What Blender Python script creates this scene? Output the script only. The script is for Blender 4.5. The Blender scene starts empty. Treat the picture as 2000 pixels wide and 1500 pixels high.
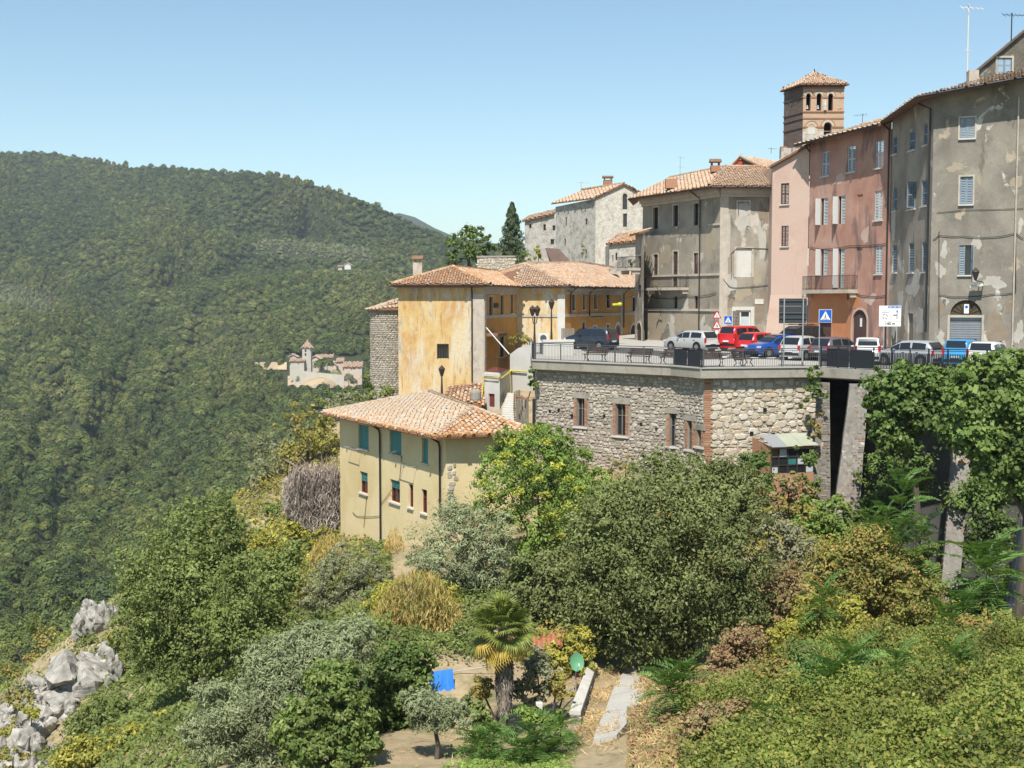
import bpy, math, random
import numpy as np
from mathutils import Vector
R=math.radians
random.seed(11); rng=np.random.default_rng(11)
SC=bpy.context.scene; COL=SC.collection
# ---------------------------------------------------------------- camera, sky, sun, exposure
F=2414.0; PITCH=math.atan(163/F); CP=math.cos(PITCH); SP=math.sin(PITCH)
cd=bpy.data.cameras.new('camera'); cam=bpy.data.objects.new('camera',cd); COL.objects.link(cam)
cam.location=(0,0,0); cam.rotation_euler=(math.pi/2-PITCH,0,0)
cd.sensor_width=36; cd.lens=36*F/2000; cd.clip_start=.5; cd.clip_end=20000
SC.camera=cam
SUN_EL=R(55); SUN_AZ=R(12)          # azimuth: left of straight behind the camera
w=bpy.data.worlds.new("World"); SC.world=w; w.use_nodes=True
nt=w.node_tree; nt.nodes.clear()
sky=nt.nodes.new('ShaderNodeTexSky'); sky.sky_type='NISHITA'; sky.sun_disc=False
sky.sun_elevation=SUN_EL; sky.sun_rotation=math.pi+SUN_AZ; sky.altitude=300
sky.air_density=1.0; sky.dust_density=.25; sky.ozone_density=.9
bg=nt.nodes.new('ShaderNodeBackground'); bg.inputs[1].default_value=.1
ow=nt.nodes.new('ShaderNodeOutputWorld')
tint=nt.nodes.new('ShaderNodeMix'); tint.data_type='RGBA'; tint.blend_type='MULTIPLY'; tint.inputs[0].default_value=1; tint.inputs[7].default_value=(.96,1.05,1.0,1)
nt.links.new(sky.outputs[0],tint.inputs[6]); nt.links.new(tint.outputs[2],bg.inputs[0]); nt.links.new(bg.outputs[0],ow.inputs[0])
sd=bpy.data.lights.new('sun','SUN'); sd.energy=5.0; sd.angle=R(.53); sd.color=(1,.95,.87)
sun=bpy.data.objects.new('sun',sd); COL.objects.link(sun)
to_sun=Vector((-math.sin(SUN_AZ)*math.cos(SUN_EL),-math.cos(SUN_AZ)*math.cos(SUN_EL),math.sin(SUN_EL)))
sun.rotation_euler=to_sun.to_track_quat('Z','Y').to_euler(); sun.location=(0,-20,60)
SC.view_settings.view_transform='Standard'; SC.view_settings.look='None'
SC.view_settings.exposure=.58; SC.view_settings.gamma=1; SC.view_settings.use_curve_mapping=False
SC.render.engine='CYCLES'
SC.cycles.max_bounces=6; SC.cycles.diffuse_bounces=2; SC.cycles.glossy_bounces=2; SC.cycles.transmission_bounces=4
SC.cycles.transparent_max_bounces=6; SC.cycles.volume_bounces=0; SC.cycles.use_denoising=True
try: SC.cycles.denoiser='OPENIMAGEDENOISE'
except Exception: pass
SC.cycles.caustics_reflective=False; SC.cycles.caustics_refractive=False; SC.cycles.sample_clamp_indirect=4

# ---------------------------------------------------------------- photograph measurements -> world points
def ray(px,py):
    dx=(px-1000)/F; dy=(750-py)/F
    return Vector((dx,CP+dy*SP,-SP+dy*CP))
def pt(px,py,Y):
    d=ray(px,py); return d*(Y/d.y)
def pz(px,py,z):
    d=ray(px,py); return d*(z/d.z)
def xy(px,Y,py=620):
    p=pt(px,py,Y); return Vector((p.x,p.y))
def zat(py,Y): return pt(1000,py,Y).z
def v3(p,z): return Vector((p[0],p[1],z))

# ---------------------------------------------------------------- materials
def lin(c):
    if isinstance(c,str):
        c=c.lstrip('#'); c=[int(c[i:i+2],16)/255 for i in (0,2,4)]
        return tuple(((x/12.92) if x<=.04045 else ((x+.055)/1.055)**2.4) for x in c)
    return tuple(c)
MATS={}
pieces_mix={}; KA=.84; KL=1.18     # reflectances are given as seen and brought down to real ones
def newmat(name):
    m=bpy.data.materials.new(name); m.use_nodes=True; m.node_tree.nodes.clear(); MATS[name]=m
    return m,m.node_tree
def node(nt,t,**kw):
    n=nt.nodes.new(t)
    for k,v in kw.items():
        if k.startswith('i_'): n.inputs[k[2:].replace('_',' ')].default_value=v
        else: setattr(n,k,v)
    return n
def ramp(nt,src,cols,lo=.3,hi=.7):
    r=nt.nodes.new('ShaderNodeValToRGB'); e=r.color_ramp.elements
    n=len(cols)
    while len(e)<n: e.new(.5)
    for i,c in enumerate(cols):
        e[i].position=lo+(hi-lo)*(i/(n-1) if n>1 else 0); e[i].color=lin(c)+(1,)
    nt.links.new(src,r.inputs[0]); return r.outputs[0]
def mapped(nt,stretch=(1,1,1),gen='Object'):
    tc=nt.nodes.new('ShaderNodeTexCoord'); mp=nt.nodes.new('ShaderNodeMapping')
    mp.inputs['Scale'].default_value=stretch
    nt.links.new(tc.outputs[gen],mp.inputs[0]); return mp.outputs[0]
def noise(nt,scale,detail=6,rough=.6,stretch=(1,1,1),dist=0.):
    n=node(nt,'ShaderNodeTexNoise'); n.inputs['Scale'].default_value=scale; n.inputs['Detail'].default_value=detail
    n.inputs['Roughness'].default_value=rough; n.inputs['Distortion'].default_value=dist
    nt.links.new(mapped(nt,stretch),n.inputs['Vector']); return n.outputs['Fac']
def mixc(nt,fac,a,b,mode='MIX'):
    m=node(nt,'ShaderNodeMix',data_type='RGBA',blend_type=mode)
    for sock,v in ((m.inputs[0],fac),(m.inputs[6],a),(m.inputs[7],b)):
        if hasattr(v,'links'): nt.links.new(v,sock)
        else: sock.default_value=v if not isinstance(v,(tuple,list,str)) else lin(v)+(1,)
    return m.outputs[2]
def smooth(nt,src,lo,hi):
    m=node(nt,'ShaderNodeMapRange',interpolation_type='SMOOTHSTEP')
    m.inputs[1].default_value=lo; m.inputs[2].default_value=hi
    nt.links.new(src,m.inputs[0]); return m.outputs[0]
def rnd_value(nt):
    """per piece value: face attribute rnd plus the object's own random number"""
    a=node(nt,'ShaderNodeAttribute',attribute_name='rnd'); o=node(nt,'ShaderNodeObjectInfo')
    s=node(nt,'ShaderNodeMath',operation='ADD'); f=node(nt,'ShaderNodeMath',operation='FRACT')
    nt.links.new(a.outputs['Fac'],s.inputs[0]); nt.links.new(o.outputs['Random'],s.inputs[1]); nt.links.new(s.outputs[0],f.inputs[0])
    return f.outputs[0]
def mat(name,cols,scale=.5,detail=7,stretch=(1,1,1),lo=.3,hi=.7,rough=.9,bump=0.,bscale=30.,patches=(),pieces=None,
        grain=0.,spec=.25,metal=0.,coat=0.,bdist=.004):
    cols=[tuple(x*KA for x in lin(c)) for c in cols]; pieces=[tuple(x*KA for x in c) for c in pieces] if pieces else None
    patches=[(tuple(x*KA for x in p[0]),)+tuple(p[1:]) for p in patches]
    """cols: noise ramp; patches: (colour,scale,lo,hi,stretch) stains of their own shape; pieces: colours spread over pieces"""
    m,nt=newmat(name)
    if len(cols)>1: c=ramp(nt,noise(nt,scale,detail,.62,stretch,.3),cols,lo,hi)
    else: c=lin(cols[0])
    if pieces:
        pc=ramp(nt,rnd_value(nt),pieces,0,1)
        c=mixc(nt,pieces_mix.get(name,.75),c,pc)
    for pcol,ps,plo,phi,pst in patches:
        c=mixc(nt,smooth(nt,noise(nt,ps,8,.65,pst,.5),plo,phi),c,pcol)
    if grain:
        g=ramp(nt,noise(nt,bscale,4,.7),[(1-grain,)*3,(1+grain*.4,)*3],.3,.7)
        c=mixc(nt,1.,c,g,'MULTIPLY')
    b=node(nt,'ShaderNodeBsdfPrincipled'); o=node(nt,'ShaderNodeOutputMaterial')
    if hasattr(c,'links'): nt.links.new(c,b.inputs['Base Color'])
    else: b.inputs['Base Color'].default_value=c+(1,)
    b.inputs['Roughness'].default_value=rough; b.inputs['Specular IOR Level'].default_value=spec; b.inputs['Metallic'].default_value=metal
    b.inputs['Coat Weight'].default_value=coat
    if bump:
        bp=node(nt,'ShaderNodeBump'); bp.inputs['Strength'].default_value=bump; bp.inputs['Distance'].default_value=bdist*.6
        nt.links.new(noise(nt,bscale,6,.7),bp.inputs['Height']); nt.links.new(bp.outputs[0],b.inputs['Normal'])
    nt.links.new(b.outputs[0],o.inputs[0]); return m
def leafmat(name,cols,trans=.3,vary=.35,rough=.55,tone=None,spec=.25):
    m,nt=newmat(name)
    cols=[tuple(x*KL for x in c) for c in cols]; tone=[tuple(x*KL for x in c) for c in tone] if tone else None
    a=rnd_value(nt)
    c=ramp(nt,a,cols,0,1)
    big=ramp(nt,noise(nt,.45,4,.6),[(1-vary,)*3,(1+vary*.7,)*3],.3,.7)
    c=mixc(nt,1.,c,big,'MULTIPLY')
    if tone:
        t=node(nt,'ShaderNodeAttribute',attribute_name='tone',attribute_type='INSTANCER')
        tc=ramp(nt,t.outputs['Fac'],tone,0,1)
        c=mixc(nt,.72,c,tc)
        oi=node(nt,'ShaderNodeObjectInfo')
        v=ramp(nt,oi.outputs['Random'],[(.62,.62,.6),(1.35,1.32,1.2)],0,1)
        c=mixc(nt,1.,c,v,'MULTIPLY')
    b=node(nt,'ShaderNodeBsdfPrincipled'); b.inputs['Roughness'].default_value=rough; b.inputs['Specular IOR Level'].default_value=spec
    t=node(nt,'ShaderNodeBsdfTranslucent'); x=node(nt,'ShaderNodeMixShader'); x.inputs[0].default_value=trans
    tl=mixc(nt,1.,c,(1.25,1.2,.5),'MULTIPLY')
    o=node(nt,'ShaderNodeOutputMaterial')
    nt.links.new(c,b.inputs['Base Color']); nt.links.new(tl,t.inputs[0])
    nt.links.new(b.outputs[0],x.inputs[1]); nt.links.new(t.outputs[0],x.inputs[2]); nt.links.new(x.outputs[0],o.inputs[0])
    return m

# ---------------------------------------------------------------- building blocks
ORG={}
def tag(o,label=None,cat=None,group=None,kind=None):
    if label: o['label']=label
    if cat: o['category']=cat
    if group: o['group']=group
    if kind: o['kind']=kind
    return o
def empty(name,loc,label,cat,group=None,rz=0.):
    o=bpy.data.objects.new(name,None); COL.objects.link(o); o.location=loc; o.rotation_euler=(0,0,rz)
    o.empty_display_size=.3
    ORG[o.name]=Vector(loc); return tag(o,label,cat,group)
def link(name,me,parent=None,loc=None):
    o=bpy.data.objects.new(name,me); COL.objects.link(o)
    if parent is not None:
        o.parent=parent; ORG[o.name]=ORG[parent.name]
    else:
        ORG[o.name]=Vector(loc) if loc is not None else Vector((0,0,0)); o.location=ORG[o.name]
    return o
class MB:
    """collects shapes in world coordinates, then links them as ONE mesh"""
    def __init__(s): s.v=[]; s.f=[]; s.r=[]
    def poly(s,pts,rn=None):
        i=len(s.v); s.v+= [tuple(p) for p in pts]; s.f.append(tuple(range(i,i+len(pts)))); s.r.append(rn or 0.); return s
    def raw(s,vs,fs,rn=0.):
        i=len(s.v); s.v+=[tuple(p) for p in vs]; s.f+=[tuple(i+k for k in f) for f in fs]; s.r+=[rn]*len(fs); return s
    def obox(s,o,a,b,c,rn=0.):
        o,a,b,c=Vector(o),Vector(a),Vector(b),Vector(c)
        vs=[o,o+a,o+a+b,o+b,o+c,o+a+c,o+a+b+c,o+b+c]
        return s.raw(vs,[(0,3,2,1),(4,5,6,7),(0,1,5,4),(1,2,6,5),(2,3,7,6),(3,0,4,7)],rn)
    def box(s,c,size,rz=0.,rn=0.):
        ca,sa=math.cos(rz),math.sin(rz); a=Vector((ca,sa,0))*size[0]; b=Vector((-sa,ca,0))*size[1]; d=Vector((0,0,size[2]))
        return s.obox(Vector(c)-a/2-b/2-d/2,a,b,d,rn)
    def tube(s,pts,rads,n=6,cap=True,rn=0.):
        pts=[Vector(p) for p in pts]
        if not hasattr(rads,'__len__'): rads=[rads]*len(pts)
        i0=len(s.v); last=None
        for k,p in enumerate(pts):
            t=(pts[min(k+1,len(pts)-1)]-pts[max(k-1,0)]).normalized()
            up=Vector((0,0,1)) if abs(t.z)<.9 else Vector((1,0,0))
            a=t.cross(up).normalized(); b=a.cross(t)
            for q in range(n):
                an=2*math.pi*q/n; s.v.append(tuple(p+(a*math.cos(an)+b*math.sin(an))*rads[k]))
        for k in range(len(pts)-1):
            for q in range(n):
                a=i0+k*n+q; b=i0+k*n+(q+1)%n; s.f.append((a,b,b+n,a+n)); s.r.append(rn)
        if cap:
            s.f.append(tuple(i0+q for q in range(n))[::-1]); s.r.append(rn)
            e=i0+(len(pts)-1)*n; s.f.append(tuple(e+q for q in range(n))); s.r.append(rn)
        return s
    def beam(s,p,q,wd,ht,rn=0.):
        p,q=Vector(p),Vector(q); t=(q-p); up=Vector((0,0,1)) if abs(t.normalized().z)<.95 else Vector((0,1,0))
        a=t.normalized().cross(up).normalized()*wd; b=a.normalized().cross(t.normalized()).normalized()*ht
        return s.obox(p-a/2-b/2,t,a,b,rn)
    def lathe(s,c,prof,n=12,rn=0.):
        c=Vector(c); i0=len(s.v)
        for r,z in prof:
            for q in range(n):
                an=2*math.pi*q/n; s.v.append((c.x+r*math.cos(an),c.y+r*math.sin(an),c.z+z))
        for k in range(len(prof)-1):
            for q in range(n):
                a=i0+k*n+q; b=i0+k*n+(q+1)%n; s.f.append((a,b,b+n,a+n)); s.r.append(rn)
        s.f.append(tuple(i0+q for q in range(n))[::-1]); s.r.append(rn)
        e=i0+(len(prof)-1)*n; s.f.append(tuple(e+q for q in range(n))); s.r.append(rn)
        return s
    def disc(s,c,r,nrm,n=16,th=.02,rn=0.):
        nrm=Vector(nrm).normalized(); return s.tube([Vector(c),Vector(c)+nrm*th],r,n,True,rn)
    def mesh(s,name,m,org=Vector((0,0,0)),smooth=False):
        me=bpy.data.meshes.new(name)
        me.from_pydata([(x-org.x,y-org.y,z-org.z) for x,y,z in s.v],[],s.f)
        if any(s.r):
            at=me.attributes.new('rnd','FLOAT','FACE'); at.data.foreach_set('value',s.r)
        if m is not None:
            for k in (m if isinstance(m,(list,tuple)) else [m]): me.materials.append(MATS[k] if isinstance(k,str) else k)
        if smooth: me.shade_smooth()
        return me
    def build(s,name,m,parent=None,smooth=False,label=None,cat=None,group=None,kind=None):
        if parent is not None: org=ORG[parent.name]
        elif kind=='structure' or kind=='stuff': org=Vector((0,0,0))
        else:
            a=np.array(s.v); org=Vector(((a[:,0].min()+a[:,0].max())/2,(a[:,1].min()+a[:,1].max())/2,a[:,2].min()))
        o=link(name,s.mesh(name,m,org,smooth),parent,org)
        return tag(o,label,cat,group,kind)
def copy_tree(o,parent=None,loc=None,rz=None,label=None,sc=None):
    c=o.copy(); COL.objects.link(c)
    if parent is not None: c.parent=parent
    if loc is not None: c.location=loc
    if rz is not None: c.rotation_euler=(0,0,rz)
    if sc is not None: c.scale=(sc,)*3
    if label: c['label']=label
    for ch in list(o.children): copy_tree(ch,c)
    return c
def soup(name,V,Fq,rnd,m,parent=None,kind=None,label=None,cat=None,group=None,org=None,smooth=False):
    """numpy vertices (N,3) and quads/triangles (M,k) as one mesh with a per face value"""
    me=bpy.data.meshes.new(name); V=np.asarray(V,dtype=np.float32)
    if org is None: org=ORG[parent.name] if parent is not None else (0,0,0)
    V=V-np.array(tuple(org),dtype=np.float32)
    k=Fq.shape[1]; nf=Fq.shape[0]
    me.vertices.add(len(V)); me.vertices.foreach_set('co',V.ravel())
    me.loops.add(nf*k); me.loops.foreach_set('vertex_index',Fq.astype(np.int32).ravel())
    me.polygons.add(nf); me.polygons.foreach_set('loop_start',np.arange(0,nf*k,k,dtype=np.int32))
    try: me.polygons.foreach_set('loop_total',np.full(nf,k,dtype=np.int32))
    except Exception: pass
    at=me.attributes.new('rnd','FLOAT','FACE'); at.data.foreach_set('value',np.asarray(rnd,dtype=np.float32))
    me.update(calc_edges=True); me.materials.append(MATS[m])
    if smooth: me.shade_smooth()
    if name is not None and COL is not None:
        o=link(name,me,parent,org); return tag(o,label,cat,group,kind)

# ---------------------------------------------------------------- facades
class Fac:
    def __init__(s,A,B):
        s.A=Vector(A[:2]); s.B=Vector(B[:2]); s.L=(s.B-s.A).length; s.d=(s.B-s.A)/s.L; s.n=Vector((s.d.y,-s.d.x))
        s.d3=Vector((s.d.x,s.d.y,0)); s.n3=Vector((s.n.x,s.n.y,0))
    def P(s,u,z,o=0.): return Vector((s.A.x+s.d.x*u+s.n.x*o,s.A.y+s.d.y*u+s.n.y*o,z))
    def uv(s,px,py):
        r=ray(px,py); t=s.A.dot(s.n)/(r.x*s.n.x+r.y*s.n.y); p=r*t
        return (Vector((p.x,p.y))-s.A).dot(s.d),p.z
    def rect(s,x0,y0,x1,y1):
        xm,ym=(x0+x1)/2,(y0+y1)/2
        return (s.uv(x0,ym)[0],s.uv(x1,ym)[0],s.uv(xm,y1)[1],s.uv(xm,y0)[1])
    def slab(s,mb,u0,u1,z0,z1,o0,o1,rn=0.):
        mb.obox(s.P(u0,z0,o0),s.d3*(u1-u0),s.n3*(o1-o0),Vector((0,0,z1-z0)),rn); return mb
def wall(mb,f,zb,top,holes=(),depth=.3,u0=0.,u1=None):
    """a wall face with real openings; top is a height or a profile [(u,z),...]; hole=(u0,u1,z0,z1,arched)"""
    u1=f.L if u1 is None else u1
    if not hasattr(top,'__len__'): top=[(u0,top),(u1,top)]
    tu=[a for a,_ in top]; tz=[b for _,b in top]
    T=lambda u: float(np.interp(u,tu,tz))
    hs=[]
    for h in holes:
        h=tuple(h)+((0,) if len(h)==4 else ()); hs.append((max(h[0],u0+.02),min(h[1],u1-.02),max(h[2],zb+.01),h[3],h[4]))
    us=sorted({round(a,4) for a in [u0,u1]+[t for t in tu if u0<t<u1]+[x for h in hs for x in h[:2]]})
    zs=sorted({round(a,4) for a in [zb]+[x for h in hs for x in h[2:4]]})
    for ua,ub in zip(us,us[1:]):
        if ub-ua<1e-4: continue
        um=(ua+ub)/2; lim=min(T(ua),T(ub))
        zz=[z for z in zs if z<lim-.01]
        for za,zc in zip(zz,zz[1:]):
            zm=(za+zc)/2
            if any(h[0]<um<h[1] and h[2]<zm<h[3] for h in hs): continue
            mb.poly([f.P(ua,za),f.P(ub,za),f.P(ub,zc),f.P(ua,zc)])
        za=zz[-1]; mb.poly([f.P(ua,za),f.P(ub,za),f.P(ub,T(ub)),f.P(ua,T(ua))])
    for a,b,c,d,arch in hs:
        D=-depth
        mb.poly([f.P(a,c),f.P(b,c),f.P(b,c,D),f.P(a,c,D)])
        if arch:
            r=(b-a)/2; zc=d-r; um=(a+b)/2
            arc=[(um-r*math.cos(math.pi*k/12),zc+r*math.sin(math.pi*k/12)) for k in range(13)]
            for k in range(12):
                cn=(a,d) if k<6 else (b,d)
                mb.poly([f.P(*cn),f.P(*arc[k]),f.P(*arc[k+1])])
                mb.poly([f.P(*arc[k]),f.P(*arc[k+1]),f.P(*arc[k+1],D),f.P(*arc[k],D)])
            d=zc
        else: mb.poly([f.P(a,d),f.P(b,d),f.P(b,d,D),f.P(a,d,D)])
        for u in (a,b): mb.poly([f.P(u,c),f.P(u,d),f.P(u,d,D),f.P(u,c,D)])
def frame_mb(f,r,wd,o0,o1,mb=None):
    mb=mb or MB(); a,b,c,d=r[:4]
    f.slab(mb,a,a+wd,c,d,o0,o1); f.slab(mb,b-wd,b,c,d,o0,o1)
    f.slab(mb,a+wd,b-wd,c,c+wd,o0,o1); f.slab(mb,a+wd,b-wd,d-wd,d,o0,o1); return mb
def pane(f,r,o,root,m='glass',name='pane'):
    return f.slab(MB(),r[0],r[1],r[2],r[3],o-.02,o).build(name,m,root)
def louvre(root,f,r,m,o=-.05,name='shutter'):
    """one louvred leaf"""
    a,b,c,d=r; wd=min(.07,(b-a)*.16); mb=frame_mb(f,r,wd,o-.04,o)
    zm=c+(d-c)*.5; f.slab(mb,a+wd,b-wd,zm-.04,zm+.04,o-.04,o)
    n=max(6,int((d-c)/.11))
    for k in range(n):
        z=c+wd+(d-c-2*wd)*(k+.5)/n
        mb.obox(f.P(a+wd,z-.035,o-.005),f.d3*(b-a-2*wd),-f.n3*.03+Vector((0,0,.05)),Vector((0,0,.012)))
    return mb.build(name,m,root)
def win(root,f,r,style,m='blue_shutter',surround=None,sill=None,fm='wood_dark',sw=.14,name='window'):
    """window as a part of root with panes, shutters and sill as its own parts"""
    a,b,c,d=r[:4]
    if surround:
        mb=MB(); f.slab(mb,a-sw,a,c,d,-.02,.035); f.slab(mb,b,b+sw,c,d,-.02,.035); f.slab(mb,a-sw,b+sw,d,d+sw,-.02,.035)
        w=mb.build(name,surround,root)
    else: w=frame_mb(f,r,.05,-.2,-.12).build(name,fm,root)
    if style=='shut':
        u=(a+b)/2; louvre(w,f,(a+.01,u-.005,c+.01,d-.01),m); louvre(w,f,(u+.005,b-.01,c+.01,d-.01),m)
    elif style=='single': louvre(w,f,(a+.01,b-.01,c+.01,d-.01),m)
    elif style=='dark':
        pane(f,(a,b,c,d),-.2,w)
        u=(a+b)/2; mb=frame_mb(f,(a,b,c,d),.05,-.19,-.14); f.slab(mb,u-.03,u+.03,c+.05,d-.05,-.19,-.14); f.slab(mb,a+.05,b-.05,c+(d-c)*.62,c+(d-c)*.62+.04,-.188,-.145)
        mb.build('sash',fm,w)
    elif style=='blind': f.slab(MB(),a,b,c,d,-.1,-.06).build('panel',m,w)
    elif style=='plank':
        n=max(3,int((b-a)/.22))
        for k in range(n): f.slab(MB(),a+(b-a)*k/n+.006,a+(b-a)*(k+1)/n-.006,c,d,-.14,-.1).build('plank',m,w)
    elif style=='tilt':            # shutter hinged at its head and propped out at the foot
        pane(f,(a,b,c,d),-.15,w); u=a+(b-a)*.35; louvre(w,f,(u,b-.01,c+.01,d-.01),'pale_shutter')
        q=f.P(a+.02,0,.02); g=Fac((q+f.n3*.5+f.d3*.1).xy,q.xy); g.slab(MB(),0,g.L,c+.01,d-.01,-.04,0).build('shutter',m,w)
    elif style=='ajar':            # one leaf shut, the other standing open
        u=(a+b)/2; pane(f,(a,b,c,d),-.2,w)
        louvre(w,f,(a+.01,u,c+.01,d-.01),m)
        g=Fac(f.P(b,0,.02).xy,(f.P(b,0,.02)+f.n3*(b-a)*.45+f.d3*(b-a)*.2).xy); louvre(w,g,(0,g.L,c+.01,d-.01),m,o=0.)
    elif style=='roll':
        zc=c+(d-c)*.5 if len(r)<5 else c+(d-c)*r[4]
        mb=MB(); n=max(5,int((d-zc)/.09))
        for k in range(n): f.slab(mb,a+.02,b-.02,zc+(d-zc)*k/n+.004,zc+(d-zc)*(k+1)/n-.004,-.14,-.1-.012*(k%2))
        mb.build('roller_blind',m,w)
        if zc>c+.05:
            pane(f,(a,b,c,zc),-.22,w); mb=frame_mb(f,(a,b,c,zc),.05,-.21,-.16); f.slab(mb,(a+b)/2-.03,(a+b)/2+.03,c+.05,zc-.05,-.21,-.16); mb.build('sash',fm,w)
    if sill: f.slab(MB(),a-.08,b+.08,c-.09,c-.005,-.1,.12).build('sill',sill,w)
    return w
# ---------------------------------------------------------------- tiled roofs
def tile_faces(polys,pitch=.21,expo=.36,lift=.0):
    """barrel tiles laid on roof polygons (first edge = eave). Returns vertices, quads, per tile values"""
    Vs=[];Fs=[];Rs=[];base=0; seg=4
    for poly in polys:
        poly=[Vector(p) for p in poly]; e=(poly[1]-poly[0]).normalized()
        for k in range(1,len(poly)-1):
            tri=[poly[0],poly[k],poly[k+1]]
            n=(tri[1]-tri[0]).cross(tri[2]-tri[0])
            if n.length<1e-6: continue
            n.normalize()
            if n.z<0: n=-n
            ee=(e-n*e.dot(n)).normalized(); s=n.cross(ee)
            if s.z<0: s=-s
            o=poly[0]
            q=np.array([[(p-o).dot(ee),(p-o).dot(s)] for p in tri])
            lo=q.min(0); hi=q.max(0)
            A,B=np.meshgrid(np.arange(math.floor(lo[0]/pitch),math.ceil(hi[0]/pitch)+1),np.arange(math.floor(lo[1]/expo),math.ceil(hi[1]/expo)+1))
            a=(A.ravel()+.5)*pitch; b=(B.ravel()+.5)*expo
            def side(i,j): return (q[j,0]-q[i,0])*(b-q[i,1])-(q[j,1]-q[i,1])*(a-q[i,0])
            d0,d1,d2=side(0,1),side(1,2),side(2,0)
            ins=((d0>=0)&(d1>=0)&(d2>=0))|((d0<=0)&(d1<=0)&(d2<=0))
            a=a[ins];b=b[ins];N=len(a)
            if N==0: continue
            jit=rng.normal(0,.008,(N,)); ang=rng.normal(0,.02,N); b=b+(((A.ravel()[ins]*.618)%1)-.5)*expo+rng.normal(0,.03,N)
            E=np.array(ee);S=np.array(s);Nn=np.array(n);O=np.array(o)
            rows=[]
            for end in (0,1):
                r=pitch*(.44 if end==0 else .37)
                bb=b+(-.5 if end==0 else .58)*expo
                up=(.032 if end==0 else .006)+lift
                for g in range(seg+1):
                    th=math.pi*g/seg
                    aa=a+jit+r*math.cos(th)+ang*(bb-b)
                    hh=up+r*.85*math.sin(th)+jit
                    rows.append(O+aa[:,None]*E+bb[:,None]*S+hh[:,None]*Nn)
            V=np.stack(rows,1)            # N,10,3
            idx=np.arange(N)[:,None]*10+base
            quads=np.concatenate([idx+np.array([[g,g+1,g+seg+2,g+seg+1]]) for g in range(seg)],0)
            rv=rng.random(N); Rs.append(np.tile(rv,seg)); Fs.append(quads); Vs.append(V.reshape(-1,3)); base+=N*10
    return np.concatenate(Vs),np.concatenate(Fs),np.concatenate(Rs)
def roof(root,polys,m='roof_tile',under='roof_base',th=.16,pitch=.21,expo=.36,ridges=(),name='roof'):
    mb=MB()
    for p in polys:
        p=[Vector(q) for q in p]; lo=[q-Vector((0,0,th)) for q in p]
        mb.poly(p); mb.poly(lo[::-1])
        for i in range(len(p)):
            j=(i+1)%len(p); mb.poly([lo[i],lo[j],p[j],p[i]])
    r=mb.build(name,under,root)
    V,Fq,Rn=tile_faces(polys,pitch,expo)
    soup('roof_tile',V,Fq,Rn,m,r,kind='stuff')
    if ridges:
        mb=MB()
        for p,q in ridges:
            p,q=Vector(p),Vector(q); L=(q-p).length; n=max(2,int(L/.38)); up=Vector((0,0,.05))
            for k in range(n):
                a=p.lerp(q,k/n)+up; b=p.lerp(q,(k+1.06)/n)+up
                mb.tube([a,b],[.15,.12],7,False,rng.random()*.98+.01)
        o=mb.build('ridge_tile',m,r); o['kind']='stuff'
    return r
def chimney(root,p,wd,ht,m='brick_worn',cap=True,pot=False):
    p=Vector(p); mb=MB(); mb.box(p+Vector((0,0,ht/2)),(wd,wd*.8,ht))
    c=mb.build('chimney',m,root)
    if cap:
        k=MB()
        for sx in (-1,1):
            for sy in (-1,1): k.box(p+Vector((sx*wd*.38,sy*wd*.3,ht+.14)),(.1,.1,.28))
        k.build('cap_post',m,c)
        k=MB(); t=p+Vector((0,0,ht+.28)); a=wd*.62
        k.poly([t+Vector((-a,-a,0)),t+Vector((a,-a,0)),t+Vector((a,0,.28)),t+Vector((-a,0,.28))]); k.poly([t+Vector((a,a,0)),t+Vector((-a,a,0)),t+Vector((-a,0,.28)),t+Vector((a,0,.28))])
        k.poly([t+Vector((-a,-a,0)),t+Vector((-a,0,.28)),t+Vector((-a,a,0))]); k.poly([t+Vector((a,-a,0)),t+Vector((a,a,0)),t+Vector((a,0,.28))])
        k.poly([t+Vector((-a,-a,0)),t+Vector((-a,a,0)),t+Vector((a,a,0)),t+Vector((a,-a,0))]); k.build('cap','roof_base',c)
    return c
# ---------------------------------------------------------------- rubble masonry
def stone_shape(wd,ht,prd,seed):
    r=random.Random(seed); pts=[]
    for x,y in ((-1,-.55),(-.6,-1),(.6,-1),(1,-.5),(1,.55),(.55,1),(-.55,1),(-1,.5)):
        pts.append((x*wd/2*(1.06-r.random()*.24),y*ht/2*(1.06-r.random()*.24)))
    return pts
def stones_on(f,region,ch,cw,holes=(),seed=1,prd=.05,mortar=.02):
    """courses of uneven stones over region (u0,u1,z0,z1) -> list of (u,z,w,h,seed)"""
    r=random.Random(seed); u0,u1,z0,z1=region; out=[]; z=z0
    while z<z1:
        h=r.uniform(*ch); u=u0-r.random()*cw[0]
        while u<u1:
            wd=r.uniform(*cw)*(1 if r.random()>.2 else .6); hh=h*r.uniform(.85,1.25)
            uc,zc=u+wd/2,z+h/2+r.uniform(-.28,.28)*h; hh*=r.choice((.8,1.,1.,1.25))
            if uc>u0 and uc<u1 and zc<z1 and not any(a-wd*.4<uc<b+wd*.4 and c-hh*.4<zc<d+hh*.4 for a,b,c,d in holes):
                out.append((uc,zc,wd-mortar,hh-mortar,r.randrange(10**6)))
            u+=wd
        z+=h*.98
    return out
def stone_raw(f,s,prd=.05):
    u,z,wd,hh,sd=s; r=random.Random(sd); p=stone_shape(wd,hh,prd,sd); pr=prd*r.uniform(.5,1.3)
    vs=[f.P(u+a,z+b,-.02) for a,b in p]+[f.P(u+a*.72,z+b*.7,pr+r.uniform(-.012,.012)) for a,b in p]
    fs=[(i,(i+1)%8,8+(i+1)%8,8+i) for i in range(8)]+[tuple(range(8,16))]
    return vs,fs
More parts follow.
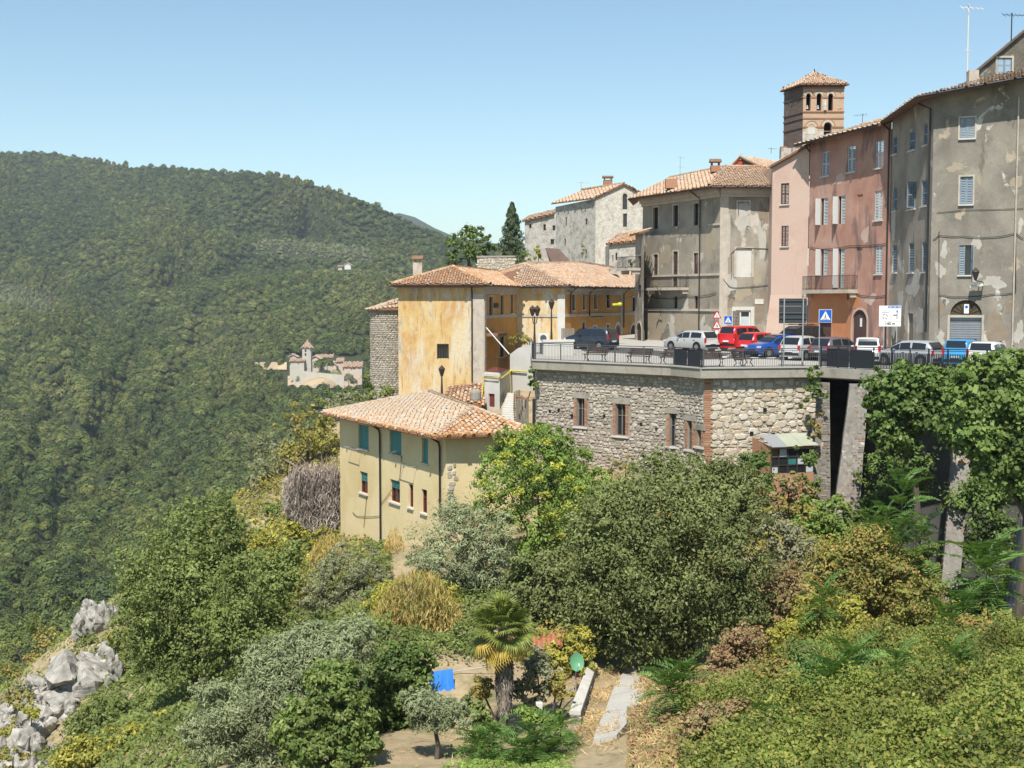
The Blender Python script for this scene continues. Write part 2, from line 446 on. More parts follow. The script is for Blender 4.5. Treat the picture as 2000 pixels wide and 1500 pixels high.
def stone_mass(f,ss,m,parent,prd=.05,name='rubble_stone'):
    mb=MB(); r=random.Random(5)
    for s in ss:
        vs,fs=stone_raw(f,s,prd); mb.raw(vs,fs,r.random()*.98+.01)
    o=mb.build(name,m,parent); o['kind']='stuff'; return o
# ---------------------------------------------------------------- palette
mat('glass',[(.02,.025,.03)],rough=.08,spec=.6)
mat('shade_black',[(.015,.014,.013)])  # shade inside holes and openings, put into a near-black colour
mat('wood_dark',[(.045,.03,.025),(.09,.06,.045)],scale=4,stretch=(1,1,.2))
mat('wood_grey',[(.14,.12,.10),(.27,.24,.2)],scale=3,stretch=(3,3,.4),bump=.3)
mat('iron',[(.018,.018,.02)],rough=.5,spec=.4)
mat('iron_brown',[(.05,.035,.03)],rough=.6,spec=.3)
mat('rail_grey',[(.075,.082,.085)],rough=.45,spec=.45)
mat('rail_screen',[(.022,.026,.032)],rough=.6)
mat('galvanised',[(.42,.44,.45)],rough=.45,spec=.5,metal=.4)
mat('white_paint',[(.62,.61,.57),(.74,.73,.69)],scale=1.2,rough=.6)
mat('blue_shutter',[(.20,.265,.32),(.27,.335,.39)],scale=1.5,rough=.7)
mat('pale_shutter',[(.46,.52,.54),(.56,.6,.6)],scale=2.,rough=.7)
mat('flap_sunlit',[(.70,.72,.70)],rough=.6)  # sunlight on the open leaf, put into a whiter colour
mat('brown_shutter',[(.075,.045,.042),(.11,.065,.055)],scale=2)
mat('red_brown_door',[(.15,.04,.03),(.20,.055,.04)],scale=3,rough=.6)
mat('teal_blind',[(.055,.25,.24),(.08,.30,.285)],scale=1.5,rough=.55)
mat('green_blind',[(.03,.16,.16),(.05,.2,.19)],scale=1.5,rough=.55)
mat('sill_stone',[(.55,.52,.46),(.66,.63,.57)],scale=3,bump=.1)
mat('trim_pale',[(.42,.37,.30),(.56,.5,.42)],scale=1.5,rough=.9,patches=[((.24,.21,.18),2.2,.56,.72,(1,1,.3))])
mat('roof_base',[(.17,.085,.05),(.27,.15,.09)],scale=2,bump=.4,bscale=12)
mat('terracotta',[(.40,.15,.075),(.50,.21,.11)],scale=4)
mat('roof_tile',[(.50,.30,.18),(.56,.40,.27),(.36,.24,.16)],scale=.7,pieces=[(.32,.19,.11),(.55,.33,.19),(.62,.45,.31),(.44,.33,.24),(.66,.50,.37),(.50,.25,.13)],rough=.92,
    patches=[((.44,.38,.30),1.1,.5,.68,(1,1,1)),((.12,.10,.075),3.,.63,.74,(1,1,1))],grain=.2)
mat('roof_tile_orange',[(.52,.25,.10),(.58,.38,.22)],scale=.8,pieces=[(.60,.27,.09),(.63,.47,.32),(.50,.22,.08),(.68,.58,.45),(.44,.24,.12),(.62,.34,.15)],rough=.92,
    patches=[((.52,.44,.35),1.2,.52,.7,(1,1,1)),((.16,.12,.08),3.4,.64,.76,(1,1,1))],grain=.2)
mat('roof_tile_pale',[(.48,.37,.27),(.56,.46,.36),(.36,.29,.22)],scale=.9,pieces=[(.40,.27,.16),(.57,.43,.29),(.48,.33,.20),(.63,.51,.37),(.42,.28,.165)],rough=.95,
    patches=[((.46,.43,.37),1.4,.5,.66,(1,1,1)),((.15,.13,.10),4.,.62,.74,(1,1,1)),((.56,.30,.13),1.7,.6,.72,(1,1,1))],grain=.25)
mat('cream_plaster',[(.68,.53,.28),(.75,.61,.345),(.78,.65,.40)],scale=.35,lo=.35,hi=.65,patches=[((.42,.36,.24),1.2,.6,.8,(1,1,.25)),((.62,.46,.16),.45,.63,.78,(1,1,.6))],bump=.12,bscale=14,grain=.1)
mat('orange_plaster',[(.52,.24,.055),(.60,.31,.08),(.62,.36,.12)],scale=.5,patches=[((.60,.42,.22),1.1,.55,.75,(1,1,.4)),((.34,.18,.06),1.5,.62,.78,(1,1,.25))],bump=.12,bscale=16,grain=.1)
mat('orange_worn',[(.56,.33,.12),(.64,.45,.20),(.69,.55,.32)],scale=.42,lo=.38,hi=.62,stretch=(1,1,.7),
    patches=[((.66,.60,.47),.55,.42,.66,(1.3,1.3,.4)),((.36,.33,.29),.8,.56,.68,(1,1,.35)),((.46,.25,.08),2.4,.54,.70,(1.6,1.6,.22)),((.20,.17,.14),1.9,.68,.76,(1,1,.3))],bump=.25,bscale=9,grain=.15)
mat('grey_plaster',[(.235,.205,.165),(.335,.295,.235),(.41,.365,.295)],scale=.4,lo=.33,hi=.67,patches=[((.145,.13,.112),1.3,.55,.72,(1,1,.22)),((.56,.51,.43),.4,.57,.63,(1,1,.7)),((.42,.29,.19),.5,.64,.72,(1,1,.7))],bump=.25,bscale=12,grain=.16)
mat('grey_roughcast',[(.20,.182,.15),(.28,.255,.21),(.36,.325,.265)],scale=.5,lo=.33,hi=.67,patches=[((.12,.108,.09),1.2,.57,.72,(1,1,.25)),((.60,.57,.50),.5,.585,.625,(1,1,.8)),((.47,.39,.29),.7,.60,.66,(1,1,.9)),((.33,.22,.14),.7,.67,.73,(1,1,.5))],bump=.6,bscale=22,grain=.3)
mat('pink_plaster',[(.41,.215,.16),(.49,.28,.21),(.53,.34,.265)],scale=.42,lo=.35,hi=.65,patches=[((.24,.155,.135),.75,.50,.64,(1,1,.3)),((.22,.17,.15),1.5,.62,.76,(1,1,.22)),((.60,.45,.36),.6,.62,.72,(1,1,.7))],bump=.2,bscale=14,grain=.12)
mat('pale_pink_plaster',[(.53,.37,.295),(.59,.43,.35),(.58,.45,.37)],scale=.5,patches=[((.62,.51,.42),.6,.58,.7,(1,1,.7)),((.40,.27,.22),1.2,.62,.76,(1,1,.25))],bump=.2,bscale=14,grain=.1)
mat('terracotta_plaster',[(.50,.20,.09),(.56,.26,.13)],scale=.7,patches=[((.58,.38,.26),.9,.58,.72,(1,1,.5))],bump=.2,bscale=14,grain=.1)
mat('white_plaster',[(.56,.545,.49),(.67,.65,.60)],scale=.6,patches=[((.40,.39,.35),1.2,.6,.78,(1,1,.25)),((.47,.49,.36),.8,.64,.8,(1,1,.4))],bump=.15,bscale=12,grain=.08)
mat('concrete',[(.30,.275,.225),(.42,.39,.33)],scale=.8,patches=[((.19,.18,.14),1.1,.55,.7,(1,1,.4)),((.30,.29,.19),.7,.6,.72,(1,1,1))],bump=.35,bscale=14,grain=.2)
mat('paving',[(.40,.375,.33),(.46,.435,.39)],scale=.5,patches=[((.38,.36,.32),1.5,.58,.75,(1,1,1))],grain=.08,bscale=20)
mat('asphalt',[(.075,.073,.07),(.115,.112,.108)],scale=.5,grain=.15,bscale=25)
mat('road_paint',[(.6,.6,.57)],rough=.7)
mat('mortar',[(.36,.31,.235),(.47,.41,.315)],scale=2,bump=.5,bscale=18,grain=.3)
mat('mortar_grey',[(.30,.265,.215),(.40,.355,.29)],scale=2,bump=.5,bscale=18,grain=.3)
mat('stone_grey',[(.33,.295,.245),(.48,.435,.37)],scale=1.2,pieces=[(.24,.205,.16),(.46,.40,.325),(.60,.54,.45),(.36,.30,.235),(.66,.605,.52),(.53,.44,.335)],bump=.4,bscale=9,grain=.25)
mat('stone_warm',[(.52,.45,.34),(.62,.56,.45)],scale=1.2,pieces=[(.42,.33,.22),(.60,.54,.43),(.70,.655,.57),(.52,.40,.26),(.66,.60,.48),(.56,.50,.42)],bump=.4,bscale=9,grain=.22)
mat('stone_far',[(.34,.32,.285),(.52,.485,.425),(.60,.56,.49)],scale=1.4,detail=9,lo=.35,hi=.65,patches=[((.21,.21,.205),.35,.56,.68,(1,1,.6)),((.44,.30,.21),.9,.64,.74,(1,1,1)),((.16,.15,.13),2.6,.63,.70,(1,1,.7))],bump=.8,bscale=5,grain=.35,bdist=.02)
mat('stone_far_pale',[(.47,.435,.375),(.60,.56,.485),(.66,.62,.55)],scale=1.6,detail=9,lo=.35,hi=.65,patches=[((.54,.42,.31),.5,.6,.72,(1,1,1)),((.25,.22,.19),2.8,.62,.70,(1,1,.7))],bump=.8,bscale=5,grain=.35,bdist=.02)
mat('monastery_stone',[(.46,.42,.36),(.55,.51,.44)],scale=.4,patches=[((.34,.31,.27),.6,.6,.7,(1,1,1))],bump=.3,bscale=2)
mat('monastery_pink',[(.56,.45,.36),(.62,.52,.43)],scale=.4,bump=.2,bscale=2)
mat('brick_worn',[(.36,.18,.105),(.46,.27,.175)],scale=3,pieces=[(.34,.15,.08),(.47,.25,.15),(.52,.33,.22),(.40,.20,.12)],bump=.3,bscale=12,grain=.2)
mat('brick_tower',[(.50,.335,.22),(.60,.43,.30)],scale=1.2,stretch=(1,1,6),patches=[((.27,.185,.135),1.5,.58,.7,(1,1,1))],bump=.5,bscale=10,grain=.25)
mat('brick_dark_and_shade',[(.13,.095,.08),(.21,.155,.125)],scale=1.2,stretch=(1,1,6),patches=[((.28,.22,.17),.9,.6,.7,(1,1,1))],bump=.5,bscale=10,grain=.3)  # dark brick; the shade of the tower's left side is in this colour
mat('arch_pale',[(.56,.47,.35)],grain=.1)
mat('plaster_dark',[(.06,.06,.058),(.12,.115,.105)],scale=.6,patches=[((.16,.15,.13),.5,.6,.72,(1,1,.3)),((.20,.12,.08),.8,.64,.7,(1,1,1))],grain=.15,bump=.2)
mat('buttress_face',[(.2,.18,.15),(.3,.27,.23)],scale=1.2,pieces=[(.13,.12,.10),(.27,.245,.21),(.36,.33,.28),(.20,.175,.145),(.30,.17,.11)],bump=.4,bscale=9,grain=.25)  # stone tones lowered to put the piers' shade into the colour
mat('buttress_stone',[(.19,.175,.15),(.29,.265,.23)],scale=1.2,patches=[((.40,.20,.12),.7,.6,.67,(1,1,1)),((.52,.49,.43),1.6,.58,.66,(1,1,1)),((.15,.14,.125),1.4,.58,.7,(1,1,.4))],bump=.9,bscale=6,grain=.3,bdist=.018)  # masonry darkened too, shade on the buttresses painted in
mat('rock',[(.24,.225,.195),(.42,.40,.355),(.53,.51,.46)],scale=.9,detail=10,lo=.35,hi=.68,patches=[((.13,.115,.10),1.6,.56,.66,(1.5,1.5,.5)),((.42,.32,.22),.5,.62,.74,(1,1,1))],bump=1.,bscale=2.2,grain=.25,bdist=.06)
mat('ground_soil',[(.30,.225,.13),(.42,.33,.20),(.22,.19,.10)],scale=.35,patches=[((.15,.145,.06),.28,.5,.65,(1,1,1)),((.24,.14,.08),1.2,.6,.72,(1,1,1)),((.52,.44,.30),.5,.62,.74,(1,1,1))],bump=.6,bscale=4,grain=.2,bdist=.02)
mat('hill_soil',[(.032,.045,.018),(.055,.065,.026)],scale=.02,patches=[((.20,.17,.10),.006,.66,.72,(1,1,1))])
mat('path_concrete',[(.48,.46,.41),(.56,.54,.49)],scale=1,patches=[((.36,.33,.27),1.2,.58,.7,(1,1,1))],grain=.12,bscale=12)
mat('bark',[(.075,.06,.045),(.15,.125,.10)],scale=3,stretch=(2,2,.4),bump=.6,bscale=8)
mat('palm_fibre',[(.18,.145,.11),(.34,.29,.235)],scale=5,stretch=(2,2,.5),bump=.8,bscale=10,pieces=[(.14,.11,.08),(.36,.31,.26),(.26,.21,.16)])
mat('tarp_blue',[(.02,.17,.62),(.04,.24,.72)],scale=1.,rough=.5,bump=.4,bscale=3,bdist=.02)
mat('dish_green',[(.12,.33,.17)],rough=.6)
mat('shed_green',[(.02,.08,.05)],rough=.7)
mat('yellow_pipe',[(.68,.54,.06)],rough=.5)
mat('red_paint',[(.55,.02,.02)],rough=.5); mat('blue_paint',[(.01,.11,.52)],rough=.5); mat('sign_white',[(.78,.78,.76)],rough=.5); mat('sign_black',[(.02,.02,.02)],rough=.6)
mat('sign_back',[(.045,.055,.06)],rough=.55); mat('lamp_yellow',[(.55,.58,.05)],rough=.4)
mat('red_awning',[(.50,.07,.045)],rough=.7)
mat('pale_green_sheet',[(.34,.37,.27),(.42,.44,.34)],scale=1.5,rough=.6)
mat('tyre',[(.015,.015,.015)],rough=.8); mat('rim',[(.38,.38,.39)],rough=.35,metal=.7,spec=.5); mat('plastic_black',[(.02,.02,.021)],rough=.6)
mat('tail_red',[(.50,.015,.02)],rough=.2,spec=.5); mat('lamp_clear',[(.62,.64,.66)],rough=.15,spec=.6); mat('car_glass',[(.018,.022,.025)],rough=.05,spec=.6)
for k,c in dict(car_navy=(.012,.018,.032),car_silver=(.43,.43,.42),car_red=(.52,.015,.015),car_blue=(.01,.06,.30),car_black=(.015,.015,.016),car_mauve=(.13,.10,.115),car_white=(.74,.74,.72),car_grey=(.34,.36,.37),car_sky=(.035,.28,.56)).items():
    mat(k,[c],rough=.3,spec=.5,coat=.8)
# foliage
leafmat('oak_dark',[(.108,.130,.044),(.165,.190,.066),(.225,.252,.098)])
leafmat('oak_mid',[(.088,.12,.032),(.14,.178,.047),(.205,.24,.072)])
leafmat('green_bright',[(.10,.17,.035),(.17,.25,.05),(.26,.345,.085)],trans=.38)
leafmat('fig_green',[(.06,.105,.024),(.10,.155,.036),(.16,.22,.06)],trans=.3)
leafmat('olive_leaf',[(.13,.16,.075),(.20,.23,.115),(.28,.305,.17)],trans=.15)
leafmat('olive_dull',[(.135,.15,.075),(.20,.21,.115),(.28,.28,.165)],trans=.2)
leafmat('yellow_green',[(0.195,0.203,0.038),(0.315,0.300,0.053),(0.450,0.405,0.083)],trans=.3)
leafmat('olive_yellow',[(0.128,0.143,0.033),(0.217,0.217,0.053),(0.323,0.292,0.075),(0.300,0.195,0.068)],trans=.3)
leafmat('cane_gold',[(0.350,0.237,0.069),(0.500,0.362,0.125),(0.250,0.250,0.075)],trans=.25)
leafmat('reddish',[(0.195,0.128,0.068),(0.300,0.188,0.098),(0.173,0.188,0.068),(0.375,0.232,0.128)],trans=.25)
leafmat('vine_ground',[(.070,.105,.018),(.125,.165,.030),(.185,.22,.044),(.27,.24,.065)],trans=.32,vary=.6)
leafmat('ailanthus',[(.085,.17,.042),(.135,.24,.06),(.20,.31,.09)],trans=.35)
leafmat('walnut',[(.09,.14,.035),(.15,.205,.05),(.23,.275,.08)],trans=.3)
leafmat('blossom_yellow',[(.30,.33,.05),(.42,.42,.07)],trans=.3)
leafmat('dead_twig',[(0.188,0.150,0.125),(0.325,0.269,0.225),(0.450,0.388,0.331)],trans=0.)
leafmat('dry_grass',[(0.437,0.310,0.144),(0.575,0.437,0.230),(0.345,0.241,0.115)],trans=.2)
leafmat('cypress',[(0.033,0.057,0.027),(0.053,0.083,0.033),(0.083,0.105,0.039)],trans=.1)
leafmat('palm_leaf',[(0.090,0.128,0.030),(0.165,0.203,0.045),(0.255,0.270,0.060)],trans=.25)
leafmat('palm_old',[(0.462,0.330,0.055),(0.550,0.418,0.088),(0.330,0.242,0.077)],trans=.25)
leafmat('forest_leaf',[(0.062,0.090,0.025),(0.096,0.130,0.036),(0.143,0.174,0.050)],trans=.2,vary=.1,tone=[(.030,.052,.022),(.054,.082,.027),(.090,.118,.034),(.150,.158,.048),(.23,.24,.15)])

# ---------------------------------------------------------------- land
def tps_fit(P,z,lam=.5):
    n=len(P); d=np.sqrt(((P[:,None]-P[None])**2).sum(-1))+1e-9; K=d*d*np.log(d); K[np.arange(n),np.arange(n)]=lam
    A=np.zeros((n+3,n+3)); A[:n,:n]=K; A[:n,n]=1; A[:n,n+1:]=P; A[n,:n]=1; A[n+1:,:n]=P.T
    return np.linalg.solve(A,np.concatenate([z,np.zeros(3)]))
CTRL_PX=[(900,1440,42),(780,1475,38),(1060,1375,45),(1200,1400,42),(1290,1305,52),(1150,1450,38),(1300,1490,33),(1400,1420,36),(1700,1480,28),(1950,1480,23),
 (1980,1340,32),(1500,1360,38),(1700,1270,43),(1850,1290,44),(1975,1225,48),(1840,1275,53),(1640,1040,61),(1740,1150,57),(1550,1040,60),
 (870,1085,63),(670,1055,77),(1000,1010,68),(600,1110,74),(500,1020,84),(720,790,97),(600,870,93),(230,1290,76),(100,1345,76),(0,1470,72),(350,1365,62),(200,1490,58),
 (600,1420,48),(450,1490,44),(740,1510,36),(700,1250,50),(820,1250,52),(950,1250,50),(1080,1180,56),(560,900,95),(900,1490,37),(1500,1480,31),(1600,1130,54),(1450,1300,46),(90,1280,80)]
CTRL=[tuple(pt(*c)) for c in CTRL_PX]+[(-45,105,-52),(-70,80,-62),(-22,135,-42),(-60,50,-45),(-90,120,-80),(-35,160,-60),(-5,135,-6),(3,150,2.6),(12,150,3.3),(-6,146,1.8),
 (20,90,-6),(32,78,-6),(12,85,-6),(5,90,-5.5),(12,118,-4.6),(34,120,-4),(40,100,-4.5),(45,60,-12),(30,52,-15),(40,35,-11),(0,10,-7.5),(20,10,-5.5),(-20,15,-16),(-40,30,-30),(2,100,-5.),(-4,100,-9),(-12,105,-13),(3,72.5,-10.2),(7,68.5,-10.6),(11,65.3,-10.9),(15,66,-11.2),(17.5,66.5,-13),(20,64.5,-15),(22.5,62,-16.3),(18,71,-13),(24,67.5,-16),(30,62,-17),(4,74.5,-10.),(40,160,2),(-2,88,-7.2),(2,84,-6.5)]
CT=np.array(CTRL); TW=tps_fit(CT[:,:2],CT[:,2],.02)
def ground(X,Y):
    X=np.asarray(X,float); Y=np.asarray(Y,float); sh=X.shape; Q=np.stack([X.ravel(),Y.ravel()],1)
    d=np.sqrt(((Q[:,None]-CT[None,:,:2])**2).sum(-1))+1e-9; n=len(CT)
    z=(d*d*np.log(d))@TW[:n]+TW[n]+Q@TW[n+1:]
    return z.reshape(sh)
def gz1(x,y): return float(ground(np.array([x]),np.array([y]))[0])
def grid_mesh(X,Y,Z):
    ny,nx=X.shape; V=np.stack([X,Y,Z],-1).reshape(-1,3); i=np.arange(nx*ny).reshape(ny,nx)
    return V,np.stack([i[:-1,:-1],i[:-1,1:],i[1:,1:],i[1:,:-1]],-1).reshape(-1,4)
gx,gy=np.meshgrid(np.arange(-90,62,.8),np.arange(4,168,.8))
gzv=ground(gx,gy)
wob=(np.sin(gx*.9+gy*.35)*np.sin(gy*.7-gx*.3)*.22+np.sin(gx*2.1)*np.sin(gy*1.9)*.1)*np.clip((gy-20)/30,0,1)
V,Q4=grid_mesh(gx,gy,gzv+wob)
soup('ground',V,Q4,np.zeros(len(Q4)),'ground_soil',kind='structure',smooth=True)

# wooded hill across the gorge, as a height field fanning out from the town
CR_PX=np.array([-900,-400,-100,0,100,200,260,330,420,500,560,640,700,760,820,880,960,1050,1200,1400],float)
CR_PY=np.array([336,316,305,301,301,317,329,327,339,339,349,368,389,416,447,466,486,505,520,540],float)
CR_Y=np.array([1700,1700,1700,1700,1700,1650,1600,1560,1500,1450,1400,1350,1300,1280,1250,1220,1200,1200,1200,1200],float)
Y0=205.
FOLDS=[([300,420,480,600,760,900,1000],[585,560,548,536,548,580,600],.2,22),([-60,60,160,260,380,480],[575,590,612,640,700,740],.15,22),([380,470,560,650,760],[455,468,474,486,500],.08,26),([-60,80,240,360,460],[395,400,425,450,480],.035,26),([-60,60,200,330],[815,840,885,960],.13,24)]
def hill_surface(px,t):
    """t=0 crest .. 1 foot"""
    yc=np.interp(px,CR_PX,CR_PY); Yc=np.interp(px,CR_PX,CR_Y); py=yc+t*(1440-yc); Y=Yc*(Y0/Yc)**t
    # spurs and hollows: nearer ridges stand in front of the valleys behind them
    sm=lambda v:np.clip(v,0,1)**2*(3-2*np.clip(v,0,1))
    for fx,fy,dep,wd in FOLDS:
        lf=np.interp(px,fx,fy); k=np.interp(px,[fx[0]-80,fx[0]+230,fx[-1]-140,fx[-1]+60],[0,1,1,0])
        Y=Y*(1+dep*k*(sm((lf-py)/wd+.5)*np.clip(1-(lf-py)/170,0,1)-sm((py-lf)/120+.0)*0))
    Y=Y*(1+.045*np.sin(px*.011+t*9)*np.sin(t*math.pi)+.03*np.sin(px*.027-t*17+1)*np.sin(t*math.pi)+.02*np.sin(px*.06+t*31)*np.sin(t*math.pi))
    dx=(px-1000)/F; dy=(750-py)/F; dyv=CP+dy*SP; k=Y/dyv
    return dx*k,Y,(-SP+dy*CP)*k
pp,tt=np.meshgrid(np.arange(-900,1401,12.),np.linspace(0,1,110))
HX,HY,HZ=hill_surface(pp,tt)
# far side of the crest
bx=HX[:1]*1.5; by=HY[:1]*1.5; bz=HZ[:1]*0-60
fx=HX[-1:]*.72; fy=HY[-1:]*.72; fz=HZ[-1:]-25
V,Q4=grid_mesh(np.concatenate([bx,HX,fx]),np.concatenate([by,HY,fy]),np.concatenate([bz,HZ,fz]))
soup('hill',V,Q4,np.zeros(len(Q4)),'hill_soil',kind='structure',smooth=True)
def ridge(name,pxs,pys,Y,m):
    a=[pt(x,y,Y) for x,y in zip(pxs,pys)]; mb=MB()
    for p,q in zip(a,a[1:]):
        for k in range(6):
            f0,f1=k/6,(k+1)/6
            P=lambda s,f:Vector((s.x*(1-.3*f),s.y*(1-.3*f),s.z*(1-f)-120*f))
            mb.poly([P(p,f0),P(q,f0),P(q,f1),P(p,f1)])
        mb.poly([p,q,Vector((q.x*1.3,q.y*1.3,-100)),Vector((p.x*1.3,p.y*1.3,-100))])
    return mb.build(name,m,kind='structure',smooth=True)
mat('far_wood',[(.035,.05,.02),(.06,.075,.03)],scale=.02,detail=10,bump=1.,bscale=.05,bdist=2)
ridge('far_hill',[500,700,780,810,850,890,930,970,1010,1060,1150,1300,1500],[470,430,416,424,446,463,471,476,488,500,515,530,540],3300,'far_wood')
ridge('distant_hill',[400,700,900,1000,1150,1300,1600],[520,500,478,474,490,505,520],5200,'far_wood')
# ================================================================ buildings
def pipe(root,pts,r=.055,m='iron',name='downpipe',n=6):
    return MB().tube(pts,r,n).build(name,m,root)
def cable(pts,label,r=.022,m='iron',sag=.0,name='cable'):
    out=[]
    for p,q in zip(pts,pts[1:]):
        p,q=Vector(p),Vector(q)
        for k in range(6):
            t=k/6; out.append(p.lerp(q,t)-Vector((0,0,sag*4*t*(1-t))))
    out.append(Vector(pts[-1])); return MB().tube(out,r,5).build(name,m,None,label=label,cat='cable')
def solid(mb,pts,zb,zt):
    """closed back of a building: vertical walls over a plan polyline"""
    for p,q in zip(pts,pts[1:]): mb.poly([v3(p,zb),v3(q,zb),v3(q,zt),v3(p,zt)])
def cornice(root,f,z0,h,o,u0=None,u1=None,m='trim_pale',steps=3,name='cornice'):
    mb=MB(); u0=0 if u0 is None else u0; u1=f.L if u1 is None else u1
    for k in range(steps): f.slab(mb,u0-.02*k,u1+.02*k,z0+h*k/steps,z0+h*(k+1)/steps,-.02-.001*k,o*(k+1)/steps)
    return mb.build(name,m,root)
def quoin_patch(f,mb,u0,u1,z0,z1,o): f.slab(mb,u0,u1,z0,z1,-.01,o)
ZST=-3.75
# ---------------------------------------------------------------- weathered grey palazzo by the right edge
a=xy(1735,85); b=xy(1815,77); c=b+Vector((.93,-.37)).normalized()*9
G2=empty('grey_building',v3(b,ZST),'tall grey building with peeling plaster, blue shutters and an arched garage door','building')
fa=Fac(a,b); fb=Fac(b,c)
za0,za1=fa.uv(1735,243)[1],fa.uv(1815,197)[1]; zb1=fb.uv(1998,160)[1]; ub1=fb.uv(1998,160)[0]; zbe=za1+(zb1-za1)*fb.L/ub1
W=[]
for x in [(1744,267,1752,301),(1776,256,1788,293),(1804.5,241,1811.5,283)]: W.append((fa,fa.rect(*x),'single'))
for x,s in [((1745,366,1752,412),'single'),((1774,357,1788,408),'ajar'),((1800,352,1811,402),'single')]: W.append((fa,fa.rect(*x),s))
for x,s in [((1743,479,1752,532),'single'),((1775,474,1785,532),'single'),((1801,472,1811,531),'single')]: W.append((fa,fa.rect(*x),s))
W2=[(fb,fb.rect(1875,230,1904,270),'shut'),(fb,fb.rect(1875,345,1900,399),'shut'),(fb,fb.rect(1873,479,1896,537),'ajar')]
dr=fa.rect(1773,612,1783,664); gar=fb.rect(1855,586,1917,700); ga=(gar[0],gar[1],ZST,gar[3],1); dra=(dr[0],dr[1],ZST,dr[3])
dr2=fa.rect(1741,632,1750,664); drb=(dr2[0],dr2[1],ZST,dr2[3])
mb=MB(); wall(mb,fa,ZST-.3,[(0,za0+.18),(fa.L,za1+.22)],[w[1] for w in W]+[dra,drb],.22); mb.build('wall','grey_plaster',G2)
mb=MB(); wall(mb,fb,ZST-.3,[(0,za1+.22),(fb.L,zbe+.4)],[w[1] for w in W2]+[ga],.22); mb.build('wall','grey_roughcast',G2)
for f,r,s in W: win(G2,f,r,s,sill='sill_stone')
for k,(f,r,s) in enumerate(W2): win(G2,f,r,s,surround='trim_pale' if k<2 else None,sill='sill_stone',sw=.1)
win(G2,fa,dra,'plank','wood_grey'); win(G2,fa,drb,'plank','wood_grey')
# garage: roller shutter slats under a painted fanlight
gr=frame_mb(fb,(ga[0]-.14,ga[1]+.14,ga[2],ga[3]-(ga[1]-ga[0])/2),.14,-.02,.03).build('garage_surround','trim_pale',G2)
zs=fb.uv(1886,617)[1]; n=20
mat('roller_steel',[(.26,.28,.30),(.32,.34,.36)],scale=2,rough=.5,spec=.4,metal=.3)
for k in range(n): fb.slab(MB(),ga[0],ga[1],ZST+(zs-ZST)*k/n+.012,ZST+(zs-ZST)*(k+1)/n-.006,-.2,-.15-.02*(k%2)).build('slat','roller_steel',gr)
mat('fanlight_green',[(.06,.065,.04),(.13,.085,.045)],scale=3)
mb=MB(); um=(ga[0]+ga[1])/2; rr=(ga[1]-ga[0])/2; zc=ga[3]-rr
mb.poly([fb.P(ga[0],zs,-.15),fb.P(ga[1],zs,-.15)]+[fb.P(um+rr*math.cos(math.pi*k/12),zc+rr*math.sin(math.pi*k/12),-.15) for k in range(13)]); mb.build('fanlight','fanlight_green',gr)
mb=MB()
for k in range(1,9):
    an=math.pi*k/9; mb.beam(fb.P(um,zs+.05,-.13),fb.P(um+rr*.97*math.cos(an),zc+rr*.97*math.sin(an),-.13),.03,.03)
mb.build('fanlight_bar','iron_brown',gr)
fb.slab(MB(),um-.12,um+.16,zs+.15,zs+.72,-.13,-.1).build('notice','sign_white',gr)
MB().disc(fb.P(um+.02,zs+.55,-.1),.09,fb.n3,14,.004).build('notice_roundel','blue_paint',gr)
# eaves and roof
ea=[fa.P(-.35,za0+.02,.8),fa.P(fa.L,za1+.02,1.0)+fb.n3*.85,fb.P(fb.L,zbe+.02,1.6)]
rg=[fa.P(-.35,za0+1.9,-5.0),fa.P(fa.L-.2,za1+2.05,-5.4)+fb.d3*4.4,fb.P(fb.L,zbe+1.95,-5.0)]
roof(G2,[[ea[0],ea[1],rg[1],rg[0]],[ea[1],ea[2],rg[2],rg[1]]],ridges=[(rg[0],rg[1]),(rg[1],rg[2])])
mb=MB(); bk=[a,a+Vector((9,4)),c+Vector((5,9)),c]; solid(mb,bk,ZST,za0); mb.build('back_wall','grey_roughcast',G2)
pipe(G2,[fa.P(-.12,za0-.05,.62),fa.P(-.12,za0-.5,.14),fa.P(-.12,ZST,.14)],.075)
pipe(G2,[fa.P(fa.L-1.0,za1-.15,.6),fa.P(fa.L-.16,za1-.6,.16),fa.P(fa.L-.16,ZST+1.8,.16)],.07)
MB().tube([p+Vector((0,0,-.05)) for p in ea],.09,6).build('gutter','iron',G2)
pipe(G2,[fb.P(fb.uv(1987,300)[0],fb.uv(1987,190)[1],.1),fb.P(fb.uv(1987,300)[0],ZST,.1)],.05,'trim_pale')
def wallrun(f,pts,o,label,**k): return cable([f.P(*f.uv(x,y),o) for x,y in pts],label,**k)
wallrun(fb,[(1822,468),(1834,459),(1880,461),(1935,463),(1984,455),(1999,466)],.07,'thick drooping cable run under the second floor of the grey building',sag=.05)
wallrun(fb,[(1834,452),(1834,640)],.06,'vertical cable on the grey building just right of the corner drainpipe')
wallrun(fb,[(1834,575),(1878,579),(1940,574),(1984,570),(1984,460)],.07,'cable looping above the garage arch and up the grey wall',sag=.06)
wallrun(fb,[(1830,415),(1880,410),(1999,407)],.05,'thin cable strung above the middle shutters of the grey building',sag=.02,r=.016)
